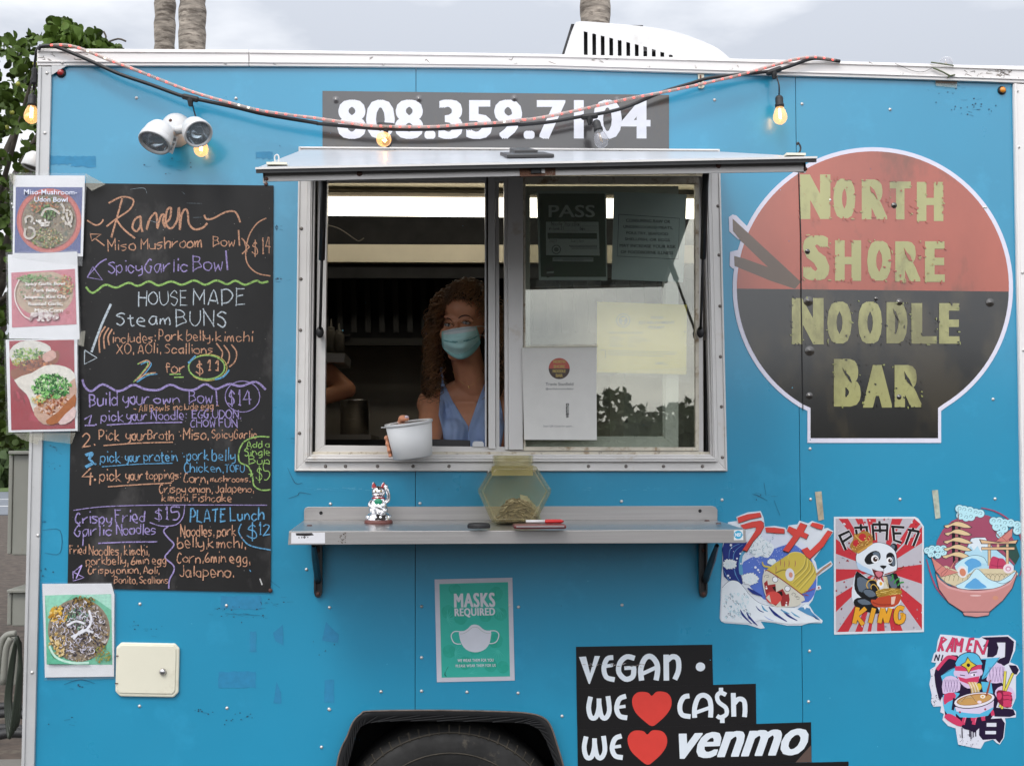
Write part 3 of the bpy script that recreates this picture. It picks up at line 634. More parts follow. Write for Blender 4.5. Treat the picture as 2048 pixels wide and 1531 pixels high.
b = MB(); ring(b, [(1047, 354), (1398, 354), (1398, 901), (1047, 901)], [(1051, 366), (1391, 366), (1391, 894), (1051, 893)], .000, .018); b.build('pane_gasket', M['alurust'], WF)
b = MB(); q = [W(1050, 360, -.0125), W(1392, 360, -.0125), W(1392, 896, -.0045), W(1050, 896, -.0045)]; b.hexa(q, [v+Vector((0, .003, 0)) for v in q]); b.build('pane', M['pane'], WF)
b = MB(); ring(b, [(1046, 372), (1357, 372), (1357, 898), (1046, 896)], [(1056, 384), (1330, 384), (1330, 876), (1056, 876)], -.035, .02); ring(b, [(1056, 384), (1330, 384), (1330, 876), (1056, 876)], [(1060, 388), (1326, 388), (1326, 872), (1060, 872)], -.04, .012); b.build('inner_sash', mat('inner sash', (.55, .58, .52), .5), WF, bevel=.001)
b = MB(); b.prism([(945, 886), (948, 882), (964, 882), (968, 886), (968, 893), (945, 893)], -.002, .02); b.build('sash_latch', M['plastic'], WF, bevel=.001)
# gas struts
for nm, top, mid, bot, rr_ in (('gas_strut', (648, 345, .36), (651, 532, .17), (640, 664, .02), .0085), ('gas_strut', (1412, 340, .36), (1402, 532, .17), (1401, 664, .02), .0085)):
    b = MB(); A, B_, C_ = W(*top), W(*mid), W(*bot); B_ = A.lerp(C_, .52); b.tube([A, B_], rr_, 12); q = b.build('gas_strut', M['blackmetal'], TR, smooth=True)
    MB().tube([B_, C_], .0042, 8).build('rod', M['blackmetal'], q, smooth=True)
    MB().ball(C_, (.011, .012, .017), 10, 8).tube([C_+Vector((0, 0, 0)), C_+Vector((0, .03, 0))], .006, 8).build('ball_joint', M['black'], q, smooth=True)
# ---------------------------------------------------------------- lifted hatch
HD = .89
def hatch():
    hl, hr = W(606, 299, .024), W(1434, 303, .024); fl, fr_ = W(512, 336, HD), W(1633, 314, HD)
    fl2, fr2 = W(512, 341, HD), W(1633, 320, HD); th = Vector((0, .0, -.004))
    b = MB(); n = 10; V = []; F = []
    for i in range(n+1):
        for j in range(n+1):
            u, v = i/n, j/n; p = hl.lerp(hr, u).lerp(fl.lerp(fr_, u), v); p.z += .006*math.sin(math.pi*u)*math.sin(math.pi*v); V.append(p)
    m = len(V); V += [p+th for p in V]
    for i in range(n):
        for j in range(n):
            q = (i*(n+1)+j, i*(n+1)+j+1, (i+1)*(n+1)+j+1, (i+1)*(n+1)+j); F += [q, tuple(x+m for x in q[::-1])]
    for i in range(n):
        F += [(i, i+1, m+i+1, m+i), (n*(n+1)+i, n*(n+1)+i+1, m+n*(n+1)+i+1, m+n*(n+1)+i), (i*(n+1), (i+1)*(n+1), m+(i+1)*(n+1), m+i*(n+1)), (i*(n+1)+n, (i+1)*(n+1)+n, m+(i+1)*(n+1)+n, m+i*(n+1)+n)]
    H = b.add(V, F).build('hatch', M['hatchskin'], TR, smooth=False)
    b = MB(); back = Vector((0, .02, .004)); b.hexa([fl+th, fr_+th, fr2+th*1.2, fl2+th*1.4], [p+back for p in (fl+th, fr_+th, fr2+th*1.2, fl2+th*1.4)]); b.build('edge_seal', M['black'], H)
    b = MB(); b.hexa([fl+Vector((-.001, -.003, .001)), fr_+Vector((.001, -.003, .001)), fr_+Vector((.001, -.003, -.0035)), fl+Vector((-.001, -.003, -.0035))], [fl+Vector((-.001, .01, .0025)), fr_+Vector((.001, .01, .0025)), fr_+Vector((.001, .01, -.002)), fl+Vector((-.001, .01, -.002))]); b.build('edge_trim', M['alu'], H)
    A = [(526, 342), (800, 337.5), (1075, 333), (1350, 328.5), (1611, 323)]; B_ = [(528, 363), (800, 357), (1075, 351), (1350, 347), (1613, 343)]; d = HD-.02
    b = MB(); V = [W(*p, d) for p in A]+[W(*p, d) for p in B_]; k = len(A); V += [v+Vector((0, .004, 0)) for v in V]
    F = []
    for i in range(k-1): F += [(i, i+1, k+i+1, k+i), (2*k+i+1, 2*k+i, 3*k+i, 3*k+i+1), (k+i, k+i+1, 3*k+i+1, 3*k+i), (i+1, i, 2*k+i, 2*k+i+1)]
    F += [(0, k, 3*k, 2*k), (k-1, 2*k-1, 4*k-1, 3*k-1)]; b.add(V, F)
    fl3, fr3 = W(526, 342, d), W(1611, 323, d); hl3, hr3 = hl+Vector((.015, 0, -.01)), hr+Vector((-.015, 0, -.01)); dn = Vector((0, 0, -.026))
    b.hexa([fl3, hl3, hl3+dn, fl3+dn], [p+Vector((.004, 0, 0)) for p in (fl3, hl3, hl3+dn, fl3+dn)]); b.hexa([fr3, hr3, hr3+dn, fr3+dn], [p+Vector((-.004, 0, 0)) for p in (fr3, hr3, hr3+dn, fr3+dn)])
    b.build('hatch_flange', M['steeldull'], H)
    u = MB(); e = Vector((0, 0, -.012)); q = [fl3+e+Vector((.006, .006, 0)), fr3+e+Vector((-.006, .006, 0)), hr3+e, hl3+e]; u.hexa(q, [p+Vector((0, 0, .006)) for p in q]); u.build('lining', M['hatchunder'], H)
    b = MB()
    for x, y in ((719, 347), (1437, 331)): b.lathe([(0, .005), (.004, .005), (.006, .002), (.0065, 0)], W(x, y, d), (0, -1, 0), 12)
    for x, y in ((533, 358), (1611, 338)): b.lathe([(0, .004), (.003, .004), (.0045, 0)], W(x, y, d), (0, -1, 0), 10)
    b.build('bolt', M['bolt'], H, smooth=True)
    L = MB().prism([(1039, 333), (1111, 331), (1111, 350), (1075, 352), (1040, 353)], d+.003, .003).build('latch_plate', M['rust'], H)
    MB().prism([(1062, 336), (1082, 335), (1082, 346), (1062, 347)], d+.008, .006).build('lock', M['black'], L, bevel=.001)
    MB().prism([(1083, 337), (1090, 337), (1090, 346), (1083, 346)], d+.006, .004).build('lock_tab', M['steeldull'], L)
    def on(px, v, up=.004):
        u_ = (px-512)/(1633-512); p = hl.lerp(hr, u_).lerp(fl.lerp(fr_, u_), v); return p+Vector((0, 0, up))
    b = MB(); q = [on(1010, .62), on(1110, .62), on(1116, .82), on(1016, .82)]; b.hexa([p+Vector((0, 0, .009)) for p in q], q); q = [on(1038, .5), on(1085, .5), on(1090, .7), on(1040, .7)]; b.hexa([p+Vector((0, 0, .016)) for p in q], q); b.build('paddle_latch', M['blackmetal'], H, bevel=.002)
    for px, s in ((534, 1), (1606, 1)):
        c = on(px+(12 if px < 600 else 0), .93, .003); b = MB(); b.box(c+Vector((-.022, -.012, -.002)), c+Vector((.022, .012, .003)))
        k = b.build('catch', M['cream'], H); hk = MB()
        if px < 600: hk.tube(cat([c+Vector((-.004, 0, .002)), c+Vector((-.006, 0, .017)), c+Vector((-.001, 0, .022)), c+Vector((.003, 0, .017)), c+Vector((.003, 0, .002))], 3), .0018, 6)
        else: hk.tube(cat([c+Vector((0, 0, .003)), c+Vector((.010, 0, .006)), c+Vector((.014, 0, .018)), c+Vector((.008, 0, .03)), c+Vector((.006, 0, .024))], 3), .0022, 6)
        hk.build('hook', M['blackmetal'] if px > 600 else M['plastic'], k, smooth=True)
hatch()
# ---------------------------------------------------------------- shelf
SFD = .33
def shelf():
    top = [W(578, 1062, SFD), W(1491, 1058, SFD), W(1435, 1040, .008), W(608, 1040, .008)]
    zt = sum(v.z for v in top)/4
    b = MB(); n = 12; V = []; F = []
    b.hexa(top, [v+Vector((0, 0, -.003)) for v in top]); SH = b.build('shelf', M['steel'], TR)
    bs = [(608, 1040), (608, 1021), (610, 1015), (617, 1013), (1020, 1012), (1424, 1011), (1431, 1013), (1435, 1019), (1435, 1040)]
    MB().prism(bs, .010, .003).build('backsplash', M['steeldull'], SH, bevel=.0008)
    MB().prism([(578, 1062), (800, 1061.4), (1100, 1060.5), (1491, 1058), (1491, 1085), (1250, 1086), (900, 1087), (576, 1089)], SFD+.003, .003).build('front_lip', M['steeldull'], SH, bevel=.001)
    for l, r_, x in ((W(578, 1062, SFD), W(608, 1040, .008), 0), (W(1491, 1058, SFD), W(1435, 1040, .008), 0)):
        dn = Vector((0, 0, -.034)); MB().hexa([l, r_, r_+dn, l+dn], [p+Vector((.003 if l.x < 0 else -.003, 0, 0)) for p in (l, r_, r_+dn, l+dn)]).build('side_lip', M['steeldull'], SH)
    h = MB()
    for x, y in ((642, 1025), (1400, 1021)): h.lathe([(0, .0022), (.0045, .002), (.005, 0)], W(x, y, .010), (0, -1, 0), 12)
    h.build('screw_hole', M['dark'], SH)
    h = MB()
    def onz(px, py):
        r = ROT @ Vector(((px-1024)/FOC, -(py-765.5)/FOC, -1)); return CAM + r*((zt-CAM.z)/r.z)
    for x, y in ((632, 1044), (619, 1052), (1414, 1042), (1437, 1048)): h.lathe([(0, .003), (.006, .003), (.008, 0)], onz(x, y)+Vector((0, 0, .001)), (0, 0, 1), 10)
    h.build('bolt', M['bolt'], SH)
    a = Art(SFD+.0035, frame(560, 880, 3.531)); a.poly([(80, 652), (318, 650), (318, 726), (78, 728)], 'd8d8dc'); a.poly([(110, 655), (225, 653), (240, 670), (180, 676), (150, 674), (115, 672)], '201c1e')
    for x0, x1, y0, y1 in ((130, 138, 682, 690), (150, 156, 680, 690), (160, 185, 682, 688), (170, 176, 676, 694), (192, 200, 681, 687)): a.rc(x0, y0, x1, y1, '2a2628')
    a.build('price_label', M['paper'], SH, fix=False)
    a = Art(SFD+.0035, frame(560, 880, 3.531)); rr = random.Random(3)
    for i in range(26): x, y = 410+rr.random()*48, 650+rr.random()*75; a.poly([(x, y), (x+rr.uniform(4, 16), y+rr.uniform(-3, 3)), (x+rr.uniform(2, 12), y+rr.uniform(4, 10))], rr.choice(['4a3a2a', '6a5a48', '3a2c22']))
    a.build('glue_residue', M['paper'], SH, fix=False)
    a = Art(SFD+.0035, frame(1000, 880, 3.938)); a.poly([(1842, 708), (1914, 704), (1916, 784), (1842, 786)], 'd2d6d8'); a.ell(1876, 743, 33, 33, '2f9ac0'); a.text('NSF', (1853, 729, 1900, 757), 'dfe6ea', .03); a.poly([(1905, 736), (1917, 743), (1905, 750)], '2f9ac0')
    a.build('sticker', M['paper'], SH, fix=False)
    for s, x0, x1, yb, fx in ((1, 619, 650, 1195, 627), (-1, 1396, 1419, 1193, 1432)):
        b = MB(); w_ = 18; cx = 636 if s == 1 else 1407
        P = [(cx-8.5, 1080), (cx+8.5, 1080), (cx+8.5, 1184), (cx+6, 1192), (cx, 1195), (cx-6, 1192), (cx-8.5, 1184)]
        b.prism(P, .012, .008); b.prism([(cx-8.5, 1080), (cx-4.5, 1080), (cx-4.5, 1180), (cx-8.5, 1180)], .024, .012); b.prism([(cx+4.5, 1080), (cx+8.5, 1080), (cx+8.5, 1180), (cx+4.5, 1180)], .024, .012)
        q = b.build('bracket', M['blackmetal'], SH, bevel=.001)
        b = MB(); z0 = zt-.012; u = W(cx, 1180, .014); A = Vector((u.x, -.28, z0)); b.box((u.x-.012, -.30, z0-.004), (u.x+.012, -.006, z0)); b.box((u.x-.012, -.30, z0-.022), (u.x-.009, -.006, z0)); b.box((u.x+.009, -.30, z0-.022), (u.x+.012, -.006, z0))
        b.build('bracket_arm', M['blackmetal'], q)
        b = MB(); A = W(fx if s == 1 else 1434, 1090, .24); B_ = W(cx+(0 if s == 1 else 4), 1160, .02); b.tube([A, A.lerp(B_, .4), B_], [.006, .010, .010], 6); b.build('brace', M['blackmetal'], q)
        b = MB(); 
        for y in (1100, 1187): b.lathe([(0, .004), (.004, .003), (.006, 0)], W(cx, y, .012), (0, -1, 0), 10)
        b.build('bolt', M['bolt'], q)
    return zt
SHZ = shelf()
def onshelf(px, py):
    r = ROT @ Vector(((px-1024)/FOC, -(py-765.5)/FOC, -1)); return CAM + r*((SHZ+.0015-CAM.z)/r.z)
# ---------------------------------------------------------------- kitchen inside
def kitchen():
    hd = thing('exhaust_hood', 'stainless exhaust hood with a bright lit strip lamp and beige lip, inside the kitchen', 'hood', W(800, 480, -1.4))
    b = MB(); b.prism([(430, 392), (1420, 398), (1420, 436), (430, 427)], -1.02, .02); b.build('lamp_diffuser', M['lamp'], hd)
    b = MB(); b.prism([(430, 384), (1420, 391), (1420, 396), (430, 390.5)], -1.03, .05); b.prism([(430, 378), (1420, 384), (1420, 386), (430, 380)], -1.05, .03); b.build('lamp_rim', M['intwall'], hd)
    b = MB(); b.prism([(430, 429), (1420, 437), (1420, 492), (430, 488)], -1.50, .02); b.build('recess_panel', M['dark'], hd)
    b = MB(); b.prism([(430, 487.5), (1420, 490.5), (1420, 527), (430, 523)], -1.42, .06); b.build('front_lip', M['beige'], hd, bevel=.002)
    b = MB(); b.prism([(430, 523.5), (1420, 527.5), (1420, 556), (430, 556)], -1.46, .03); b.build('lower_panel', M['dark'], hd)
    bf = mat('dark baffle', (.006, .0055, .005), .55)
    for i in range(30):
        x = 560+i*28; b = MB(); b.prism([(x, 560), (x+11, 560), (x+14, 664), (x+3, 664)], -1.75, .02); b.build('baffle', bf, hd)
    b = MB(); b.prism([(430, 540), (1420, 540), (1420, 676), (430, 676)], -1.8, .02); b.build('hood_back', M['dark'], hd)
    b = MB(); b.tube(cat([W(655, 450, -1.2), W(680, 458, -1.2), (W(708, 477, -1.2)), W(718, 482, -1.2), W(728, 476, -1.2)], 4), .0022, 6); b.build('wire', mat('grey wire', (.07, .06, .05), .6), hd, smooth=True)
    b = MB(); b.prism([(430, 676), (1420, 676), (1420, 690), (430, 690)], -1.74, .06); b.prism([(430, 668), (700, 668), (700, 672), (430, 672)], -1.7, .03)
    b.build('rail', M['intdark'], hd)
    ct = thing('cooking_counter', 'dark counter with a steel edge along the back of the kitchen', 'counter', W(700, 880, -1.5))
    z = W(690, 869, -1.45).z; b = MB(); b.box((XL+.1, 1.40, .56), (.9, 2.12, z-.02)); b.build('cabinet', M['intdark'], ct); b = MB(); b.box((XL+.1, 1.38, z-.02), (W(742, 870, -1.4).x, 2.12, z)); b.build('worktop', M['intwall'], ct)
    p = W(709, 868, -1.6); p.z = z; pot = MB().lathe([(0, .002), (.058, .002), (.058, .14), (.062, .145), (.055, .145), (.052, .01), (0, .01)], p, n=28)
    tag(pot.build('stock_pot', M['steel'], None, smooth=True), 'tall steel pot standing on the dark cooking counter', 'pot')
    sh = thing('wall_shelf', 'short stainless shelf at the left edge of the serving window opening', 'shelf', W(665, 715, -1.0)); b = MB(); b.prism([(560, 704), (691, 706), (689, 725), (560, 724)], -1.0, .30); b.build('shelf_board', M['steeldull'], sh, bevel=.002)
    MB().prism([(560, 726), (600, 726), (600, 744), (560, 744)], -1.25, .03).build('bracket', M['intdark'], sh)
    for x, lb, hh in ((662, 'clear squeeze bottle with white nozzle on the wall shelf, left of two', .062), (678, 'clear squeeze bottle with short cap on the wall shelf, right of two', .054)):
        p = W(x, 704, -1.1); bt = thing('squeeze_bottle', lb, 'bottle', p, 'squeeze bottles on the wall shelf')
        MB().lathe([(0, .002), (.019, .002), (.02, .02), (.02, hh*1.2), (.012, hh*1.35)], p, n=16).build('body', mat('cloudy bottle', (.10, .09, .075), .5), bt, smooth=True); MB().lathe([(.013, hh*1.35), (.013, hh*1.5), (.004, hh*1.55), (.002, hh*2.0), (0, hh*2.0)], p, n=12).build('nozzle', mat('nozzle plastic', (.15, .14, .12), .5), bt, smooth=True)
    tb = thing('tablet', 'black tablet lying on the inner window sill beside the woman', 'tablet', W(890, 888, -.12)); MB().prism([(838, 877), (940, 880), (941, 893), (838, 893)], -.07, .16).build('case', M['blackmetal'], tb, bevel=.002)
    cb = thing('cabinet', 'pale green cabinet seen through the lower right of the window pane', 'cabinet', W(1280, 870, -.6)); MB().prism([(1248, 740), (1330, 740), (1330, 900), (1248, 900)], -.6, .35).build('door', mat('pale green cabinet', (.40, .46, .38), .5), cb, bevel=.002); MB().ball(W(1253, 842, -.595), .006).build('knob', M['blackmetal'], cb, smooth=True)
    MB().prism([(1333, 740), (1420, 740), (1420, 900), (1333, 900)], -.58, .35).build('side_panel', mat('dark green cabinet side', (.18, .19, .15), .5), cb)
    b = MB(); p = W(1300, 770, -1.6); b.box((p.x-.6, 1.6, .56), (p.x+.9, 2.12, 1.45)); tag(b.build('refrigerator', mat('grey fridge', (.12, .12, .11), .5), None, bevel=.01), 'grey refrigerator deep inside the kitchen behind the window pane', 'refrigerator')
    b = MB(); b.box((XR-.55, .4, .56), (XR-.06, 2.1, 1.9))
kitchen()
# ---------------------------------------------------------------- things on the shelf
def jar():
    c = onshelf(1028, 1048); t = thing('tip_jar', 'hexagonal cloudy plastic tip jar with coins, in the middle of the shelf', 'jar', c)
    d = -c.y; k = frame(560, 880, 3.531); k2 = frame(1000, 880, 3.938)
    hx = [(986, 929), (1071, 929), (1104, 980), (1070, 1046), (985, 1046), (955, 980)]
    rnd = []
    for i in range(6):
        a, c_, e = hx[i-1], hx[i], hx[(i+1) % 6]
        for f in (.93, 1, ): 
            if f == 1: continue
            rnd.append((c_[0]+(a[0]-c_[0])*.06, c_[1]+(a[1]-c_[1])*.06)); rnd.append((c_[0]+(e[0]-c_[0])*.06, c_[1]+(e[1]-c_[1])*.06))
    cx, cy = 1029, 985
    fd = d+.012; F0 = [W(cx+(x-cx)*.93, cy+(y-cy)*.93, fd) for x, y in rnd]; F1 = [W(x, y, fd-.012) for x, y in rnd]; F2 = [p+Vector((0, .115, 0)) for p in F1]; F3 = [p+Vector((0, .139, 0)) for p in F0]; n = len(rnd)
    zb = min(p.z for p in F1); 
    for L in (F0, F1, F2, F3):
        for p in L: p.z += SHZ+.003-zb
    b = MB(); V = F0+F1+F2+F3; F = [list(range(n)), list(range(4*n-1, 3*n-1, -1))]
    for r_ in range(3):
        for i in range(n): F.append((r_*n+i, (r_+1)*n+i, (r_+1)*n+(i+1) % n, r_*n+(i+1) % n))
    b.add(V, F); b.build('glass_body', M['jar'], t)
    # neck: an oval thread ring, open on top
    zt_ = max(p.z for p in F1); cc = Vector(((F1[0].x+F1[2].x)/2, F1[0].y+.058, zt_)); xs_ = [p.x for p in F1 if p.z > zt_-.004]; cc.x = (min(xs_)+max(xs_))/2
    b = MB(); b.lathe([(.054, -.002), (.055, .003), (.0575, .006), (.056, .010), (.0575, .014), (.056, .018), (.0575, .022), (.0555, .027), (.052, .027), (.051, 0)], cc, n=40, sy=.95); b.build('neck', M['jar'], t, smooth=True)
    # raised hexagon rim on the front
    b = MB(); P = [W(cx+(x-cx)*.86, cy+(y-cy)*.86, fd+.001)+Vector((0, 0, SHZ+.003-zb)) for x, y in hx]; b.tube(P+[P[0]], .0022, 6, caps=False); b.build('rim_bead', M['jar'], t, smooth=True)
    # contents: heap, notes and loose coins
    rr = random.Random(4); hp = Vector((cc.x+.012, cc.y+.005, SHZ+.006)); b = MB(); V = []; F = []; m, q = 7, 26
    for i in range(m+1):
        for j in range(q):
            a = 2*math.pi*j/q; r_ = i/m; s = 1-r_**2.4; p = Vector((math.cos(a)*.052*r_, math.sin(a)*.046*r_, .058*s)); p += p.normalized()*rr.uniform(-.003, .003) if i else Vector(); V.append(hp+p)
    for i in range(m):
        for j in range(q): F.append((i*q+j, (i+1)*q+j, (i+1)*q+(j+1) % q, i*q+(j+1) % q))
    b.add(V, F); b.build('coin_heap', mat('heap of worn coins', (.16, .115, .07), .5, metal=.4, vary=.5, scale=90, bump=1.0, bscale=160), t)
    b = MB()
    for i in range(170):
        a = rr.uniform(0, 6.28); r_ = rr.uniform(.3, 1.0); p = hp+Vector((math.cos(a)*.056*r_, math.sin(a)*.05*r_-.002, .060*(1-r_**2.4)+.003)); ax = Vector((math.cos(a)*.9*r_+rr.uniform(-.4, .4), math.sin(a)*.8*r_+rr.uniform(-.4, .4), 1)); rd = rr.uniform(.0085, .012)
        b.lathe([(0, .001), (rd, .001), (rd, -.001), (0, -.001)], p, ax, 10)
    b.build('coin', mat('coins', (.36, .30, .2), .35, metal=.8, vary=.5, scale=50), t, kind='stuff')
    b = MB()
    for i in range(5):
        p = hp+Vector((.018+.006*i, -.015+.012*i, .0)); b.hexa([p+Vector((0, 0, .0)), p+Vector((.03, .004, 0)), p+Vector((.010, .004, .07-.006*i)), p+Vector((-.012, 0, .075-.008*i))], [v+Vector((0, .0006, 0)) for v in (p+Vector((0, 0, .0)), p+Vector((.03, .004, 0)), p+Vector((.010, .004, .07-.006*i)), p+Vector((-.012, 0, .075-.008*i)))])
    b.build('banknote', mat('banknote', (.38, .38, .26), .8, vary=.3, scale=60), t)
    b = MB(); n2 = 30; q = cc+Vector((0, 0, -.03)); b.box(q+Vector((-.058, .03, -.0)), q+Vector((.058, .034, .028))); b.build('paper_band', mat('yellowed paper', (.5, .43, .2), .8), t)
jar()
def catfig():
    c = onshelf(757, 1047); t = thing('lucky_cat', 'small silver waving lucky cat figurine with red ears, left on the steel shelf', 'figurine', c)
    s = 1/712.; P = lambda x, y, z: c+Vector((x*s, y*s, z*s))
    b = MB(); b.lathe([(27*s, 0), (28*s, 2*s), (27*s, 7*s), (24*s, 9*s), (0, 9*s)], c, n=28, sy=.8); b.build('base', mat('red-brown base', (.17, .06, .05), .4), t, smooth=True)
    b = MB(); b.lathe([(25*s, 8*s), (24*s, 13*s), (20*s, 20*s), (15*s, 22*s), (0, 22*s)], c, n=28, sy=.8)
    for i in range(14): a = 2*math.pi*i/14; b.ball(P(math.cos(a)*22, math.sin(a)*17, 13), (4*s, 4*s, 4.5*s), 8, 6)
    b.build('pedestal', M['chrome'], t, smooth=True)
    q = MB(); q.hexa([P(-6, -21.5, 9), P(15, -21.5, 9), P(14, -17, 18), P(-5, -17, 18)], [P(-6, -18, 9), P(15, -18, 9), P(14, -13, 18), P(-5, -13, 18)]); q.build('solar_panel', mat('solar cell', (.012, .008, .008), .2), t)
    b = MB(); b.ball(P(0, 0, 34), (18*s, 14*s, 17*s), 20, 14); b.ball(P(0, -1, 46), (13*s, 11*s, 12*s), 18, 12); b.ball(P(0, -2, 62), (14.5*s, 12*s, 12*s), 20, 14)
    for g in (-1, 1): b.ball(P(12*g, -8, 27), (7*s, 8*s, 6*s), 12, 8); b.ball(P(9*g, -14, 24), (5*s, 5*s, 3.5*s), 12, 8); b.lathe([(6.2*s, 0), (4*s, 7*s), (1.3*s, 11.5*s), (0, 12*s)], P(8.5*g, -1, 70), (.16*g, 0, 1), 12, sy=.6)
    b.tube(cat([P(-13, -4, 44), P(-17, -9, 38), P(-11, -14, 33), P(-6, -14, 31)], 4), 4.2*s, 10); b.ball(P(0, -12, 58), (4*s, 3*s, 2.6*s), 10, 8)
    b.build('body', M['chrome'], t, smooth=True)
    b = MB(); b.tube(cat([P(12, -4, 44), P(18, -7, 45), P(20, -8, 55), P(17, -9, 66), P(15, -10, 71)], 4), [4*s]*13+[3.6*s]*4, 10); b.ball(P(14.5, -10.5, 73), (4.6*s, 3.5*s, 4*s), 10, 8); b.build('waving_arm', M['chrome'], t, smooth=True)
    red = mat('red paint', (.42, .015, .02), .3); b = MB()
    for g in (-1, 1): b.lathe([(4.4*s, 1*s), (2.8*s, 7*s), (.8*s, 10*s), (0, 10.4*s)], P(8.6*g, -3.6, 70), (.16*g, 0, 1), 12, sy=.4)
    b.build('inner_ear', red, t, smooth=True)
    b = MB(); ring_ = [P(12.4*math.cos(a), -1-10.5*math.sin(a), 50.5) for a in [2*math.pi*i/20 for i in range(21)]]; b.tube(ring_, 1.5*s, 6, caps=False); b.build('collar', red, t, smooth=True)
    b = MB(); b.ball(P(0, -12.4, 43.5), (8*s, 2.2*s, 6.5*s), 14, 8); b.build('bib', mat('green bib', (.02, .30, .16), .3), t, smooth=True)
    b = MB()
    for g in (-1, 1): b.ball(P(5*g, -12.6, 64), (2.6*s, 1.3*s, 1.7*s), 10, 6)
    b.build('eye', mat('gold eye', (.65, .42, .05), .3), t, smooth=True)
    b = MB()
    for g in (-1, 1): b.ball(P(5*g, -13.8, 64), (.9*s, .5*s, 1.3*s), 8, 6); b.tube([P(3*g, -13.6, 67), P(7.5*g, -12.4, 67.5)], .4*s, 5)
    b.ball(P(0, -15, 60.2), (1.3*s, .8*s, .9*s), 8, 6); b.tube(cat([P(-3.5, -14, 56.6), P(-1.5, -14.8, 56), P(0, -15, 57.5), P(1.5, -14.8, 56), P(3.5, -14, 56.6)], 3), .45*s, 5)
    b.build('face_mark', mat('black paint', (.01, .01, .01), .4), t, smooth=True)
    b = MB(); b.ball(P(2.5, -15.5, 31), (5.5*s, 2*s, 9*s), 12, 8, rot=Euler((0, -.3, 0)).to_matrix()); b.build('coin_charm', M['chrome'], t, smooth=True)
catfig()
k = onshelf(958, 1056); t = thing('jar_lid', 'black screw lid lying on the shelf left of the tip jar', 'lid', k)
MB().lathe([(.0285, 0), (.0288, .009), (.0275, .011), (.027, .0125), (.024, .013), (.022, .0118), (0, .0118)], k+Vector((0, .012, 0)), n=44).build('cap', M['black'], t, smooth=True)
b = MB()
for i in range(44): a = 2*math.pi*i/44; b.tube([k+Vector((.0289*math.cos(a), .012+.0289*math.sin(a), .001)), k+Vector((.0289*math.cos(a), .012+.0289*math.sin(a), .0085))], .0009, 4)
b.build('knurling', M['black'], t, kind='stuff')
p0 = onshelf(1028, 1057.5); p1 = onshelf(1133, 1057); t = thing('phone', 'phone in a dark red case lying flat on the shelf right of the tip jar', 'phone', p0)
b = MB(); f = [p0, p1, p1+Vector((0, .07, 0)), p0+Vector((0, .07, 0))]; b.hexa([v+Vector((0, 0, .011)) for v in f], f); b.build('case', mat('dark red case', (.13, .02, .02), .35, coat=.4), t, bevel=.004)
b = MB(); f2 = [v+Vector((.0, -.001, .0045)) for v in (p0+Vector((.006, 0, 0)), p1-Vector((.006, 0, 0)))]; b.hexa([f2[0], f2[1], f2[1]+Vector((0, 0, .003)), f2[0]+Vector((0, 0, .003))], [v+Vector((0, .01, 0)) for v in (f2[0], f2[1], f2[1]+Vector((0, 0, .003)), f2[0]+Vector((0, 0, .003)))]); b.build('edge', M['steel'], t)
q0, q1 = onshelf(1053, 1056)+Vector((0, .02, .0165)), onshelf(1130, 1056)+Vector((0, .034, .0165)); t = thing('pen', 'red and white pen lying on top of the phone', 'pen', q0)
MB().tube([q0, q0.lerp(q1, .5)], .0042, 10).build('barrel', M['plastic'], t, smooth=True); MB().tube([q0.lerp(q1, .5), q0.lerp(q1, .56), q0.lerp(q1, .93), q1], [.0042, .0052, .005, .002], 10).build('cap', mat('red pen', (.55, .02, .02), .3), t, smooth=True)
# ================================================================ string lights
CB = [(x/3.189, y/3.189) for x, y in ((245, 320), (262, 298), (330, 294), (420, 322), (600, 400), (760, 472), (960, 540), (1160, 612), (1300, 642), (1500, 685), (1700, 732), (2000, 782))] + \
     [(560+x/3.793, 100+y/3.793) for x, y in ((320, 562), (740, 597), (1100, 602), (1450, 584), (1800, 562))] + \
     [(1040+x/3.189, y/3.189) for x, y in ((0, 797), (200, 777), (400, 742), (560, 715), (700, 675), (900, 590), (1080, 535), (1200, 500), (1400, 475), (1600, 455), (1700, 430), (1850, 378), (1930, 376), (2041, 392))]
RB = [(x/3.189, y/3.189) for x, y in ((330, 290), (380, 288), (440, 292), (540, 320), (700, 385), (840, 437), (1000, 500), (1180, 570), (1310, 612), (1480, 660), (1660, 705), (1860, 735), (2000, 752))] + \
     [(560+x/3.793, 100+y/3.793) for x, y in ((320, 525), (480, 548), (640, 570), (800, 580), (1020, 583), (1170, 582), (1330, 572), (1560, 557), (1720, 545), (1880, 525))] + \
     [(1040+x/3.189, y/3.189) for x, y in ((0, 770), (170, 745), (360, 705), (550, 662), (720, 625), (915, 588), (1040, 562), (1160, 536), (1280, 508), (1400, 480), (1580, 428), (1740, 382), (1860, 366), (1950, 374), (2010, 386))]
def dep(x, a=.022, b_=.075):
    t = max(0, min(1, (x-75)/(1650-75))); return a+(b_-a)*math.sin(math.pi*t)**.7
def path(P, a, b_, n=5):
    return [W(p.x, p.y, dep(p.x, a, b_)) for p in cat([(x, y, 0) for x, y in P], n)]
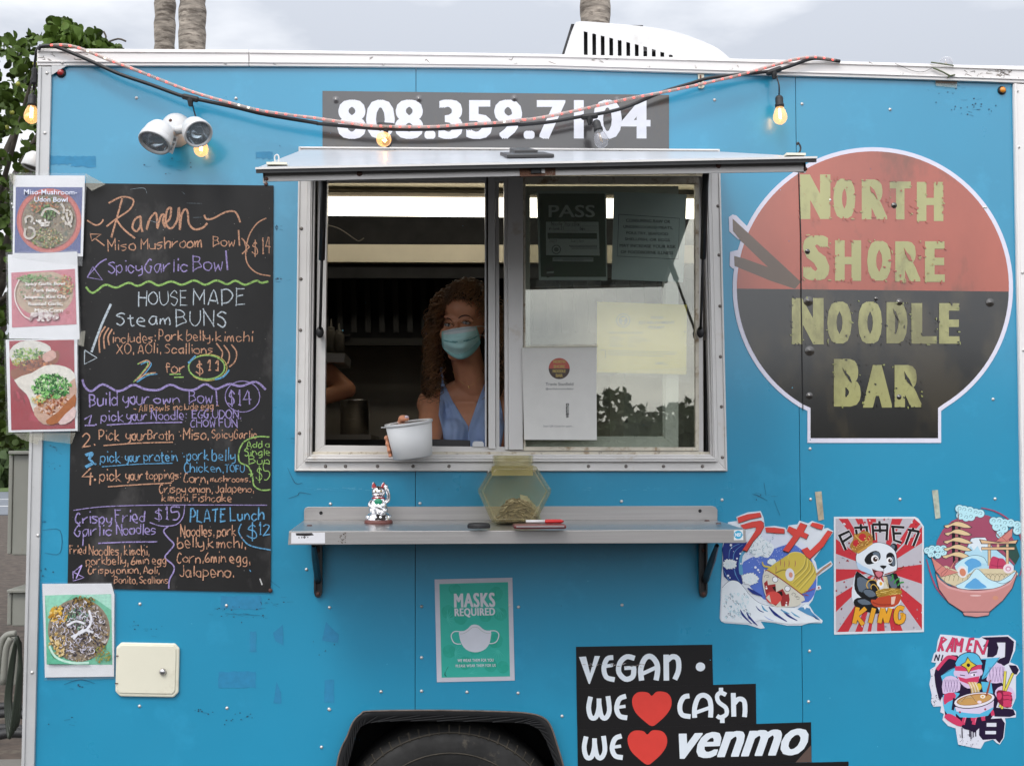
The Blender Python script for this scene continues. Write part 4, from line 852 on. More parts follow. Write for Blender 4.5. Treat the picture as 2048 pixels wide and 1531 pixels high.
def bulb(px, py, d, label, ax, lit=True, s=1.0, tee=None, wire=None):
    c = W(px, py, d); ax = Vector(ax).normalized(); t = thing('string_bulb', label, 'light bulb', c, 'bulbs on the black string light cable')
    k = s/1000
    sock = MB(); sock.lathe([(0, -54*k), (7*k, -54*k), (10.5*k, -50*k), (11.5*k, -46*k), (11.5*k, -30*k), (13*k, -29*k), (13*k, -25*k), (12.6*k, -20*k), (0, -20*k)], c, ax, 20)
    sock.build('socket', M['black'], t, smooth=True)
    g = MB(); g.lathe([(10.5*k, -22*k), (12*k, -17*k), (16*k, -8*k), (19.5*k, 2*k), (20.5*k, 10*k), (19*k, 18*k), (14.5*k, 25*k), (7*k, 30*k), (0, 31.5*k)], c, ax, 24)
    g.build('glass', M['bulb'] if lit else M['bulboff'], t, smooth=True)
    f = MB(); u = ax.orthogonal().normalized()
    for o in (-1, 1): f.tube([c+ax*(-16*k)+u*o*2.5*k, c+ax*(14*k)+u*o*3.5*k], 1.5*k if lit else .8*k, 6)
    f.build('filament', M['fil'] if lit else M['filoff'], t, smooth=True)
    if tee:
        w_ = MB(); tp = W(*tee[:2], dep(tee[0]) if len(tee) < 3 else tee[2]); mid = [W(*q) for q in (wire or [])]
        w_.tube(cat([tp]+mid+[c+ax*(-52*k)], 4), .0022, 6); w_.build('lead', M['cable'], t, smooth=True)
    return t
t = thing('string_light_cable', 'black string light cable sagging across the top of the trailer', 'cable', W(800, 260, .07))
MB().tube(path(CB, .022, .075), .0052, 8).build('wire', M['cable'], t, smooth=True)
MB().tube([W(77, 95, .02), W(73, 101, -.01), W(69, 130, -.035), W(68, 180, -.035)], .004, 6).build('wire', M['cable'], t, smooth=True)
for x, y, an in ((381, 196, .22), (772, 251, .06), (1179, 233, -.12), (1548, 142, -.35), (69, 152, 1.57)):
    b = MB(); d = dep(x)+.002 if x > 100 else -.035; c = W(x, y, d); u = Vector((math.cos(an), 0, -math.sin(an))); v = Vector((0, 0, -1)) if x > 100 else Vector((-.3, 0, -1))
    b.tube([c-u*.024, c-u*.020, c+u*.020, c+u*.024], [.005, .0085, .0085, .005], 8); b.tube([c, c+v*.010, c+v*.024], [.009, .0085, .005], 8); b.build('tee_joint', M['black'], t, smooth=False)
bulb(63, 226, -.035, 'lit string bulb hanging past the trailer corner, leftmost of them', (-.04, 0, -1), tee=(69, 180, -.035))
bulb(402, 292, .045, 'lit string bulb half hidden behind the white floodlight', (.05, -.1, -1), tee=(384, 205), wire=[(391, 232, .05)])
bulb(769, 280, .13, 'lit string bulb lying on the hatch, pointing at the viewer', (-.16, -1, -.04), tee=(773, 262), wire=None, s=1.02)
bulb(1201, 275, .12, 'unlit frosted string bulb dangling in front of the phone number', (.22, -.25, -1), lit=False, tee=(1183, 242), wire=[(1187, 252, .10)])
bulb(1560, 228, .055, 'lit string bulb hanging free at upper right, above the round logo', (.03, -.04, -1), tee=(1552, 152), wire=[(1558, 170, .06)])
bulb(1888, 133, -.05, 'pale string bulb lying on the roof edge at the far right', (.5, -.1, .8), lit=False)
t = thing('rope_light', 'clear rope light with red leds running above the black cable', 'rope light', W(800, 250, .08))
rp = path(RB, .026, .083, 6); MB().tube(rp, .0048, 8).build('tube', M['rope'], t, smooth=True)
b1, b2 = MB(), MB(); acc = 0; k = 0
for a, c in zip(rp, rp[1:]):
    seg = (c-a).length
    while acc < seg:
        p = a.lerp(c, acc/seg); dr = (c-a).normalized(); (b2 if k in (4, 6, 21, 22, 49) else b1).tube([p-dr*.0028+Vector((0, -.0020, 0)), p+dr*.0028+Vector((0, -.0020, 0))], .0030, 6); acc += .0268; k += 1
    acc -= seg
b1.build('led', M['led'], t, kind='stuff'); b2.build('pale_led', M['ledw'], t, kind='stuff')
# green wire hook and tape on the rail, far right
t = thing('wire_hook', 'bent green wire taped to the white roof rail at far right', 'wire', W(1880, 135, .02))
b = MB(); b.tube([W(1862, 125, .018), W(1870, 126, .02), W(1905, 131, .02), W(1907, 133, .02)], .0022, 5); b.tube([W(1866, 136, .02), W(1885, 144, .02), W(1900, 152, .018), W(1910, 150, .018)], .0026, 5); b.tube([W(1900, 152, .018), W(1895, 156, .018)], .002, 5); b.build('wire', mat('green wire', (.10, .12, .06), .5), t, smooth=True)
MB().tube(cat([W(1790, 127, .018), W(1820, 140, .018), W(1845, 144, .018), W(1866, 135, .018)], 4), .0008, 4).build('thread', M['blackmetal'], t)
t = thing('tape_strip', 'torn clear tape hanging below the roof rail at upper right', 'tape', W(1895, 170, .005))
MB().prism([(1870, 161), (1915, 163), (1914, 176), (1872, 172)], .004, .0004).build('strip', M['tape'], t); MB().prism([(1872, 161), (1914, 163), (1914, 167), (1872, 166)], .0046, .0004).build('dark_edge', mat('dark tape', (.10, .07, .05), .6), t)
# floodlight
def flood():
    t = thing('floodlight', 'white twin-head floodlight on the blue wall above the chalkboard', 'light fixture', W(353, 262, 0))
    b = MB(); b.lathe([(0, .032), (.02, .031), (.034, .026), (.042, .016), (.045, .004), (.045, 0)], W(353, 261, 0), (0, -1, 0), 30, sy=1.1); b.build('base', M['plastic'], t, smooth=True)
    for cx, cy, d, ax, r in ((309, 285, .125, (-.24, -.47, -.85), .044), (397, 268, .135, (.48, -.64, -.60), .039)):
        c = W(cx, cy, d); ax = Vector(ax).normalized(); k = r/.044
        h = MB().lathe([(0, -.068*k), (.018*k, -.066*k), (.032*k, -.057*k), (.040*k, -.040*k), (.0435*k, -.018*k), (.0435*k, -.016*k), (.045*k, -.0155*k), (.046*k, 0), (.0445*k, .003*k), (.040*k, .002*k), (.038*k, -.004*k)], c, ax, 32).build('lamp_head', M['plastic'], t, smooth=True)
        MB().lathe([(.039*k, -.003*k), (.034*k, -.02*k), (.022*k, -.034*k), (0, -.04*k)], c, ax, 28).build('reflector', M['chrome'], h, smooth=True)
        MB().lathe([(.0395*k, -.004*k), (.02*k, -.002*k), (0, -.0015*k)], c, ax, 28).build('lens', glassy('floodlight lens', (.75, .82, .86), 1.6, film=.22, filmcol=(.45, .52, .56)), h, smooth=True)
        b = MB(); b.tube([c+ax*(-.05*k), W(351, 262, .05), W(352, 262, .02)], [.014, .012, .012], 12); b.build('swivel', M['plastic'], h, smooth=True)
    a = MB(); a.prism([(346, 271), (356, 274), (345, 308), (334, 303)], .05, .002); q = a.build('label_tag', M['plastic'], t)
    a = Art(.0505); a.rc(346, 276, 352, 282, '777777'); a.poly([(343, 284), (350, 287), (347, 292), (341, 290)], '8a8a8a'); a.poly([(339, 291), (346, 294), (343, 301), (337, 298)], '7d7d7d'); a.build('print', M['paper'], q, fix=False)
    b = MB(); b.lathe([(0, .003), (.004, .002), (.005, 0)], W(341, 241, .03), (0, -1, 0), 10); b.build('screw', M['bolt'], t)
flood()
# ================================================================ signs, stickers and posters
def plate(name, label, cat_, px, d, th, matl, bevel=0, col='d9dbe0'):
    c = W(sum(p[0] for p in px)/len(px), sum(p[1] for p in px)/len(px), d); t = thing(name, label, cat_, c)
    b = MB(); b.prism(px, d, th, col=lin(col)); b.build('sheet', matl, t, bevel=bevel); return t
def F(fr, pts): return [fr(*p) for p in pts]
# phone number
t = plate('phone_number_sign', 'dark grey sign with the phone number 808.359.7104 in white, above the hatch', 'sign', [(645, 182), (1338, 190), (1338, 301), (645, 297)], .002, .0015, M['logo'], col='353334')
a = Art(.0022); a.text('808.359.7104', (675, 199.5, 1301, 278), 'dcdee6', bold=.045, space=1.04)
a.build('lettering', M['print'], t, fix=False)
b = MB()
b.col = lin('403d3f')
for x, y in ((672, 200), (838, 198), (1029, 197), (1235, 200)): b.lathe([(0, .0025), (.002, .0022), (.005, .0008), (.012, 0)], W(x, y, .002), (0, -1, 0), 14)
b.build('rivet_bump', M['logo'], t, smooth=True)
# round logo
def logo():
    fr = frame(1440, 280, 2.469); cx, cy = 755, 728
    def outl(r, fw, fb, cut):
        P = []; a0 = math.asin((fw)/r)
        n = 90
        for i in range(n+1):
            a = math.pi/2+a0 + (2*math.pi-2*a0)*i/n; P.append((cx+r*math.cos(a), cy+r*math.sin(a)))
        P += [(cx+fw+7, fb), (cx-fw+7, fb)]; P[0] = (cx-fw+7, P[0][1]); P[-3] = (cx+fw+7, P[-3][1])
        return P
    O_ = outl(692, 330, 1494, 0)
    t = plate('logo_sign', 'large round red and black noodle bowl logo on white backing, right of the window', 'sign', F(fr, O_), .002, .0015, M['print'], col='d8d6e4')
    b = MB(); b.prism(F(fr, [(62, 368), (80, 372), (140, 432), (118, 500), (90, 490), (46, 450), (44, 380)]), .0017, .0015, col=lin('d8d6e4')); b.prism(F(fr, [(50, 552), (98, 540), (100, 650), (60, 632), (48, 620)]), .0017, .0015, col=lin('d8d6e4')); b.build('chopstick_backing', M['print'], t)
    a = Art(.0022, fr, step=4e-6); I = outl(672, 315, 1471, 0)
    red, blk, lt = 'a2503c', '13110d', 'a09e66'
    top = []; bot = []
    def yd(x): return 733+(x-80)*.011
    full = I
    top = [p for p in full if p[1] < yd(p[0])]; bl = [p for p in full if p[1] >= yd(p[0])]
    # the circle starts at the foot (left), runs over the top, ends at the foot (right)
    a.poly([(cx-672, yd(cx-672))]+top+[(cx+671, yd(cx+672))], red)
    i0 = [i for i, p in enumerate(full) if p[1] < yd(p[0])]
    a.poly([(cx-672, yd(cx-672)), (cx+671, yd(cx+671))]+full[i0[-1]+1:]+full[:i0[0]], blk)
    st = '54402f'
    a.poly([(62, 388), (130, 450), (400, 700), (370, 735), (250, 640), (100, 495), (64, 448)], st); a.poly([(70, 572), (120, 585), (300, 650), (400, 700), (370, 735), (250, 695), (72, 622)], st)
    rr = random.Random(11)
    rows = [('N', 395, 170, 545, 390), ('O', 560, 190, 668, 388), ('R', 700, 195, 826, 392), ('T', 838, 205, 942, 392), ('H', 972, 207, 1103, 400),
            ('S', 410, 470, 540, 692), ('H', 568, 495, 697, 695), ('O', 727, 497, 845, 695), ('R', 865, 500, 990, 698), ('E', 1012, 500, 1110, 700),
            ('N', 355, 780, 512, 1008), ('O', 530, 797, 650, 1005), ('O', 682, 797, 800, 1005), ('D', 822, 800, 925, 1003), ('L', 945, 805, 1070, 1005), ('E', 1082, 805, 1183, 1005),
            ('B', 562, 1080, 695, 1315), ('A', 706, 1110, 849, 1320), ('R', 862, 1110, 997, 1318)]
    for ch, x0, y0, x1, y1 in rows:
        a.text(ch, (x0, y0, x1, y1), lt, bold=.062)
    for ch, x0, y0, x1, y1 in rows:
        bgc = red if y0 < 700 else blk
        for i in range(16):
            x, y = rr.uniform(x0, x1), rr.uniform(y0, y1)
            if rr.random() < .5: x = rr.choice([x0, x1])+rr.uniform(-5, 5)
            else: y = rr.choice([y0, y1, y]) + rr.uniform(-5, 5)
            s = rr.uniform(2.5, 6); n = 7; ph = rr.random()*6; el = rr.uniform(.8, 2.8); ro = rr.choice([0, 1.57, .7])
            P = []
            for j in range(n):
                q = 2*math.pi*j/n; r_ = s*rr.uniform(.5, 1.2); X, Y = r_*el*math.cos(q), r_*math.sin(q); P.append((x+X*math.cos(ro)-Y*math.sin(ro), y+X*math.sin(ro)+Y*math.cos(ro)))
            a.poly(P, bgc if rr.random() < .7 else ('8f9455' if y0 > 700 else '9a8a55'))
        if ch in 'RBD':
            P = [(x0+(x1-x0)*u, y0+(y1-y0)*v) for u, v in ((.34, .16), (.46, .26), (.58, .36), (.66, .5), (.58, .47), (.46, .38), (.36, .28))]; a.poly([(x+rr.uniform(-5, 5), y+rr.uniform(-5, 5)) for x, y in P], bgc)
            for _ in range(5):
                x, y = x0+(x1-x0)*rr.uniform(.2, .9), y0+(y1-y0)*rr.uniform(.2, .6); a.line([(x, y), (x+rr.uniform(-25, 25), y+rr.uniform(-8, 22))], rr.uniform(2, 4), bgc, sm=0, taper=.8)
        for _ in range(5):
            x, y = rr.uniform(x0, x1), rr.uniform(y0, y1); a.line([(x, y), (x+rr.uniform(-18, 18), y+rr.uniform(-14, 14))], rr.uniform(1.5, 2.6), bgc, sm=0, taper=.7)
    a.build('print', M['logo'], t, fix=False)
    # panel seam showing through, and bumps over rivets
    b = MB(); b.prism(F(fr, [(386, 150), (390, 150), (402, 480), (404, 780), (412, 1330), (408, 1335), (398, 780), (396, 480)]), .0042, .0012); b.build('seam_crack', M['dark'], t)
    b = MB()
    for x, y, r in ((860, 322, 10), (432, 550, 9), (436, 795, 17), (443, 1040, 17), (1334, 802, 15), (772, 784, 7), (885, 800, 12), (442, 1262, 12), (884, 1268, 10)): b.lathe([(0, .005), (r*.3/1750, .0045), (r*.8/1750, .0012), (r*1.5/1750, 0)], W(*fr(x, y), .0035), (0, -1, 0), 16)
    for v in range(len(b.C)): b.C[v] = lin('2a2520')
    b.build('rivet_bump', M['logo'], t, smooth=True)
logo()
# vegan / cash / venmo strips
def strips():
    fr = frame(1130, 1270, 3.471); W_ = 'd8dfe6'; K = '161415'
    def mk(lb, q, d): return plate('vinyl_strip', lb, 'sign', F(fr, q), d, .001, M['print'], col=K)
    t = mk('black strip reading VEGAN with a dot, topmost of the four stepped strips', [(77, 78), (1022, 63), (1028, 350), (80, 372)], .0016)
    a = Art(.0018, fr); a.poly([(97, 148), (146, 145), (174, 262), (206, 141), (243, 142), (172, 336), (163, 332)], W_)
    a.line([(335, 152), (292, 162), (270, 225), (287, 288), (345, 306)], 34, W_); a.line([(262, 216), (332, 205)], 24, W_, 0)
    a.line([(484, 158), (428, 147), (382, 188), (374, 255), (420, 302), (470, 284), (478, 228)], 36, W_); a.line([(412, 226), (494, 222)], 26, W_, 0)
    a.line([(532, 312), (526, 232), (556, 158), (598, 146), (636, 190), (642, 250), (632, 310)], 37, W_); a.line([(535, 266), (630, 222)], 27, W_, 0)
    a.line([(704, 312), (702, 132)], 38, W_, 0); a.line([(702, 180), (745, 146), (784, 165), (788, 240), (762, 305)], 36, W_); a.ell(940, 217, 33, 31, W_)
    rr = random.Random(2)
    for i in range(26): x = 105+rr.random()*430; y = 205+rr.uniform(-12, 12)-(14 if x < 160 else 0); a.poly([(x, y), (x+rr.uniform(10, 34), y+rr.uniform(-3, 5)), (x+rr.uniform(4, 18), y+rr.uniform(4, 10))], rr.choice(['9a8f8c', '7c706c', 'b5aeb0', '3a3030']))
    a.build('lettering', M['print'], t, fix=False)
    def we(a, dx, dy, hx, hy):
        s = lambda P: [(x+dx, y+dy) for x, y in P]
        a.line(s([(178, 424), (164, 500), (180, 566), (214, 566), (234, 505), (236, 436)]), 33, W_); a.line(s([(236, 470), (252, 555), (282, 572), (308, 520), (298, 420)]), 33, W_)
        a.line(s([(424, 420), (378, 440), (358, 505), (380, 558), (432, 570)]), 34, W_); a.line(s([(352, 500), (420, 490)]), 22, W_, 0)
        H = [(603, 418), (632, 392), (668, 388), (712, 400), (738, 440), (736, 494), (704, 548), (650, 600), (603, 628), (545, 588), (492, 536), (468, 478), (470, 430), (500, 396), (545, 390), (580, 398)]
        a.poly([(x+hx, y+hy) for x, y in H], 'd04038', sm=3)
    t = mk('black strip reading WE, a red heart and CA$h, second from the top', [(80, 370), (1325, 334), (1328, 612), (85, 654)], .0020)
    a = Art(.0022, fr); we(a, 0, 0, 0, 0)
    a.line([(864, 418), (822, 430), (797, 490), (812, 548), (872, 562)], 34, W_); a.line([(900, 570), (900, 500), (925, 430), (965, 414), (1002, 440), (1013, 500), (1010, 568)], 34, W_); a.line([(908, 534), (1004, 500)], 25, W_, 0)
    a.line([(1118, 412), (1080, 396), (1056, 420), (1068, 462), (1116, 500), (1120, 545), (1080, 568), (1055, 556)], 30, W_); a.rc(1068, 362, 1098, 402, W_); a.rc(1076, 560, 1108, 606, W_)
    a.line([(1168, 398), (1172, 562)], 34, W_, 0); a.line([(1176, 470), (1205, 440), (1242, 452), (1250, 510), (1246, 565)], 33, W_); a.build('lettering', M['print'], t, fix=False)
    t = mk('black strip reading WE, a red heart and venmo, third from the top', [(85, 652), (1708, 601), (1712, 878), (1600, 882), (90, 924)], .0024)
    a = Art(.0026, fr); we(a, -31, 276, -31, 268); a.text('venmo', None, W_, bold=.05, quad=[(775, 678), (1700, 642), (1670, 828), (745, 856)], shear=.035)
    a.poly([(1600, 880), (1708, 760), (1712, 878)], '5a4a44'); a.build('lettering', M['print'], t, fix=False)
    t = mk('lowest black strip, cut off by the bottom of the photo', [(90, 922), (1968, 874), (1974, 1120), (95, 1170)], .0020)
strips()
# masks required
def masks():
    fr = frame(840, 1140, 6.377); t = plate('masks_sign', 'teal MASKS REQUIRED poster with a white border, below the shelf', 'sign', F(fr, [(186, 114), (1178, 92), (1208, 1402), (216, 1424)]), .002, .0012, M['print'], col='c3c2cc')
    a = Art(.0022, fr); Q = [(247, 172), (1123, 148), (1148, 1350), (276, 1366)]; a.poly(Q, '37ab9b')
    def q(u, v): 
        T = (Q[0][0]+(Q[1][0]-Q[0][0])*u, Q[0][1]+(Q[1][1]-Q[0][1])*u); B_ = (Q[3][0]+(Q[2][0]-Q[3][0])*u, Q[3][1]+(Q[2][1]-Q[3][1])*u); return (T[0]+(B_[0]-T[0])*v, T[1]+(B_[1]-T[1])*v)
    for u, v, s in ((.22, .06, .1), (.82, .12, .14), (.12, .3, .13), (.88, .34, .12), (.3, .37, .12), (.66, .35, .11), (.12, .72, .12), (.8, .62, .15), (.35, .85, .13), (.72, .88, .12), (.9, .9, .1), (.5, .7, .1)):
        s2 = s*.62
        for j in range(5):
            an = j*1.2566+u*9; c = q(min(.93, max(.07, u+math.cos(an)*s2*.6)), min(.95, max(.05, v+math.sin(an)*s2*.45))); a.ell(c[0], c[1], 46, 56, '2aa08c' if (j+int(u*10)) % 2 else '2fa491', an)
    for u, v in ((.1, .38), (.86, .28), (.2, .74), (.84, .72), (.42, .96)):
        for j in range(7): an = j*.42-1.8+u*3; e = (min(.97, max(.03, u+math.cos(an)*.11)), min(.97, max(.03, v+math.sin(an)*.10))); a.line([q(u, v), q(*e)], 13, '44b5a6', 0, taper=-.8)
    Wt = 'd2d3da'; a.text('MASKS', None, Wt, bold=.034, space=1.12, quad=[(432, 293), (952, 281), (962, 465), (436, 473)]); a.text('REQUIRED', None, Wt, bold=.03, space=1.1, quad=[(438, 482), (956, 474), (960, 588), (444, 602)])
    a.line([(512, 778), (440, 778), (402, 815), (402, 860), (430, 915), (470, 935), (525, 936)], 12, Wt); a.line([(890, 770), (960, 770), (1000, 800), (1002, 850), (975, 905), (930, 928), (880, 930)], 12, Wt)
    a.poly([(498, 778), (560, 770), (610, 740), (650, 700), (700, 688), (752, 702), (795, 740), (845, 765), (905, 772), (902, 850), (885, 930), (840, 995), (770, 1032), (700, 1042), (620, 1025), (560, 980), (520, 910), (503, 840)], 'cdcfd8', sm=2)
    a.line([(504, 808), (560, 802), (620, 765), (662, 730), (700, 722), (745, 732), (785, 768), (845, 798), (900, 802)], 5, 'a3a9a8')
    a.text('WE WEAR THEM FOR YOU', None, Wt, bold=.02, space=1.1, quad=[(478, 1128), (938, 1122), (940, 1160), (480, 1168)]); a.text('PLEASE WEAR THEM FOR US', None, Wt, bold=.02, space=1.1, quad=[(455, 1198), (965, 1190), (967, 1226), (457, 1234)])
    a.line([(366, 1222), (345, 1250), (328, 1290)], 5, '2a4a3a', taper=.6); a.line([(322, 1290), (318, 1330), (338, 1350)], 11, '1c2c24', taper=.6)
    a.build('print', M['print'], t, fix=False)
masks()
# wave sticker with katakana
def wave():
    fr = frame(1430, 1010, 6.125)
    O_ = [(105, 440), (160, 205), (270, 190), (262, 140), (400, 85), (560, 70), (595, 150), (605, 215), (610, 262), (730, 250), (860, 272), (880, 300), (900, 245), (1010, 232), (1035, 185), (1140, 220), (1190, 190), (1340, 240), (1335, 285), (1380, 275), (1450, 315), (1440, 345), (1210, 660), (1235, 700), (1255, 790), (1420, 680), (1442, 720), (1430, 745), (1255, 870), (1250, 985), (1290, 980), (1302, 1020), (1270, 1035), (1235, 1035), (1195, 1160), (1150, 1215), (1215, 1320), (1320, 1410), (1310, 1440), (1150, 1440), (1060, 1470), (880, 1470), (740, 1440), (560, 1420), (610, 1500), (560, 1510), (400, 1460), (120, 1440), (75, 1420), (58, 1380), (75, 960), (90, 700), (92, 500)]
    t = plate('wave_sticker', 'die-cut sticker with red katakana over a ramen bowl riding blue waves', 'sticker', F(fr, O_), .0018, .001, M['print'], col='d6dbe2')
    a = Art(.002, fr); N1, N2, N3, L1 = '1d2f7a', '4468b8', '5b9cc0', 'b8d8e0'
    a.poly([(600, 270), (860, 300), (1100, 480), (1180, 560), (1240, 800), (1250, 985), (1180, 1150), (1060, 1200), (650, 1200), (330, 880), (340, 700), (420, 480)], 'd3d8e6')
    a.poly([(350, 690), (560, 600), (900, 470), (1060, 540), (1180, 660), (1240, 850), (1235, 1020), (1180, 1150), (1060, 1190), (600, 1150), (345, 860)], '5572c4', sm=2)
    rr = random.Random(1)
    for i in range(150):
        x, y = rr.uniform(345, 1050), rr.uniform(470, 720); a.ell(x, y, 4.5, 4.5, 'd3d8e6' if rr.random() < .65 else '7d92d2', 0, 5)
    a.poly([(112, 455), (390, 450), (330, 560), (300, 700), (320, 860), (340, 960), (250, 960), (110, 870), (100, 640)], N1, sm=2); a.poly([(385, 560), (340, 620), (330, 720), (345, 840), (300, 840), (290, 720), (305, 620), (345, 560)], N3, sm=2)
    for p in ([(300, 470), (190, 530), (170, 650)], [(340, 480), (240, 570), (225, 700), (250, 860)], [(110, 800), (150, 880), (200, 950)], [(225, 740), (260, 860), (300, 930)]): a.line(p, 9, '5b8ec0', taper=.5)
    a.poly([(390, 380), (460, 320), (560, 330), (580, 400), (700, 470), (720, 540), (650, 640), (560, 620), (500, 640), (440, 580), (400, 480)], 'dfe6ea', sm=3)
    for i in range(60): x, y = rr.uniform(420, 700), rr.uniform(360, 640); r_ = rr.uniform(10, 20); an = rr.random()*6; a.line([(x+r_*math.cos(an+q_), y+r_*math.sin(an+q_)) for q_ in (0, .8, 1.6, 2.4)], 4, rr.choice(['5a7a8a', L1, '7a96a4']))
    for (cx, cy), R_ in (((180, 720), 95), ((700, 690), 60), ((430, 900), 110)):
        P = []
        for i in range(36): an = 2*math.pi*i/36; r_ = R_*(1.0 if i % 2 else .86)*rr.uniform(.85, 1.1); P.append((cx+r_*math.cos(an)*1.05, cy+r_*.72*math.sin(an)))
        a.poly(P, 'dde4e8'); a.line(P+[P[0]], 3, '39485a', 0)
        for i in range(14): x, y = cx+rr.uniform(-.7, .7)*R_, cy+rr.uniform(-.4, .4)*R_; a.line([(x, y), (x+9, y+7), (x+2, y+15)], 3.5, L1)
    a.poly([(85, 1010), (130, 960), (190, 920), (280, 930), (360, 1010), (430, 1100), (560, 1200), (760, 1230), (980, 1250), (1150, 1340), (1300, 1420), (900, 1450), (560, 1400), (440, 1440), (120, 1420), (75, 1370)], 'dfe5ea', sm=2)
    a.line([(85, 1010), (130, 960), (190, 920), (280, 930), (360, 1010), (430, 1100), (560, 1200), (760, 1240), (980, 1250)], 4, '30405a')
    for i in range(90): x, y = rr.uniform(90, 420), rr.uniform(1080, 1390); a.line([(x, y), (x+rr.uniform(8, 16), y-10), (x+rr.uniform(14, 24), y+6), (x+14, y+16)], 5, rr.choice([L1, L1, '8ab8c8', '566a7c']))
    for p, c, w_ in (([(310, 1275), (350, 1350), (450, 1450)], N1, 26), ([(385, 1310), (430, 1380), (520, 1470)], N1, 26), ([(500, 1230), (540, 1280), (600, 1310)], N1, 14), ([(570, 1215), (600, 1270), (650, 1300)], N3, 22), ([(660, 1240), (740, 1330), (880, 1420)], N1, 34), ([(810, 1270), (900, 1350), (1010, 1410)], N1, 26), ([(800, 1275), (850, 1300), (920, 1330)], N3, 20), ([(930, 1300), (980, 1340), (1040, 1370)], N3, 18), ([(600, 1350), (660, 1390), (720, 1410)], '6f8fd0', 7), ([(400, 1010), (470, 1060), (580, 1110)], N1, 44)): a.line(p, w_, c, taper=.75)
    a.poly([(1010, 1270), (1090, 1215), (1110, 1205), (1140, 1215), (1180, 1300), (1290, 1400), (1120, 1330)], '4f8cb8'); a.poly([(1050, 1245), (1110, 1205), (1140, 1217), (1160, 1260), (1120, 1250), (1100, 1275), (1085, 1245)], 'dfe6ea'); a.poly([(1180, 1330), (1290, 1410), (1230, 1385)], '1d2f6a')
    for x, y, r_ in ((195, 485, 15), (310, 590, 12), (270, 650, 11), (316, 712, 10), (495, 758, 15), (528, 790, 14), (545, 818, 8), (160, 860, 14), (183, 885, 9), (228, 563, 5), (203, 520, 7)): a.ell(x, y, r_, r_, 'e2e6ee')
    # noodles, bowl
    a.poly([(600, 810), (900, 600), (980, 575), (1080, 600), (1190, 700), (1240, 820), (1230, 900), (1150, 1020), (1060, 1080), (860, 960), (700, 840)], 'c9b34e', sm=2)
    for i in range(11): u = i/10; a.line([(1110+u*90, 620+u*110), (1130+u*90-60*(1-u), 760+u*60), (900+u*140, 900+u*140)], 9+5*(i % 2), ['d8c566', '8f8444', 'b79f3c'][i % 3], taper=.5)
    a.line([(895, 650), (905, 600), (960, 575), (1040, 580), (1110, 620)], 12, 'd8c566', taper=.4); a.line([(580, 690), (600, 740), (680, 760), (740, 820)], 24, 'cdb850', taper=.4); a.line([(740, 830), (830, 790), (900, 800)], 16, '8f8040')
    for x, y in ((745, 770), (800, 690), (850, 710), (980, 700), (905, 700)): a.line([(x, y-30), (x+4, y+10), (x-2, y+50)], 9, 'a0525a', taper=.5)
    a.ell(918, 847, 55, 80, 'd9d6dc', -.15); a.ell(928, 850, 24, 34, 'cf8f78', -.15)
    a.poly([(600, 815), (650, 800), (1085, 1110), (1060, 1180), (1000, 1235), (760, 1245), (680, 1200), (610, 1080), (580, 920)], 'cfcbbd', sm=2); a.line([(615, 805), (650, 800), (850, 930), (1085, 1108)], 12, '8c2f33')
    a.poly([(600, 950), (640, 915), (650, 975), (740, 960), (750, 1060), (830, 1020), (870, 1090), (905, 1080), (915, 1150), (900, 1230), (760, 1240), (680, 1190), (620, 1080)], '982e30'); a.poly([(700, 1000), (740, 990), (745, 1060), (820, 1050), (830, 1100), (780, 1120)], '0e0a0a')
    a.ell(720, 1130, 100, 78, 'cf4a44', .2); a.poly([(625, 1130), (665, 1090), (690, 1195)], 'cfcbbd'); a.poly([(740, 1235), (800, 1170), (815, 1240)], 'cfcbbd')
    for x, y in ((737, 906), (888, 1018)): a.ell(x, y, 37, 37, '26262a'); a.ell(x, y, 31, 31, 'e6e6ea')
    for x, y, r_ in ((630, 1015, 13), (628, 990, 7), (872, 1220, 14), (876, 1188, 8)): a.ell(x, y, r_, r_, 'e6e6ea')
    for dx, dy in ((0, 0),): a.line([(950, 1100), (940, 1085), (955, 1068), (990, 1085), (975, 1110), (1000, 1130), (1015, 1115)], 5, '3a3a3a', 0); a.line([(1000, 1150), (1030, 1150), (1030, 1120), (990, 1110)], 5, '3a3a3a', 0)
    a.line([(610, 880), (600, 870), (620, 855), (655, 855), (655, 880), (630, 878)], 4, '3a3a3a', 0)
    for p in ([(1240, 850), (1320, 780), (1425, 705)],): a.line(p, 22, '3a2c2c'); a.line(p, 14, 'b88a6c')
    for p in ([(1090, 1060), (1160, 1040), (1235, 1010)], [(1090, 1090), (1120, 1095), (1150, 1105)]): a.line(p, 14, 'a04a50', taper=.6)
    a.ell(1272, 1006, 10, 12, 'a04a50')
    # katakana, dark edge then red
    rd = 'd0463e'; ed = '34201f'
    K = [[(272, 148), (400, 105), (552, 85), (570, 140), (430, 170), (285, 218)], [(308, 238), (450, 195), (560, 180), (595, 205), (600, 262), (560, 340), (470, 440), (390, 570), (335, 552), (420, 430), (500, 300), (502, 262), (350, 290)],
         [(612, 268), (720, 268), (850, 285), (852, 345), (760, 342), (625, 330)], [(905, 250), (1000, 290), (1045, 205), (1130, 238), (1085, 325), (1148, 355), (1120, 415), (1045, 378), (900, 582), (828, 555), (955, 375), (880, 310)],
         [(1165, 245), (1190, 208), (1250, 215), (1328, 240), (1310, 298), (1240, 280)], [(1380, 300), (1440, 320), (1330, 500), (1160, 662), (1105, 620), (1055, 545), (1130, 510), (1165, 555), (1280, 440)]]
    for p in K: a.poly([(x+3, y+4) for x, y in p], ed); a.poly([(x*.985+sum(q[0] for q in p)/len(p)*.015, y*.96+sum(q[1] for q in p)/len(p)*.04) for x, y in p], rd)
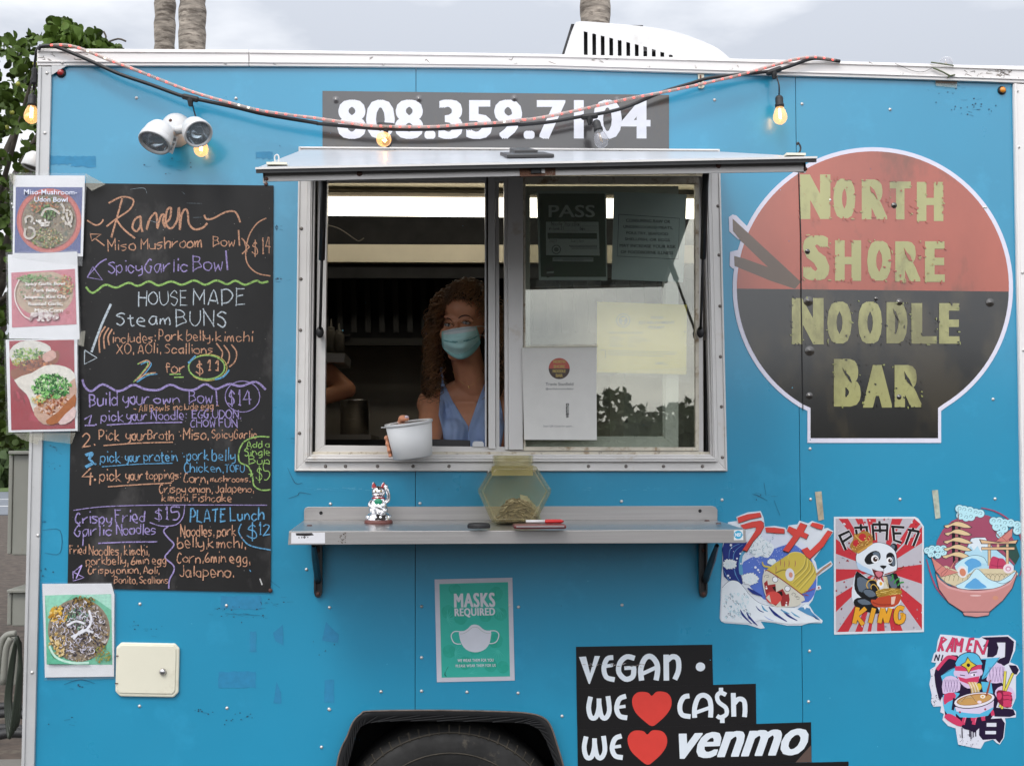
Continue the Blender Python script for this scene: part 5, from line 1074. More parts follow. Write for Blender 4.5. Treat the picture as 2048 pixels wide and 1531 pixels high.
    a.build('print', M['print'], t, fix=False)
wave()
def panda():
    fr = frame(1650, 1020, 5.890)
    t = plate('panda_poster', 'red rayed RAMEN KING poster of a crowned panda eating noodles', 'poster', F(fr, [(105, 75), (1060, 75), (1100, 95), (1165, 190), (1165, 1430), (108, 1462), (105, 900)]), .0018, .001, M['print'], col='d3d5da')
    a = Art(.002, fr); a.poly([(125, 97), (1060, 97), (1145, 190), (1142, 1408), (128, 1432)], 'b3afb7'); c = (640, 700)
    rr = random.Random(6)
    for p, q in (((128, 335), (128, 510)), ((128, 690), (128, 845)), ((128, 1015), (128, 1195)), ((142, 1430), (275, 1428)), ((355, 1428), (440, 1426)), ((500, 1425), (545, 1424)), ((612, 1422), (705, 1420)), ((780, 1418), (915, 1416)), ((1142, 1400), (1142, 1110)), ((1142, 865), (1142, 635)), ((1145, 380), (1145, 190)), ((1125, 160), (1050, 97)), ((915, 97), (790, 97)), ((600, 97), (490, 97)), ((440, 97), (355, 97)), ((270, 97), (160, 97))):
        a.poly([c, p, q], 'b93039')
    for i in range(130):
        x, y = rr.uniform(130, 1140), rr.uniform(100, 1420)
        if 330 < x < 900 and 380 < y < 1180: continue
        s = rr.uniform(5, 22); a.poly([(x+s*rr.uniform(.3, 1)*math.cos(k*1.05), y+s*rr.uniform(.3, 1)*math.sin(k*1.05)) for k in range(6)], rr.choice(['8c8790', 'a29ea8', '9c2a33', 'c6c3ca', '7c2228', 'bfbcc4']))
    # RAMEN lettering
    for w_, col in ((58, 'd0ccd0'), (36, '0f0d0f')):
        for p in ([(165, 285), (245, 465)], [(165, 300), (285, 245), (312, 300), (205, 372)], [(345, 205), (505, 195)], [(420, 160), (425, 235)], [(365, 225), (375, 285)], [(490, 200), (495, 250)], [(560, 165), (740, 165)], [(560, 165), (575, 350)], [(640, 125), (650, 260)], [(735, 165), (725, 350)], [(575, 235), (725, 235)], [(780, 190), (935, 200)], [(800, 185), (815, 350), (900, 380)], [(800, 270), (900, 270)], [(975, 225), (1110, 250)], [(1040, 205), (1035, 240)], [(1010, 235), (950, 400)], [(1105, 255), (1040, 420)]):
            a.line(p, w_*(.85 if len(p) > 2 else .8), col, 0)
    # body
    bk, gy, wh = '111216', '5a6674', 'd3d9e0'
    a.ell(790+20, 440, 45, 52, bk); a.ell(800, 430, 24, 28, gy)
    a.poly([(330, 870), (370, 720), (480, 780), (640, 860), (860, 800), (890, 1000), (870, 1120), (640, 1200), (380, 1150), (315, 1010)], wh, sm=2)
    a.poly([(350, 820), (375, 715), (480, 790), (620, 850), (640, 1000), (560, 1060), (420, 1020), (350, 930)], bk, sm=2); a.poly([(380, 800), (450, 790), (540, 870), (500, 960), (400, 950)], gy, sm=2)
    a.poly([(700, 780), (840, 740), (890, 900), (860, 960), (760, 930)], bk, sm=2); a.poly([(720, 780), (800, 780), (850, 900), (790, 920)], gy, sm=2)
    a.poly([(335, 1080), (380, 1030), (520, 1030), (600, 1110), (640, 1210), (520, 1200), (380, 1150)], bk, sm=2); a.poly([(380, 1060), (470, 1045), (550, 1100), (440, 1110)], gy, sm=2)
    a.poly([(360, 560), (385, 480), (450, 430), (560, 385), (650, 375), (760, 410), (830, 480), (850, 580), (850, 700), (790, 745), (690, 775), (600, 780), (470, 730), (380, 640)], '39424e', sm=3)
    a.poly([(366, 560), (390, 485), (455, 436), (562, 391), (650, 381), (755, 416), (824, 484), (843, 580), (843, 695), (785, 739), (690, 768), (600, 773), (474, 724), (386, 638)], wh, sm=3)
    a.poly([(370, 600), (395, 690), (470, 725), (560, 760), (540, 700), (440, 650)], 'a9c4dc', sm=2)
    a.poly([(465, 580), (510, 510), (590, 475), (645, 500), (650, 570), (580, 620), (500, 635)], bk, sm=3); a.poly([(560, 500), (620, 490), (645, 520), (640, 570), (600, 560)], gy, sm=2)
    a.poly([(722, 530), (760, 495), (810, 520), (830, 600), (820, 655), (770, 650), (735, 600)], bk, sm=3); a.poly([(790, 540), (820, 570), (822, 640), (790, 640)], gy, sm=2)
    for x, y, r_ in ((587, 572, 44), (760, 588, 36)): a.ell(x, y, r_, r_*1.05, 'e4e4e6'); a.ell(x+6, y+2, r_*.62, r_*.66, '331c10'); a.ell(x+14, y-8, r_*.2, r_*.2, 'e8e8ea')
    a.poly([(645, 650), (725, 652), (690, 690)], bk, sm=2); a.line([(690, 690), (695, 715)], 6, bk, 0)
    a.poly([(552, 678), (620, 705), (690, 712), (680, 770), (630, 805), (590, 780)], '5c1f22', sm=2); a.poly([(590, 730), (650, 715), (680, 750), (630, 790)], 'c4707c', sm=2); a.line([(556, 682), (620, 706), (695, 712)], 8, wh)
    # crown
    a.poly([(290, 430), (330, 350), (345, 270), (370, 285), (430, 250), (490, 245), (545, 290), (560, 375), (395, 510)], 'a07230', sm=2); a.ell(365, 385, 38, 42, 'b4282e', .6); a.ell(440, 318, 44, 48, 'b4282e', .6); a.ell(515, 330, 16, 34, 'b4282e', .3)
    for i in range(60): x = rr.uniform(-1, 1); y = rr.uniform(-1, 1); a.ell(430+x*120-y*10, 380+y*60-x*55, 6, 6, rr.choice(['d2a858', '7c5220', 'e0c078', '8e2a24']), 0, 6)
    a.line([(380, 500), (560, 385)], 20, 'c29244', 0); a.line([(350, 290), (420, 360)], 12, 'cfa45a', 0)
    # noodles, bowl, arm
    a.line([(520, 940), (490, 880), (520, 825), (590, 820), (620, 870)], 12, 'c8a048'); a.line([(560, 960), (540, 900), (570, 870), (610, 900), (640, 960)], 10, 'c8a048')
    a.poly([(600, 960), (690, 920), (880, 920), (885, 1000), (640, 1030)], '9c7a2c', sm=2)
    for i in range(26): x = rr.uniform(600, 860); y = rr.uniform(930, 1010); a.line([(x-35, y+rr.uniform(-10, 10)), (x, y+rr.uniform(-16, 16)), (x+35, y+rr.uniform(-10, 10))], 5, rr.choice(['d2b05a', '8a6822', 'e2c878']))
    for i in range(6): a.line([(690+i*7, 780), (700+i*8, 850), (690+i*12, 920)], 6, rr.choice(['c8b890', '8f7a50', 'd8ccaa']))
    a.ell(650, 862, 38, 50, 'dfe0e2', -.4); a.ell(658, 862, 18, 22, 'd8a030')
    for p in ([(775, 830), (800, 790), (790, 755)], [(815, 865), (840, 820), (880, 800)], [(855, 885), (890, 850), (930, 845)]): a.line(p, 17, '3a8c44')
    a.line([(700, 755), (850, 705), (930, 655)], 11, '7a2a24'); a.line([(740, 750), (860, 700), (940, 680)], 6, 'b05848')
    a.poly([(600, 1030), (885, 985), (885, 1060), (820, 1130), (620, 1140), (560, 1110), (540, 1060)], 'b24428', sm=2); a.line([(560, 1080), (650, 1110), (800, 1105)], 14, '8a2a1c'); a.poly([(780, 1020), (835, 1010), (815, 1100), (780, 1110)], 'd8b8a8')
    a.poly([(440, 960), (480, 920), (560, 930), (610, 1000), (600, 1050), (520, 1040), (450, 1000)], bk, sm=2); a.poly([(450, 955), (490, 930), (560, 945), (600, 1000), (520, 1020)], gy, sm=2)
    for w_, col in ((66, '3a2818'), (54, 'd99a2a')):
        for p in ([(385, 1140), (345, 1330)], [(480, 1150), (375, 1240), (450, 1345)], [(578, 1150), (532, 1325)], [(680, 1150), (640, 1325)], [(680, 1150), (725, 1320)], [(770, 1150), (725, 1320)], [(930, 1160), (870, 1145), (835, 1220), (850, 1310), (910, 1300), (925, 1235), (890, 1235)]): a.line(p, w_*.95, col, 3 if len(p) > 3 else 0)
    a.build('print', M['print'], t, fix=False)
panda()
def bowl():
    fr = frame(1830, 960, 5.28); ln_ = '33303c'
    t = thing('bowl_sticker', 'die-cut sticker of a pink noodle bowl holding a pagoda, gate, waves and paper cranes', 'sticker', W(1950, 1120, .0018))
    a = Art(.002, fr)
    a.line([(700, 290), (830, 320), (960, 390), (1080, 520), (1135, 680), (1140, 860), (1105, 1010)], 20, '9c4a66', taper=.5); a.line([(120, 830), (170, 1000), (230, 1140), (330, 1260)], 18, '9c4a66', taper=.5)
    a.ell(640, 770, 430, 420, '9a4a62')
    a.poly([(890, 690), (1060, 660), (1105, 800), (1060, 890), (950, 760)], '2d4b44')
    def cloud(P, r_=44):
        for x, y in P: a.ell(x, y, r_+5, r_*.95+5, '2f4a5c')
        for x, y in P: a.ell(x, y, r_, r_*.95, 'b4dde6')
        for x, y in P: a.line([(x-r_*.4, y+r_*.1), (x-r_*.2, y-r_*.4), (x+r_*.3, y-r_*.35), (x+r_*.35, y+.1*r_), (x, y+r_*.2)], 4, '4f7486')
    cloud([(470, 300), (520, 310), (580, 320), (640, 340), (690, 350), (480, 370), (540, 390), (590, 385)]); cloud([(830, 430), (890, 430), (950, 450), (1010, 450), (860, 490), (940, 510), (900, 570), (1080, 470), (1110, 510), (1080, 530)]); cloud([(130, 740), (180, 720), (240, 720), (300, 720), (170, 780), (240, 790), (300, 760)], 36)
    a.poly([(420, 900), (520, 760), (590, 610), (640, 600), (740, 600), (800, 680), (950, 800), (1050, 900), (1050, 980), (700, 1000)], ln_); a.poly([(426, 900), (526, 764), (594, 616), (640, 605), (738, 605), (796, 684), (946, 805), (1044, 902), (1044, 975), (700, 995)], 'a8cfe0')
    a.poly([(600, 612), (740, 604), (800, 690), (770, 740), (730, 690), (700, 760), (660, 690), (620, 740), (590, 690), (560, 720)], 'd6dfe6')
    tn = 'd8bc92'
    a.poly([(390, 440), (420, 440), (420, 800), (390, 800)], '171418'); 
    for y in (480, 560, 640, 720, 800):
        a.rc(400, y, 500, y+78, '9c5860'); a.rc(400, y, 424, y+78, '17141a'); a.rc(455, y, 480, y+78, '17141a')
    for y, x0, x1 in ((480, 305, 600), (560, 310, 600), (645, 300, 610), (722, 300, 600), (800, 285, 590)):
        a.poly([(x0-6, y-2), (x0+60, y-18), (430, y-48), (500, y-40), (x1+6, y+14), (x1-80, y+26), (400, y-2), (x0+40, y+30)], ln_, sm=2); a.poly([(x0+6, y), (x0+66, y-14), (430, y-42), (500, y-34), (x1-8, y+13), (x1-80, y+19), (400, y-8), (x0+42, y+22)], tn, sm=2)
    a.poly([(448, 430), (456, 280), (464, 430)], '5a4a48'); a.poly([(452, 440), (455, 330), (462, 440)], 'a85c60')
    gd = 'd4b088'
    for x in (785, 975): a.rc(x-17, 670, x+17, 900, ln_); a.rc(x-12, 670, x+12, 900, gd)
    a.poly([(675, 620), (880, 650), (1095, 625), (1070, 672), (700, 672)], ln_); a.poly([(690, 628), (880, 657), (1080, 632), (1062, 664), (706, 664)], gd); a.rc(700, 702, 1055, 735, ln_); a.rc(705, 707, 1050, 730, gd); a.rc(865, 672, 888, 704, gd)
    a.poly([(780, 920), (800, 830), (830, 800), (885, 820), (930, 825), (960, 870), (950, 960), (880, 990), (800, 960)], 'b83c5e', sm=2); a.line([(885, 822), (870, 900), (885, 985)], 5, '6c1c36'); a.line([(800, 890), (870, 905), (950, 900)], 4, '6c1c36')
    a.poly([(240, 960), (330, 900), (460, 960), (700, 930), (1060, 950), (1055, 1030), (880, 1110), (560, 1140), (330, 1080)], 'cdbf9e', sm=2)
    for i in range(16): x = 260+i*48; a.line([(x, 1060), (x+20, 1000), (x+70, 985), (x+110, 1020)], 4, '6e6450')
    a.poly([(420, 900), (500, 830), (620, 790), (720, 810), (760, 870), (700, 880), (650, 930), (560, 990), (470, 980)], 'b8dbe6', sm=3); a.poly([(520, 870), (600, 820), (680, 850), (700, 900), (620, 930), (560, 980), (560, 910)], '5b9fd0', sm=2)
    a.poly([(430, 1110), (560, 1040), (650, 930), (700, 960), (780, 1040), (900, 1060), (1055, 960), (1060, 1040), (900, 1130), (650, 1150), (500, 1145)], 'bcdde8', sm=2); a.poly([(520, 1130), (590, 1060), (640, 1030), (700, 1080), (760, 1130), (650, 1145)], '5b9fd0', sm=2)
    for p in ([(430, 1110), (560, 1040), (650, 930), (780, 1040), (900, 1060), (1055, 960)], [(420, 900), (500, 830), (620, 790), (720, 810), (760, 870)], [(840, 1060), (930, 1090), (1040, 1040)]): a.line(p, 5, '39586e')
    a.ell(985, 930, 54, 50, 'e2d2da'); a.ell(985, 932, 30, 27, 'c98ca4'); a.ell(985, 934, 17, 15, 'e2d2da')
    a.ell(500, 965, 52, 64, 'dcd8da', -.3); a.ell(504, 970, 33, 42, 'c97f62', -.3)
    for P in ([(170, 805), (290, 900), (330, 930), (280, 960), (220, 960)], [(220, 960), (290, 900), (330, 930), (460, 970), (280, 1020)], [(360, 930), (435, 830), (390, 930)], [(275, 980), (350, 920), (340, 960), (280, 1020)]): a.poly(P, 'c87f76'); a.line(P+[P[0]], 4, '5e3038', 0)
    for P in ([(850, 645), (940, 570), (1030, 500), (1000, 610), (990, 650)], [(900, 600), (830, 520), (880, 590)], [(920, 600), (1030, 500), (1025, 590), (970, 640)]): a.poly(P, 'c87f76'); a.line(P+[P[0]], 4, '5e3038', 0)
    bw = [(210, 960), (260, 1040), (360, 1110), (520, 1150), (700, 1160), (880, 1130), (1010, 1060), (1075, 950), (1075, 1010), (1030, 1140), (930, 1270), (790, 1390), (500, 1390), (350, 1290), (250, 1150)]
    a.poly(bw, ln_, sm=0); a.poly([(217, 972), (262, 1048), (360, 1118), (520, 1156), (700, 1166), (880, 1137), (1010, 1068), (1070, 965), (1068, 1010), (1024, 1136), (926, 1264), (786, 1383), (504, 1383), (356, 1286), (256, 1146)], 'c08480')
    a.poly([(500, 1386), (790, 1386), (782, 1425), (650, 1446), (515, 1428)], ln_); a.poly([(506, 1392), (784, 1392), (776, 1420), (650, 1440), (520, 1422)], 'c58a86')
    a.poly([(215, 965), (262, 1040), (360, 1112), (520, 1152), (700, 1160), (880, 1130), (1010, 1060), (1072, 960), (1070, 1000), (1000, 1100), (860, 1165), (690, 1190), (510, 1180), (350, 1140), (250, 1060)], 'd09a98'); a.line([(215, 965), (262, 1040), (360, 1112), (520, 1150), (700, 1158), (880, 1128), (1010, 1058), (1074, 955)], 5, ln_)
    a.ell(640, 1215, 60, 8, 'ddbab8'); a.ell(850, 1240, 30, 22, 'c98c72')
    a.build('print', M['print'], t, fix=False)
bowl()
def ninja():
    fr = frame(1840, 1250, 5.889); dk, pk, cy_, sk = '1f1030', 'c63a60', '54b0d4', 'cdb8d6'
    O_ = [(240, 105), (440, 120), (560, 140), (700, 150), (740, 125), (1040, 112), (1130, 180), (1120, 290), (1060, 430), (1150, 470), (1180, 540), (1130, 600), (1130, 850), (1080, 970), (1130, 1010), (1130, 1080), (1000, 1090), (1010, 1140), (990, 1320), (940, 1400), (900, 1380), (860, 1340), (760, 1370), (715, 1450), (640, 1440), (540, 1420), (450, 1400), (420, 1210), (330, 1180), (265, 1110), (280, 1040), (240, 1020), (250, 950), (160, 955), (130, 900), (140, 820), (110, 690), (130, 600), (120, 520), (180, 480), (190, 440), (135, 430), (165, 330), (190, 310), (210, 180)]
    t = plate('ninja_sticker', 'die-cut RAMEN NINJA sticker of a masked figure slurping noodles from a bowl', 'sticker', F(fr, O_), .0018, .001, M['print'], col='d2d3de')
    a = Art(.002, fr)
    a.poly([(725, 140), (1035, 130), (1108, 190), (1095, 300), (1050, 440), (990, 475), (900, 430), (940, 390), (1000, 370), (1005, 200), (905, 200), (925, 260), (905, 340), (860, 372), (790, 372), (800, 250), (740, 245), (800, 180)], dk); a.poly([(1045, 465), (1130, 470), (1165, 520), (1140, 575), (1100, 575)], dk)
    a.poly([(860, 960), (1100, 985), (1125, 1050), (1060, 1075), (880, 1070), (850, 1000)], dk); a.poly([(700, 1130), (800, 1100), (960, 1090), (1000, 1150), (980, 1320), (935, 1385), (890, 1335), (740, 1345), (695, 1290)], dk); a.rc(785, 1145, 900, 1190, 'd2d3de'); a.rc(770, 1240, 895, 1278, 'd2d3de')
    a.poly([(250, 560), (430, 420), (720, 420), (900, 560), (980, 700), (900, 960), (860, 1060), (640, 1260), (480, 1180), (300, 1080), (260, 800)], dk)
    a.poly([(180, 520), (300, 380), (440, 350), (500, 500), (460, 760), (260, 840), (240, 900), (200, 780), (175, 640)], dk, sm=2); a.line([(200, 520), (280, 420), (340, 370), (430, 390)], 42, pk)
    for w_, col in ((40, '7c1c3a'), (30, pk)):
        for p in ([(262, 135), (215, 305)], [(262, 140), (310, 160), (240, 215)], [(245, 215), (270, 300)], [(395, 140), (310, 310)], [(395, 140), (375, 310)], [(330, 255), (385, 255)], [(425, 150), (410, 315)], [(425, 150), (455, 240)], [(505, 150), (455, 240)], [(505, 150), (480, 315)], [(590, 150), (548, 300)], [(585, 160), (640, 155)], [(570, 225), (615, 222)], [(548, 298), (600, 296)], [(665, 170), (640, 330)], [(670, 180), (745, 340)], [(800, 170), (745, 340)]): a.line(p, w_*.75, col, 0)
    for p in ([(190, 340), (170, 415)], [(190, 340), (215, 415)], [(232, 340), (215, 415)], [(270, 345), (250, 415)]): a.line(p, 15, dk, 0)
    a.poly([(245, 590), (350, 520), (440, 480), (430, 640), (300, 620), (270, 670)], cy_); a.poly([(720, 390), (940, 375), (860, 500), (790, 600), (730, 640)], cy_); a.poly([(720, 400), (780, 400), (760, 520), (730, 620)], dk); a.line([(245, 590), (440, 480)], 5, dk, 0); a.line([(940, 375), (730, 640)], 5, dk, 0)
    for q in ([(270, 640), (360, 590), (460, 640), (470, 760), (380, 790), (270, 800)], [(790, 600), (900, 440), (1000, 500), (1010, 640), (900, 680), (800, 660)]):
        a.poly(q, sk, sm=2); x0, x1 = min(p[0] for p in q), max(p[0] for p in q); y0, y1 = min(p[1] for p in q)+20, max(p[1] for p in q)-20
        for i in range(5): u = i/4; a.line([(x0+20+(x1-x0-60)*u, y0+25), (x0+50+(x1-x0-70)*u, y1)], 4, '6a5080', 0); a.line([(x1-20-(x1-x0-60)*u, y0+25), (x1-50-(x1-x0-70)*u, y1)], 4, '6a5080', 0)
    a.poly([(420, 500), (440, 380), (500, 330), (580, 310), (670, 330), (720, 400), (725, 500)], dk, sm=2); a.poly([(430, 495), (448, 385), (505, 338), (580, 319), (664, 338), (712, 403), (715, 490)], cy_, sm=2); a.ell(420, 560, 24, 38, sk); a.ell(715, 550, 24, 38, sk)
    a.poly([(440, 520), (700, 510), (700, 620), (640, 720), (560, 740), (490, 690), (445, 620)], sk, sm=2); a.poly([(410, 480), (725, 460), (725, 505), (580, 540), (415, 530)], pk); a.poly([(445, 600), (540, 625), (700, 595), (690, 660), (600, 700), (470, 650)], pk); a.line([(470, 580), (530, 590)], 9, dk, 0); a.ell(630, 580, 34, 14, 'e6e0ea'); a.ell(638, 580, 11, 12, dk); a.line([(590, 560), (670, 545)], 8, dk, 0)
    a.poly([(560, 365), (600, 420), (675, 468), (610, 500), (575, 575), (540, 505), (470, 465), (530, 430)], dk); a.poly([(563, 380), (598, 428), (658, 468), (605, 494), (573, 555), (545, 498), (487, 465), (536, 434)], 'd0b83c'); a.ell(570, 466, 20, 22, dk)
    a.poly([(720, 660), (840, 670), (860, 800), (740, 780)], cy_); a.ell(692, 720, 34, 42, 'd0b83c')
    for i in range(9): a.line([(565+i*11, 665), (600+i*11, 740), (610+i*13, 850)], 9, ['c8a050', 'e0d4c4', 'd8c080'][i % 3])
    a.poly([(270, 820), (380, 790), (470, 800), (420, 860), (400, 940), (440, 1080), (360, 1060), (290, 1000)], cy_, sm=2); a.poly([(285, 810), (400, 790), (420, 850), (330, 900), (285, 930)], pk, sm=2); a.poly([(390, 850), (420, 860), (400, 1000), (370, 990)], dk)
    a.poly([(420, 1040), (640, 1090), (860, 1000), (840, 1090), (740, 1170), (580, 1230), (480, 1180)], dk, sm=2)
    a.poly([(285, 1080), (330, 1035), (420, 1070), (500, 1140), (480, 1190), (380, 1150)], pk, sm=2)
    for x, y in ((565, 1110), (690, 1110), (800, 1050)): a.line([(x-60, y+55), (x-30, y-40), (x+40, y-50), (x+60, y+10)], 42, pk); a.line([(x-40, y+30), (x-20, y-40), (x+35, y-55)], 7, 'e088a0')
    a.poly([(410, 960), (870, 880), (862, 980), (800, 1060), (640, 1085), (470, 1080), (430, 1040)], cy_, sm=0); a.poly([(410, 960), (870, 880), (865, 960), (700, 1040), (560, 1030), (430, 1010)], 'd0c4dc'); a.ell(470, 1020, 13, 13, '9c3050'); a.ell(768, 985, 13, 13, '9c3050')
    a.ell(640, 880, 248, 92, dk, -.16); a.ell(640, 878, 240, 84, 'dcd8e0', -.16); a.ell(640, 870, 212, 64, '9c6a3c', -.16); a.ell(640, 872, 200, 54, 'c09458', -.16)
    for i in range(7): a.line([(450+i*6, 915-i*3), (500+i*8, 870-i*6), (600, 850-i*4), (660, 880+i*3)], 6, 'e4cc98' if i % 2 else '7c5028')
    a.ell(740, 835, 30, 22, 'e8e4e0'); a.ell(738, 836, 14, 11, 'd8a838'); a.ell(700, 900, 26, 18, 'e4d0da'); a.line([(780, 830), (800, 760), (830, 640)], 26, '8c4434', taper=.5)
    a.poly([(890, 760), (960, 710), (1060, 720), (1110, 780), (1120, 860), (1060, 880), (900, 840)], sk, sm=2)
    for p in ([(1005, 535), (985, 780), (965, 980)], [(1095, 560), (1000, 780), (940, 960)]): a.line(p, 34, dk, 0); a.line(p, 24, 'd4c850', 0)
    a.poly([(900, 780), (960, 760), (1060, 790), (1090, 870), (1060, 960), (990, 960), (920, 900)], '7c1c3a', sm=2)
    for y in (800, 850, 900, 940): a.line([(980, y), (1040, y-6), (1075, y+12)], 40, pk)
    a.ell(935, 830, 30, 44, pk)
    rr = random.Random(4)
    for x in (495, 585, 600, 625, 655): a.line([(x, 1200), (x+2, 1300+rr.random()*90)], 12, dk, 0)
    for i in range(30): a.ell(rr.uniform(130, 230), rr.uniform(500, 940), rr.uniform(2, 7), rr.uniform(2, 7), dk, 0, 6); a.ell(rr.uniform(450, 720), rr.uniform(1280, 1420), rr.uniform(2, 7), rr.uniform(2, 7), dk, 0, 6)
    a.build('print', M['print'], t, fix=False)
ninja()
# ---------------------------------------------------------------- laminated food photographs
def scatter(a, rr, x, y, rx, ry, pal, n, s0, s1, rag=.5):
    for i in range(n):
        an, q = rr.random()*6.28, math.sqrt(rr.random()); px, py = x+rx*q*math.cos(an), y+ry*q*math.sin(an); s = rr.uniform(s0, s1); el = rr.uniform(.35, 1); ro = rr.random()*3.14
        P = []
        for k in range(7):
            t_ = k*.8976; r_ = s*rr.uniform(1-rag, 1); X, Y = r_*math.cos(t_), r_*el*math.sin(t_); P.append((px+X*math.cos(ro)-Y*math.sin(ro), py+X*math.sin(ro)+Y*math.cos(ro)))
        a.poly(P, rr.choice(pal))
def curls(a, rr, x, y, rx, ry, pal, n, s, w_):
    for i in range(n):
        an, q = rr.random()*6.28, math.sqrt(rr.random()); px, py = x+rx*q*math.cos(an), y+ry*q*math.sin(an); a0 = rr.random()*6.28
        a.line([(px+s*math.cos(a0+k*.7)*(1-.1*k), py+s*math.sin(a0+k*.7)*(1-.1*k)) for k in range(rr.randint(3, 5))], w_*rr.uniform(.6, 1.2), rr.choice(pal), 2, taper=.4)
def food():
    fr = frame(0, 340, 2.836); rr = random.Random(21)
    def sheet(lb, q, film, d):
        t = plate('menu_photo', lb, 'photo', F(fr, q), d, .0006, M['paper'], col='e6e7ea')
        MB().prism(F(fr, film), d+.0030, .0003).build('laminate', M['film'], t); return t
    # miso mushroom udon
    t = sheet('laminated bowl photo captioned Miso-Mushroom-Udon Bowl, topmost on the left corner', [(76, 30), (482, 32), (470, 490), (72, 480)], [(50, 14), (495, 20), (466, 545), (66, 500)], .0165)
    a = Art(.0172, fr); Q = [(90, 96), (468, 98), (456, 472), (82, 470)]; a.poly(Q, '3c4a86')
    scatter(a, rr, 275, 285, 150, 160, ['3f5090', '36427c'], 20, 20, 50)
    C = lambda r_: [(278+r_*math.cos(i*.18)*1.0, 288+r_*math.sin(i*.18)) for i in range(35)]
    cl = lambda P: [(min(max(x, 86), 464), min(max(y, 99), 468)) for x, y in P]
    a.poly(cl(C(184)), 'b0483e'); a.poly(cl(C(176)), 'c2584a'); a.poly(cl(C(160)), '8c3a30'); a.poly(cl(C(153)), '7a6a50')
    scatter(a, rr, 275, 290, 140, 145, ['8a7a5c', '6c6048', '9a8c6c', '55604a', '7c5a40', 'a09070'], 420, 4, 11)
    scatter(a, rr, 265, 385, 90, 60, ['8fa070', '5c7a4a', 'c0b898', '48603c', 'b08a60'], 260, 3, 8); scatter(a, rr, 250, 200, 80, 50, ['b8785c', 'a8604c', '8c8c60', 'c09070', '4c6a48'], 160, 3, 9)
    scatter(a, rr, 270, 240, 45, 42, ['44663c', '5c7c4c', '385434', '7c9464'], 120, 4, 9)
    for P in ([(150, 300), (145, 275), (165, 262), (185, 275), (175, 298)], [(145, 330), (140, 370), (165, 390), (195, 370), (190, 335), (160, 325)], [(215, 285), (250, 315), (280, 310)], [(235, 262), (255, 225), (300, 222), (340, 250)], [(345, 190), (362, 215), (360, 245)], [(375, 240), (385, 280), (405, 325)], [(395, 230), (408, 262), (402, 300)], [(350, 265), (375, 300), (395, 310)]): a.line(P, 11, 'cfc9c2'); a.line(P, 4, 'a49c90')
    scatter(a, rr, 385, 270, 35, 60, ['cfc9c0', 'bdb4a4', '9a9078'], 26, 5, 12); scatter(a, rr, 235, 298, 45, 16, ['d4d0cc', 'c0bab2'], 14, 6, 14)
    a.text('Miso-Mushroom-', None, 'd8dcea', bold=.012, quad=[(136, 110), (438, 112), (438, 140), (136, 139)]); a.text('Udon Bowl', None, 'd8dcea', bold=.012, quad=[(195, 152), (384, 154), (383, 182), (194, 180)]); a.build('print', M['photo'], t, fix=False)
    # spicy garlic bowl
    t = sheet('faded laminated photo captioned Spicy Garlic Bowl, middle of three', [(44, 480), (437, 462), (452, 960), (52, 955)], [(32, 466), (440, 452), (462, 985), (40, 975)], .0190)
    a = Art(.0197, fr); a.poly([(64, 582), (425, 560), (434, 874), (68, 893)], 'c47480'); scatter(a, rr, 245, 745, 170, 120, ['c06a74', 'c88088', 'b05c60', 'c47078'], 30, 14, 34)
    E_ = [(250+165*math.cos(i*.2), 700+130*math.sin(i*.2)) for i in range(32)]; a.poly([(min(max(x, 70), 428), min(max(y, 590-.06*(x-64)), 870)) for x, y in E_], 'b8a088')
    scatter(a, rr, 250, 690, 145, 95, ['b09078', 'c4ac98', '9c7c64', '94a080', 'bca890', '7c8c68', 'c8988c'], 420, 4, 12); scatter(a, rr, 180, 615, 90, 22, ['6c8c5c', '88a478', '9cb088', '567848'], 140, 4, 9); scatter(a, rr, 370, 650, 50, 55, ['80946c', 'a85c50', 'b89c70', 'c8a888'], 120, 4, 10); scatter(a, rr, 250, 830, 85, 25, ['cfc4c4', 'bdb0b0', 'd4ccc8', 'a89090'], 60, 8, 20)
    a.line([(110, 620), (85, 680), (90, 750), (130, 820), (170, 845)], 7, 'd8ccc8')
    for s, x0, x1, y in (('Spicy Garlic Bowl', 143, 370, 648), ('Pork Belly,', 190, 328, 686), ('Jalapeno, Kim Chi,', 136, 376, 722), ('Roasted Garlic,', 160, 356, 760), ('Miso-Corn', 196, 356, 796)): a.text(s, None, 'e0dcd8', bold=.035, quad=[(x0, y-12), (x1, y-14), (x1, y+9), (x0, y+11)])
    a.build('print', M['photo'], t, fix=False)
    # steam buns
    t = sheet('glossy photo of two pork belly steam buns on red, lowest of three', [(32, 962), (438, 956), (440, 1478), (48, 1486)], [(22, 962), (444, 950), (452, 1482), (36, 1500)], .0215)
    a = Art(.0222, fr); a.poly([(52, 968), (420, 962), (426, 1466), (64, 1474)], '9c1f2e'); scatter(a, rr, 240, 1220, 150, 210, ['a8243a', '8c1826', 'b03044', '7c1420'], 40, 20, 50)
    a.poly([(64, 1080), (56, 1020), (110, 975), (190, 966), (260, 985), (290, 1020), (200, 1060), (120, 1100)], 'd8d4cc', sm=2)
    scatter(a, rr, 165, 1045, 95, 40, ['5c8c34', '7cac4c', '3c6c24', 'a4c06c', 'c8c890'], 160, 5, 13); scatter(a, rr, 110, 1090, 40, 24, ['b8a840', '8ca040', 'd0c468'], 40, 5, 11)
    a.poly([(62, 1135), (150, 1105), (300, 1030), (335, 1030), (325, 1090), (220, 1150), (120, 1195), (72, 1180)], '8c4a24', sm=2); scatter(a, rr, 200, 1110, 110, 34, ['a85c30', '6c3014', 'c07840', '4c200c'], 90, 5, 14); a.poly([(240, 1050), (300, 1020), (320, 1060), (260, 1090)], 'c8a094', sm=2)
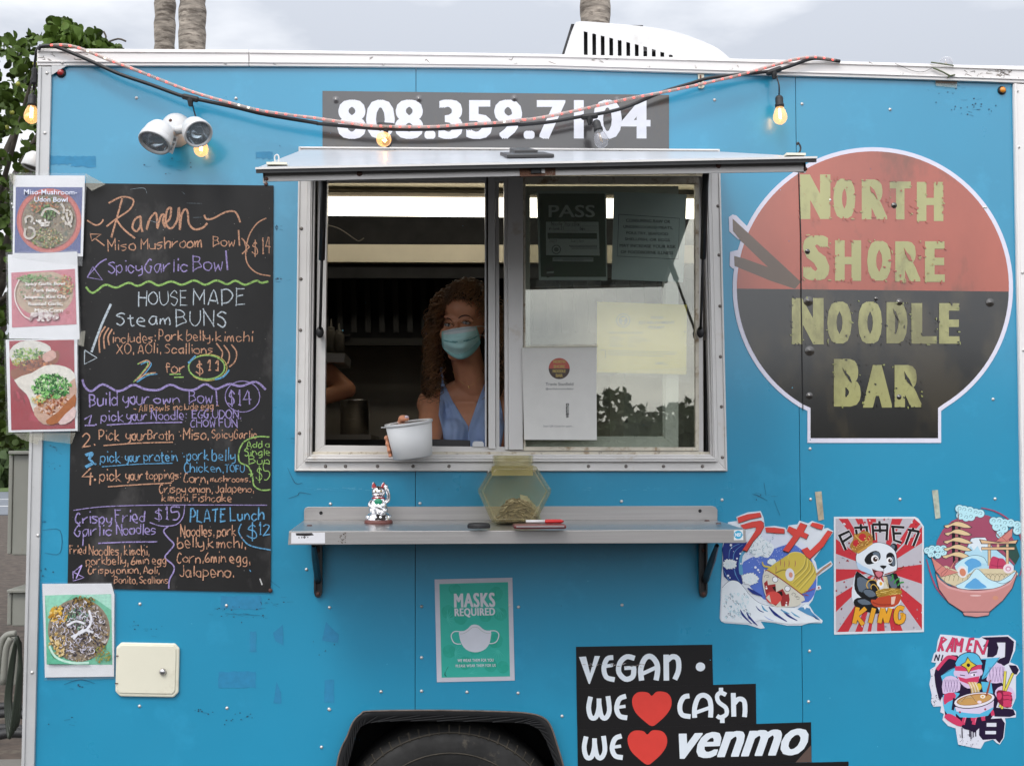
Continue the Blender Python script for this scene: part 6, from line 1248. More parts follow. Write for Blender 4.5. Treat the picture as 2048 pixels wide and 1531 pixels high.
    a.poly([(80, 1190), (180, 1150), (250, 1110), (330, 1105), (400, 1130), (420, 1180), (300, 1200), (200, 1330), (150, 1270)], 'd8d2c8', sm=2)
    a.poly([(160, 1240), (220, 1150), (300, 1110), (370, 1115), (420, 1150), (420, 1220), (330, 1240), (220, 1310), (190, 1370)], 'dad6cc', sm=2)
    a.poly([(190, 1350), (300, 1290), (424, 1180), (426, 1330), (380, 1400), (280, 1445), (220, 1420)], 'c09c88', sm=2)
    scatter(a, rr, 310, 1330, 100, 60, ['a86840', '8c4828', 'c89c88', 'd0b0a0', '70381c', 'b07c50', 'd8c0b0'], 170, 6, 17); a.poly([(260, 1420), (330, 1370), (424, 1270), (426, 1340), (370, 1410), (290, 1445)], '9c5c30', sm=2)
    a.poly([(330, 1430), (420, 1340), (426, 1400), (370, 1440)], 'cdb4b0', sm=2)
    scatter(a, rr, 290, 1225, 110, 70, ['2c6c2c', '3f8c3c', '1c501c', '60a850', '8cc070', 'b8d8a0'], 330, 5, 15); curls(a, rr, 290, 1220, 100, 65, ['2a7030', '68b058', 'a8d090', '1c4c20'], 90, 12, 4); scatter(a, rr, 215, 1300, 40, 22, ['c8c898', '8ca860', 'd0a060'], 40, 5, 12)
    a.build('print', M['photo'], t, fix=False)
    # tape on the corners
    for q in ([(460, 915), (485, 910), (475, 1000), (440, 990)], [(485, 20), (570, 65), (600, 80), (520, 118), (490, 90)], [(48, 8), (90, 30), (78, 90), (60, 60)]):
        MB().prism(F(fr, q), .0245, .0003).build('tape', M['tape'], t)
    g = frame(0, 850, 2.2475); MB().prism(F(g, [(60, 36), (340, 34), (322, 84), (175, 66), (170, 88), (96, 62)]), .0245, .0003).build('tape', M['tape'], t)
    # crispy noodles, lower left
    fr2 = frame(0, 850, 2.2475); t = plate('menu_photo', 'laminated photo of loaded noodles in a green tray, below the chalkboard', 'photo', F(fr2, [(190, 712), (500, 710), (514, 760), (512, 1128), (202, 1132), (196, 900)]), .0075, .0006, M['paper'], col='e2e3e6')
    MB().prism(F(fr2, [(186, 706), (505, 704), (522, 760), (520, 1138), (198, 1146)]), .0082, .0003).build('laminate', M['film'], t)
    a = Art(.0080, fr2); a.poly([(202, 764), (500, 758), (505, 1075), (210, 1074)], '6cb898'); a.poly([(202, 764), (330, 760), (260, 820), (220, 900)], '8cd0b4'); a.poly([(340, 760), (500, 760), (502, 830), (430, 780)], 'a4d8c4')
    P_ = [(355+140*math.cos(i*.2), 920+142*math.sin(i*.2)) for i in range(32)]; a.poly(P_, '8c7c68'); scatter(a, rr, 355, 925, 132, 135, ['9c8c78', 'c0b8b4', '6c5c50', '4c4448', 'a88c58', 'b0a8a8', '3c3438', '847464'], 700, 3, 10)
    scatter(a, rr, 262, 850, 40, 40, ['c89c30', 'd8b048', 'b07c20', 'e0c070'], 70, 5, 13); scatter(a, rr, 255, 990, 38, 60, ['c8a868', 'b09050', 'd8c090'], 90, 4, 10); scatter(a, rr, 375, 790, 55, 25, ['6c5420', '8c7030', '4c3c18', 'a88840'], 80, 3, 8); scatter(a, rr, 460, 1030, 36, 40, ['6c7c40', '8c8c48', '9c7c38'], 80, 3, 8)
    scatter(a, rr, 350, 870, 50, 50, ['5c8c6c', '3c6c50', '7ca888', '4c4850'], 120, 3, 8); curls(a, rr, 355, 915, 115, 120, ['d0ccd8', 'bcb8c8', 'a8a4b4', 'e0dce0', '3c3848'], 170, 13, 4)
    for P in ([(400, 830), (410, 880), (385, 920), (320, 950)], [(330, 960), (370, 920), (420, 930)], [(300, 900), (340, 880), (380, 890)]): a.line(P, 10, 'd8d8de')
    a.poly([(210, 985), (240, 1045), (320, 1072), (212, 1072)], '5cac8c'); a.line([(222, 990), (250, 1040), (320, 1066), (400, 1066)], 10, 'b8dccc')
    a.build('print', M['photo'], t, fix=False)
food()
# ---------------------------------------------------------------- chalkboard menu
def board():
    q = [(176, 366), (547, 371), (541, 1184), (135, 1175), (137, 866), (160, 862), (170, 640)]
    c = W(350, 780, .004); t = thing('chalkboard_menu', 'tall black chalkboard menu handwritten in coloured chalk, left of the window', 'chalkboard', c)
    MB().prism([(150, 366), (547, 371), (541, 1184), (135, 1175)], .005, .004).build('board', M['board'], t)
    A = frame(150, 350, 3.646); a = Art(.0053, A, step=3e-6); OR, PU, GR, WH_, BL = 'bd8f74', '9688ba', '8eb464', 'b4bec6', '5c98c0'
    L = lambda pts, w_=11, c=OR, sm=4: a.line(pts, w_, c, sm)
    L([(88, 330), (150, 365), (190, 350), (207, 322)]); L([(245, 205), (340, 160), (425, 180), (400, 250), (300, 320), (230, 375)], 12); L([(345, 170), (300, 330), (265, 455)], 13); L([(300, 320), (350, 390), (438, 462)], 13)
    L([(480, 300), (440, 320), (418, 380), (450, 410), (480, 360), (478, 300), (480, 360), (492, 415)], 14); L([(545, 320), (522, 400), (540, 330), (585, 275), (598, 320), (600, 390), (625, 300), (650, 290), (640, 340), (660, 385)], 14)
    L([(640, 360), (690, 320), (700, 240), (670, 260), (662, 350), (700, 390), (745, 330), (758, 235), (765, 400)], 15); L([(765, 400), (775, 300), (800, 250), (822, 270), (830, 350), (870, 395), (930, 385), (965, 350)], 15)
    L([(942, 290), (960, 322), (1010, 315), (1100, 270), (1170, 270), (1205, 345)], 13)
    L([(110, 430), (190, 432), (122, 480), (112, 432)], 8, OR, 0); L([(150, 465), (215, 515)], 9, OR, 0)
    a.hand('Miso', 240, 555, 440, 78, OR, 10, slope=-.06); a.hand('Mushroom', 480, 545, 922, 78, OR, 10, slope=-.05); a.hand('Bow', 1008, 515, 1165, 68, OR, 10); L([(1192, 400), (1200, 515)], 11)
    L([(1395, 315), (1330, 350), (1270, 440), (1245, 560), (1260, 650), (1330, 715), (1425, 735)], 9); L([(1215, 460), (1272, 525), (1218, 575)], 10, OR, 0); L([(1230, 470), (1255, 560)], 6); a.hand('$', 1288, 580, 1330, 110, OR, 9); a.hand('14', 1362, 575, 1425, 115, OR, 9)
    L([(230, 612), (180, 640), (135, 690)], 10, PU); L([(135, 690), (90, 745), (200, 765), (130, 668), (90, 745)], 8, PU, 0); a.hand('Spicy', 245, 712, 490, 88, PU, 11, slope=-.02); a.hand('Garlic', 512, 708, 820, 95, PU, 11); a.hand('Bow', 862, 690, 1075, 100, PU, 12); L([(1100, 550), (1112, 692)], 12, PU)
    L([(80, 815), (115, 855), (150, 850), (220, 800), (300, 820), (390, 785), (460, 808), (540, 775), (610, 805), (700, 775), (780, 800), (870, 768), (950, 800), (1030, 768), (1110, 795), (1170, 770), (1240, 800), (1320, 770), (1360, 785), (1410, 775)], 15, GR)
    a.hand('HOUSE', 462, 955, 815, 105, WH_, 10, slope=-.03); a.hand('MADE', 865, 945, 1240, 105, WH_, 11, slope=-.01); a.hand('Steam', 300, 1095, 690, 92, WH_, 10); a.hand('BUNS', 735, 1100, 1100, 108, WH_, 11)
    L([(262, 940), (190, 1100), (120, 1290)], 17, WH_); L([(70, 1275), (160, 1332), (68, 1378), (70, 1280)], 9, WH_, 0)
    for dx in (0, 36, 70): L([(222+dx*.7, 1102+dx*.3), (178+dx*.9, 1180), (180+dx, 1295-dx*.8)], 11)
    a.hand('includes:', 275, 1220, 585, 72, OR, 9); a.hand('Pork belly,', 612, 1205, 1002, 72, OR, 9); a.hand('kimchi', 1030, 1215, 1295, 72, OR, 9)
    a.hand('XO, AOli, Scallions', 305, 1300, 1005, 70, OR, 9); L([(1030, 1225), (1075, 1290), (1060, 1340), (1030, 1320)], 10); L([(1085, 1240), (1125, 1300), (1115, 1370), (1085, 1385)], 10); L([(1140, 1235), (1178, 1290), (1165, 1360), (1125, 1398)], 10)
    for dx, dy, c in ((-14, 8, GR), (10, 10, BL), (0, 0, OR)): L([(470+dx, 1370+dy), (520+dx, 1350+dy), (545+dx, 1375+dy), (480+dx, 1460+dy), (440+dx, 1500+dy), (520+dx, 1450+dy), (590+dx, 1440+dy)], 8, c)
    a.hand('for', 662, 1440, 800, 72, OR, 10); L([(688, 1452), (772, 1450)], 9, GR); L([(722, 1474), (792, 1472)], 9, GR)
    L([(960+132*math.cos(k*.4), 1400+88*math.sin(k*.4)) for k in range(17)], 11, GR); L([(966+142*math.cos(k*.4+4.3), 1402+96*math.sin(k*.4+4.3)) for k in range(12)], 6, 'b8a860'); L([(825, 1370), (880, 1318)], 15, BL, 0); L([(1020, 1490), (1080, 1470), (1125, 1420)], 13, BL)
    a.hand('$', 878, 1450, 930, 95, OR, 10); L([(905, 1350), (912, 1455)], 7); a.hand('11', 960, 1425, 1050, 75, OR, 10)
    rr = random.Random(9)
    for p in ([(402, 105), (470, 95), (510, 100), (524, 135)], [(780, 120), (800, 140)], [(815, 205), (925, 208)], [(545, 330), (590, 345), (610, 335)], [(860, 310), (925, 308)]): a.line(p, 4, '8c98a0', taper=.6)
    for i in range(70): x, y = rr.uniform(70, 1420), rr.uniform(70, 1500); s = rr.uniform(1, 4); a.ell(x, y, s, s, rr.choice(['6c6866', '8c8886', '504a48']), 0, 5)
    B_ = frame(120, 750, 3.402); a.fr = B_
    L([(152, 28), (170, 80), (215, 108), (290, 62), (380, 105), (430, 100), (500, 65), (580, 95), (670, 100), (750, 65), (830, 95), (910, 100), (990, 60), (1060, 95), (1150, 60), (1230, 75), (1330, 45), (1400, 98)], 15, PU)
    a.hand('Build', 200, 212, 388, 85, PU, 10, slope=-.05); a.hand('your', 430, 195, 605, 85, PU, 10); a.hand('own', 638, 190, 812, 66, PU, 10); a.hand('Bow', 880, 185, 1035, 80, PU, 10); L([(1062, 105), (1070, 205)], 10, PU)
    L([(1242+118*math.cos(k*.42), 145+105*math.sin(k*.42)) for k in range(16)], 6, PU); a.hand('$14', 1140, 200, 1305, 95, PU, 10)
    a.hand('- All Bowls include egg -', 500, 250, 1080, 46, OR, 6, slope=-.04)
    L([(165, 300), (215, 270), (195, 340)], 11, PU, 0); L([(168, 342), (238, 340)], 10, PU); a.ell(245, 335, 6, 6, PU); a.hand('pick', 280, 312, 432, 70, PU, 9); a.hand('your', 455, 305, 590, 68, PU, 9); a.hand('Noodle:', 622, 303, 858, 62, PU, 9); L([(318, 338), (560, 325), (832, 320)], 8, PU); a.hand('EGG,UDON,', 900, 292, 1230, 56, PU, 9); a.hand('CHOW FUN', 888, 352, 1205, 52, PU, 8)
    a.hand('2.', 155, 482, 235, 85, OR, 10); a.hand('Pick', 268, 442, 405, 72, OR, 9); a.hand('your', 450, 440, 590, 72, OR, 9); a.hand('Broth', 598, 438, 770, 66, OR, 9); a.hand(':', 795, 425, 815, 60, OR, 9); L([(296, 478), (520, 462), (768, 455)], 8); a.hand('Miso,', 842, 435, 1010, 66, OR, 9); a.hand('SpicyGarlic', 1032, 428, 1340, 56, OR, 8)
    for dx, dy in ((0, 0), (6, 8)): L([(170+dx, 540+dy), (220+dx, 525+dy), (195+dx, 565+dy), (222+dx, 590+dy), (170+dx, 620+dy)], 11, BL)
    a.ell(240, 602, 8, 8, BL); a.hand('pick', 275, 592, 412, 74, BL, 9); a.hand('your', 445, 585, 545, 64, BL, 9); a.hand('protein', 572, 585, 798, 66, BL, 9); a.hand(':', 818, 565, 838, 50, BL, 9); L([(285, 622), (520, 605), (768, 598)], 6, BL); a.hand('pork', 862, 578, 1010, 72, BL, 9); a.hand('belly', 1035, 578, 1190, 78, BL, 9); a.hand('Chicken,', 845, 658, 1110, 62, BL, 8); a.hand('TOFU', 1122, 658, 1255, 48, BL, 8)
    L([(208, 632), (150, 690), (225, 688)], 11, OR, 0); L([(210, 660), (205, 748)], 11); a.ell(238, 710, 8, 8, OR); a.hand('pick', 270, 718, 415, 80, OR, 9); a.hand('your', 448, 710, 562, 66, OR, 9); a.hand('toppings:', 582, 705, 820, 58, OR, 8); L([(325, 758), (560, 742), (760, 732)], 8)
    a.hand('Corn,', 842, 728, 1005, 66, OR, 9); a.hand('mushrooms,', 1025, 725, 1292, 42, OR, 7); a.hand('Crispy onion, Jalapeno,', 675, 800, 1318, 55, OR, 8, slope=-.005); a.hand('kimchi, Fishcake', 695, 858, 1165, 52, OR, 8)
    L([(1425, 420), (1340, 418), (1255, 450), (1218, 520), (1222, 590), (1280, 620), (1310, 690), (1320, 750), (1370, 780), (1432, 778)], 10, GR); a.hand('Add a', 1270, 492, 1425, 44, GR, 7); a.hand('Single', 1255, 545, 1428, 48, GR, 7); a.hand('Bun', 1285, 602, 1425, 50, GR, 8); a.hand('+$5', 1285, 712, 1425, 100, GR, 9)
    L([(92, 918), (300, 893), (700, 882), (1410, 883)], 6, PU); a.hand('Crispy', 105, 1008, 350, 76, PU, 10); a.hand('Fried', 378, 998, 575, 80, PU, 10); a.hand('$15', 640, 980, 815, 84, PU, 10); L([(848, 885), (838, 960), (790, 1015), (690, 1025), (610, 1000)], 7, PU)
    a.hand('Garlic', 100, 1092, 352, 72, PU, 10); a.hand('Noodles', 385, 1082, 652, 72, PU, 10); L([(260, 1142), (460, 1134), (662, 1132)], 9, PU); L([(160, 1080), (155, 1160)], 8, PU)
    L([(735, 1028), (705, 1060), (740, 1110), (775, 1150), (740, 1200), (715, 1240), (770, 1290), (775, 1330), (745, 1390), (740, 1450)], 10, PU)
    a.hand('PLATE', 888, 995, 1125, 84, BL, 11); a.hand('Lunch', 1160, 985, 1385, 80, BL, 11); L([(1235, 1010), (1215, 1060), (1245, 1115), (1300, 1160), (1435, 1188)], 9, BL); a.hand('$', 1268, 1110, 1335, 112, BL, 10); a.hand('12', 1350, 1085, 1428, 80, BL, 9)
    a.hand('Noodles, pork', 822, 1095, 1195, 72, OR, 9, slope=-.01); a.hand('belly,kimchi,', 802, 1172, 1260, 72, OR, 9); a.hand('Corn,6min egg,', 795, 1275, 1290, 72, OR, 9); a.hand('Jalapeno.', 812, 1370, 1180, 74, OR, 9)
    a.hand('Fried', 68, 1215, 175, 56, OR, 7); a.hand('Noodles, kimchi,', 198, 1222, 605, 62, OR, 8); a.hand('porkbelly, 6min egg', 178, 1288, 722, 56, OR, 8, slope=-.01); a.hand('Crispy onion, Aoli,', 190, 1348, 675, 52, OR, 8); a.hand('Bonito, Scallions', 370, 1415, 735, 50, OR, 7)
    L([(150, 1290), (110, 1380)], 8, 'b8a4e0'); L([(85, 1335), (165, 1375), (90, 1398), (88, 1340), (150, 1290)], 7, 'b8a4e0', 0); L([(1360, 1382), (1375, 1425)], 9, 'c8c8c8'); L([(1290, 1322), (1298, 1335)], 6, BL)
    for i in range(60): x, y = rr.uniform(70, 1420), rr.uniform(30, 1440); s = rr.uniform(1, 4); a.ell(x, y, s, s, rr.choice(['6c6866', '8c8886', '504a48']), 0, 5)
    a.build('chalk_writing', M['chalk'], t, fix=False)
    b = MB()
    for x, y in ((530, 362), (532, 368), (541, 1180)): b.lathe([(0, .003), (.004, .002), (.006, 0)], W(x, y, .006), (0, -1, 0), 8)
    b.build('screw', M['bolt'], t)
board()
# ---------------------------------------------------------------- papers in the window
def papers():
    fr = frame(1030, 360, 4.502)
    t = plate('pass_placard', 'dark green PASS inspection placard behind the window pane, upper left', 'placard', F(fr, [(197, 98), (820, 98), (832, 905), (215, 900)]), -.026, .0006, M['paper'], col='b8c8c4')
    a = Art(-.0258, fr); a.poly([(215, 122), (808, 122), (820, 872), (232, 872)], '1a4028'); a.text('PASS', (303, 225, 720, 335), 'c8d4d0', bold=.022); a.text('STATE OF HAWAII', (440, 150, 575, 166), '3c5246'); a.poly([(278, 376), (752, 376), (762, 680), (280, 676)], 'c4d2ce'); a.poly([(292, 475), (738, 478), (740, 530), (294, 528)], '1e4430')
    a.hand('Noodle Shore Bar', 328, 410, 590, 34, '2a3434', 4); a.hand('in June 21', 305, 446, 440, 26, '2a3434', 4); a.hand('Oahu', 585, 450, 630, 26, '2a3434', 4)
    for y in (415, 455): a.line([(440, y), (735, y)], 2, '4a5856', 0)
    a.hand('7/6/21', 305, 560, 375, 26, '5a3434', 3); a.hand('Joe Ellen', 500, 560, 620, 26, '2a3434', 3); a.ell(372, 625, 42, 42, '52645e'); a.ell(372, 625, 34, 34, 'c4d2ce'); a.ell(372, 625, 22, 20, '6c7c76')
    for y, x0 in ((590, 485), (602, 495), (615, 510)): a.line([(x0, y), (740, y)], 6, '5a6866', 0)
    a.poly([(338, 695), (706, 697), (706, 735), (338, 732)], '9aa8a6'); a.line([(350, 707), (695, 709)], 5, '5a6866', 0); a.line([(430, 721), (620, 723)], 5, '5a6866', 0); a.poly([(250, 760), (330, 745), (345, 800), (270, 860)], '2c4030'); a.poly([(275, 790), (345, 785), (355, 865), (285, 880)], '20302a'); a.poly([(285, 825), (350, 820), (350, 838), (285, 842)], '94a49e'); a.build('print', M['paper'], t, fix=False)
    t = plate('consumer_advisory', 'white notice CONSUMING RAW OR UNDERCOOKED MEATS behind the pane, upper right', 'notice', F(fr, [(890, 105), (1545, 130), (1515, 920), (870, 895)]), -.028, .0006, M['paper'], col='c6dada')
    a = Art(-.0278, fr)
    def box(P, w_): a.line(P+[P[0]], w_, '2a3638', 0)
    box([(935, 308), (1480, 345), (1470, 712), (920, 685)], 5)
    for i, (s, x0, x1, y) in enumerate((('CONSUMING RAW OR', 1000, 1398, 372), ('UNDERCOOKED MEATS,', 975, 1420, 430), ('POULTRY, SEAFOOD', 1002, 1380, 486), ('SHELLFISH, OR EGGS', 990, 1395, 541), ('MAY INCREASE YOUR RISK', 942, 1450, 598), ('OF FOODBORNE ILLNESS', 952, 1425, 655))): a.text(s, None, '1c282a', bold=.022, quad=[(x0, y-24), (x1, y-12), (x1, y+17), (x0, y+5)])
    a.build('print', M['paper'], t, fix=False)
    g = frame(1030, 590, 4.785)
    t = plate('yellow_permit', 'pale yellow food establishment permit behind the pane', 'permit', F(g, [(786, 63), (1645, 92), (1640, 758), (783, 738)]), -.024, .0006, M['paper'], col='dccb22')
    a = Art(-.0238, g); gy = '8e9070'
    a.ell(1035, 242, 68, 68, '9aa088', 0, 28); a.ell(1035, 242, 56, 56, 'd8c838'); a.ell(1035, 242, 44, 46, '9aa088'); a.poly([(1010, 215), (1062, 215), (1036, 245)], 'd8c838'); a.ell(1035, 265, 14, 16, 'd8c838')
    for k in range(20): an = k*.314; a.line([(1035+50*math.cos(an), 242+50*math.sin(an)), (1035+66*math.cos(an), 242+66*math.sin(an))], 4, 'd8c838', 0)
    for s, x0, x1, y in (('FOOD', 1305, 1415, 215), ('ESTABLISHMENT', 1188, 1528, 262), ('PERMIT', 1280, 1432, 308)): a.text(s, (x0, y-14, x1, y+14), gy, bold=.01)
    a.text('NORTH SHORE NOODLE BAR', (905, 350, 1222, 370), gy)
    for y, x0, x1, x2, x3 in ((398, 905, 1000, 1080, 1195), (415, 905, 1050, 1080, 1255), (432, 905, 1030, 1080, 1300), (448, 905, 985, 1080, 1200), (468, 905, 1010, 1080, 1130), (486, 905, 1040, 1080, 1160)): a.line([(x0, y), (x1, y)], 4, 'a2a26c', 0); a.line([(x2, y), (x3, y+3)], 3, 'a2a26c', 0)
    for y, x1 in ((530, 1550), (548, 1540), (566, 1430)): a.line([(888, y), (x1, y+18)], 4, '96986c', 0)
    a.hand('Tammen', 1340, 655, 1430, 24, '96986c', 3); a.line([(1335, 658), (1465, 664)], 3, '96986c', 0); a.line([(820, 525), (866, 527), (866, 600)], 4, '6a6a40', 0); a.line([(1615, 348), (1637, 350)], 5, '5a5a30', 0); a.build('print', M['paper'], t, fix=False)
    MB().prism(F(g, [(780, 735), (1660, 690), (1690, 860), (1500, 800), (1200, 780), (800, 770)]), -.022, .0003).build('plastic_sleeve', M['film'], t)
    t = plate('pay_notice', 'white payment notice with a small round logo taped outside the pane at lower left', 'notice', F(g, [(66, 500), (778, 490), (783, 1385), (88, 1382)]), .013, .0006, M['paper'], col='dddbd6')
    a = Art(.0132, g); a.ell(423, 702, 101, 101, '4a3c38', 0, 40); a.poly([(423+101*math.cos(math.pi+i*math.pi/24), 702+101*math.sin(math.pi+i*math.pi/24)) for i in range(25)], 'b4564c')
    for s, x0, x1, y in (('NORTH', 366, 482, 636), ('SHORE', 368, 480, 682), ('NOODLE', 360, 486, 726), ('BAR', 390, 458, 768)): a.text(s, (x0, y-15, x1, y+15), 'b09a58', bold=.05)
    a.text('Travis Stanfield', (293, 835, 558, 864), '55565c'); a.text('@northshorenoodlebar', (293, 886, 562, 908), '6a6b72', bold=.005); a.text('venmo', None, '18181c', bold=.04, quad=[(488, 1172), (488, 1035), (516, 1035), (516, 1172)])
    a.text('Scan QR Code for paym...', (272, 1243, 562, 1266), '7c7d84'); a.build('print', M['paper'], t, fix=False)
    MB().prism(F(g, [(74, 476), (790, 470), (790, 500), (74, 506)]), .0142, .0003).build('tape', M['tape'], t)
    t = thing('clear_sleeve', 'empty clear plastic sleeves hanging behind the upper window pane', 'sleeve', W(1180, 560, -.02)); MB().prism(F(fr, [(185, 900), (770, 905), (775, 975), (185, 970)]), -.0295, .0003).prism(F(fr, [(880, 900), (1430, 930), (1425, 985), (850, 975)]), -.0295, .0003).build('sleeve', M['film'], t)
    # old tape pieces on the blue wall
    for lb, q, c in (('strip of old masking tape on the blue wall, left of two beside the stickers', [(1630, 983), (1643, 982), (1648, 1038), (1637, 1041)], (.42, .36, .26)), ('faded masking tape strip above the bowl sticker on the blue wall', [(1864, 980), (1876, 979), (1881, 1035), (1871, 1037)], (.40, .44, .36))):
        o = MB().prism(q, .002, .0006).build('masking_tape', mat('masking tape', c, .7, vary=.25, scale=60), None); tag(o, lb, 'tape', 'masking tape strips on the blue wall')
papers()
def scuffs():
    a = Art(.0006); rr = random.Random(31); dk, md, lt = '1c6a94', '247fa8', '4aa8cc'
    def rag(x0, y0, x1, y1, c, n=12):
        P = []
        for i in range(n): P.append((x0+(x1-x0)*i/n, y0+rr.uniform(-1, 1.5)))
        for i in range(4): P.append((x1+rr.uniform(-1, 1), y0+(y1-y0)*i/4))
        for i in range(n): P.append((x1-(x1-x0)*i/n, y1+rr.uniform(-2.5, 1.5)))
        for i in range(4): P.append((x0+rr.uniform(-1, 1), y1-(y1-y0)*i/4))
        a.poly(P, c)
    for q in ((100, 312, 142, 330, md), (142, 312, 192, 334, md), (441, 1191, 523, 1218, md), (437, 1342, 512, 1375, '227ea8'), (649, 1358, 668, 1404, '237fa9'), (500, 1262, 513, 1303, md), (512, 303, 545, 318, '2a80a8'), (84, 1042, 92, 1044, dk)): rag(*q)
    for P in ([(546, 1265), (566, 1248), (567, 1290), (550, 1280)], [(652, 1242), (660, 1252), (678, 1268), (676, 1285), (644, 1280)], [(553, 1362), (562, 1384), (563, 1406), (547, 1405)]): a.poly(P, '227ca6')
    for cx, cy, n, s in ((455, 1220, 14, 16), (540, 1205, 14, 14), (500, 1230, 12, 22), (405, 1422, 10, 10), (480, 1435, 12, 18), (1895, 178, 12, 16), (1950, 215, 26, 20), (230, 1065, 0, 1), (105, 893, 8, 10), (290, 1256, 12, 20), (380, 1000, 0, 1), (345, 330, 12, 24), (585, 880, 5, 16), (640, 1290, 5, 20), (555, 455, 8, 8), (556, 560, 8, 8), (1520, 990, 6, 14), (2030, 1290, 12, 7), (108, 930, 5, 8), (90, 1140, 6, 10), (150, 1370, 6, 16), (120, 1440, 5, 16)):
        for i in range(n):
            x, y = cx+rr.gauss(0, s), cy+rr.gauss(0, s*.4); 
            if rr.random() < .5: a.line([(x, y), (x+rr.uniform(3, 14), y+rr.uniform(-2, 3))], rr.uniform(.7, 1.8), rr.choice(['1a4a66', '24506a', '2c5c78']), 0, taper=.7)
            else: a.ell(x, y, rr.uniform(.8, 2.2), rr.uniform(.8, 1.8), rr.choice(['1a4058', '24506a']), 0, 6)
    for P in ([(1505, 988), (1515, 990), (1536, 1001)], [(1528, 965), (1532, 990)], [(1548, 1000), (1560, 1030)], [(575, 935), (590, 965), (605, 965)], [(577, 996), (595, 990), (600, 984), (622, 988)], [(84, 1060), (120, 1060), (120, 1105), (90, 1105)], [(540, 1160), (560, 1175)], [(450, 1226), (520, 1230)], [(128, 1368), (160, 1358), (190, 1366)]): a.line(P, 1.1, '1a4a64', taper=.5)
    for i in range(46):
        x = rr.choice([rr.uniform(590, 760), rr.uniform(1150, 1460)]); y = 977+rr.uniform(-3, 3); a.line([(x, y), (x+rr.uniform(4, 14), y+rr.uniform(-1, 1))], rr.uniform(.8, 2), rr.choice([lt, '66b8d4', '8cc8dc']), 0, taper=.8)
    for i in range(40): x, y = rr.uniform(110, 2020), rr.uniform(200, 1500); a.ell(x, y, rr.uniform(.6, 1.4), rr.uniform(.6, 1.2), rr.choice(['1a5070', '64b4d0', '1a5070']), 0, 6)
    a.build('scuff_mark', mat('scuffed paint', attr=True, rough=.5, vary=.1, scale=60, rvary=0), TR, fix=False, kind='stuff')
    b = Art(.0126); 
    for i in range(60): x = rr.choice([rr.uniform(1930, 2040), rr.uniform(1990, 2010), rr.uniform(75, 180), rr.uniform(600, 1900)]); y = railtop(x)+rr.uniform(3, 24); b.line([(x, y), (x+rr.uniform(-8, 12), y+rr.uniform(-6, 6)), (x+rr.uniform(-8, 16), y+rr.uniform(-6, 6))], rr.uniform(.6, 1.5), rr.choice(['6a6058', '4a423c', '8c8278']), 2, taper=.6)
    b.build('scratch', mat('scratches', attr=True, rough=.6, vary=.1, rvary=0), TR, fix=False, kind='stuff')
scuffs()
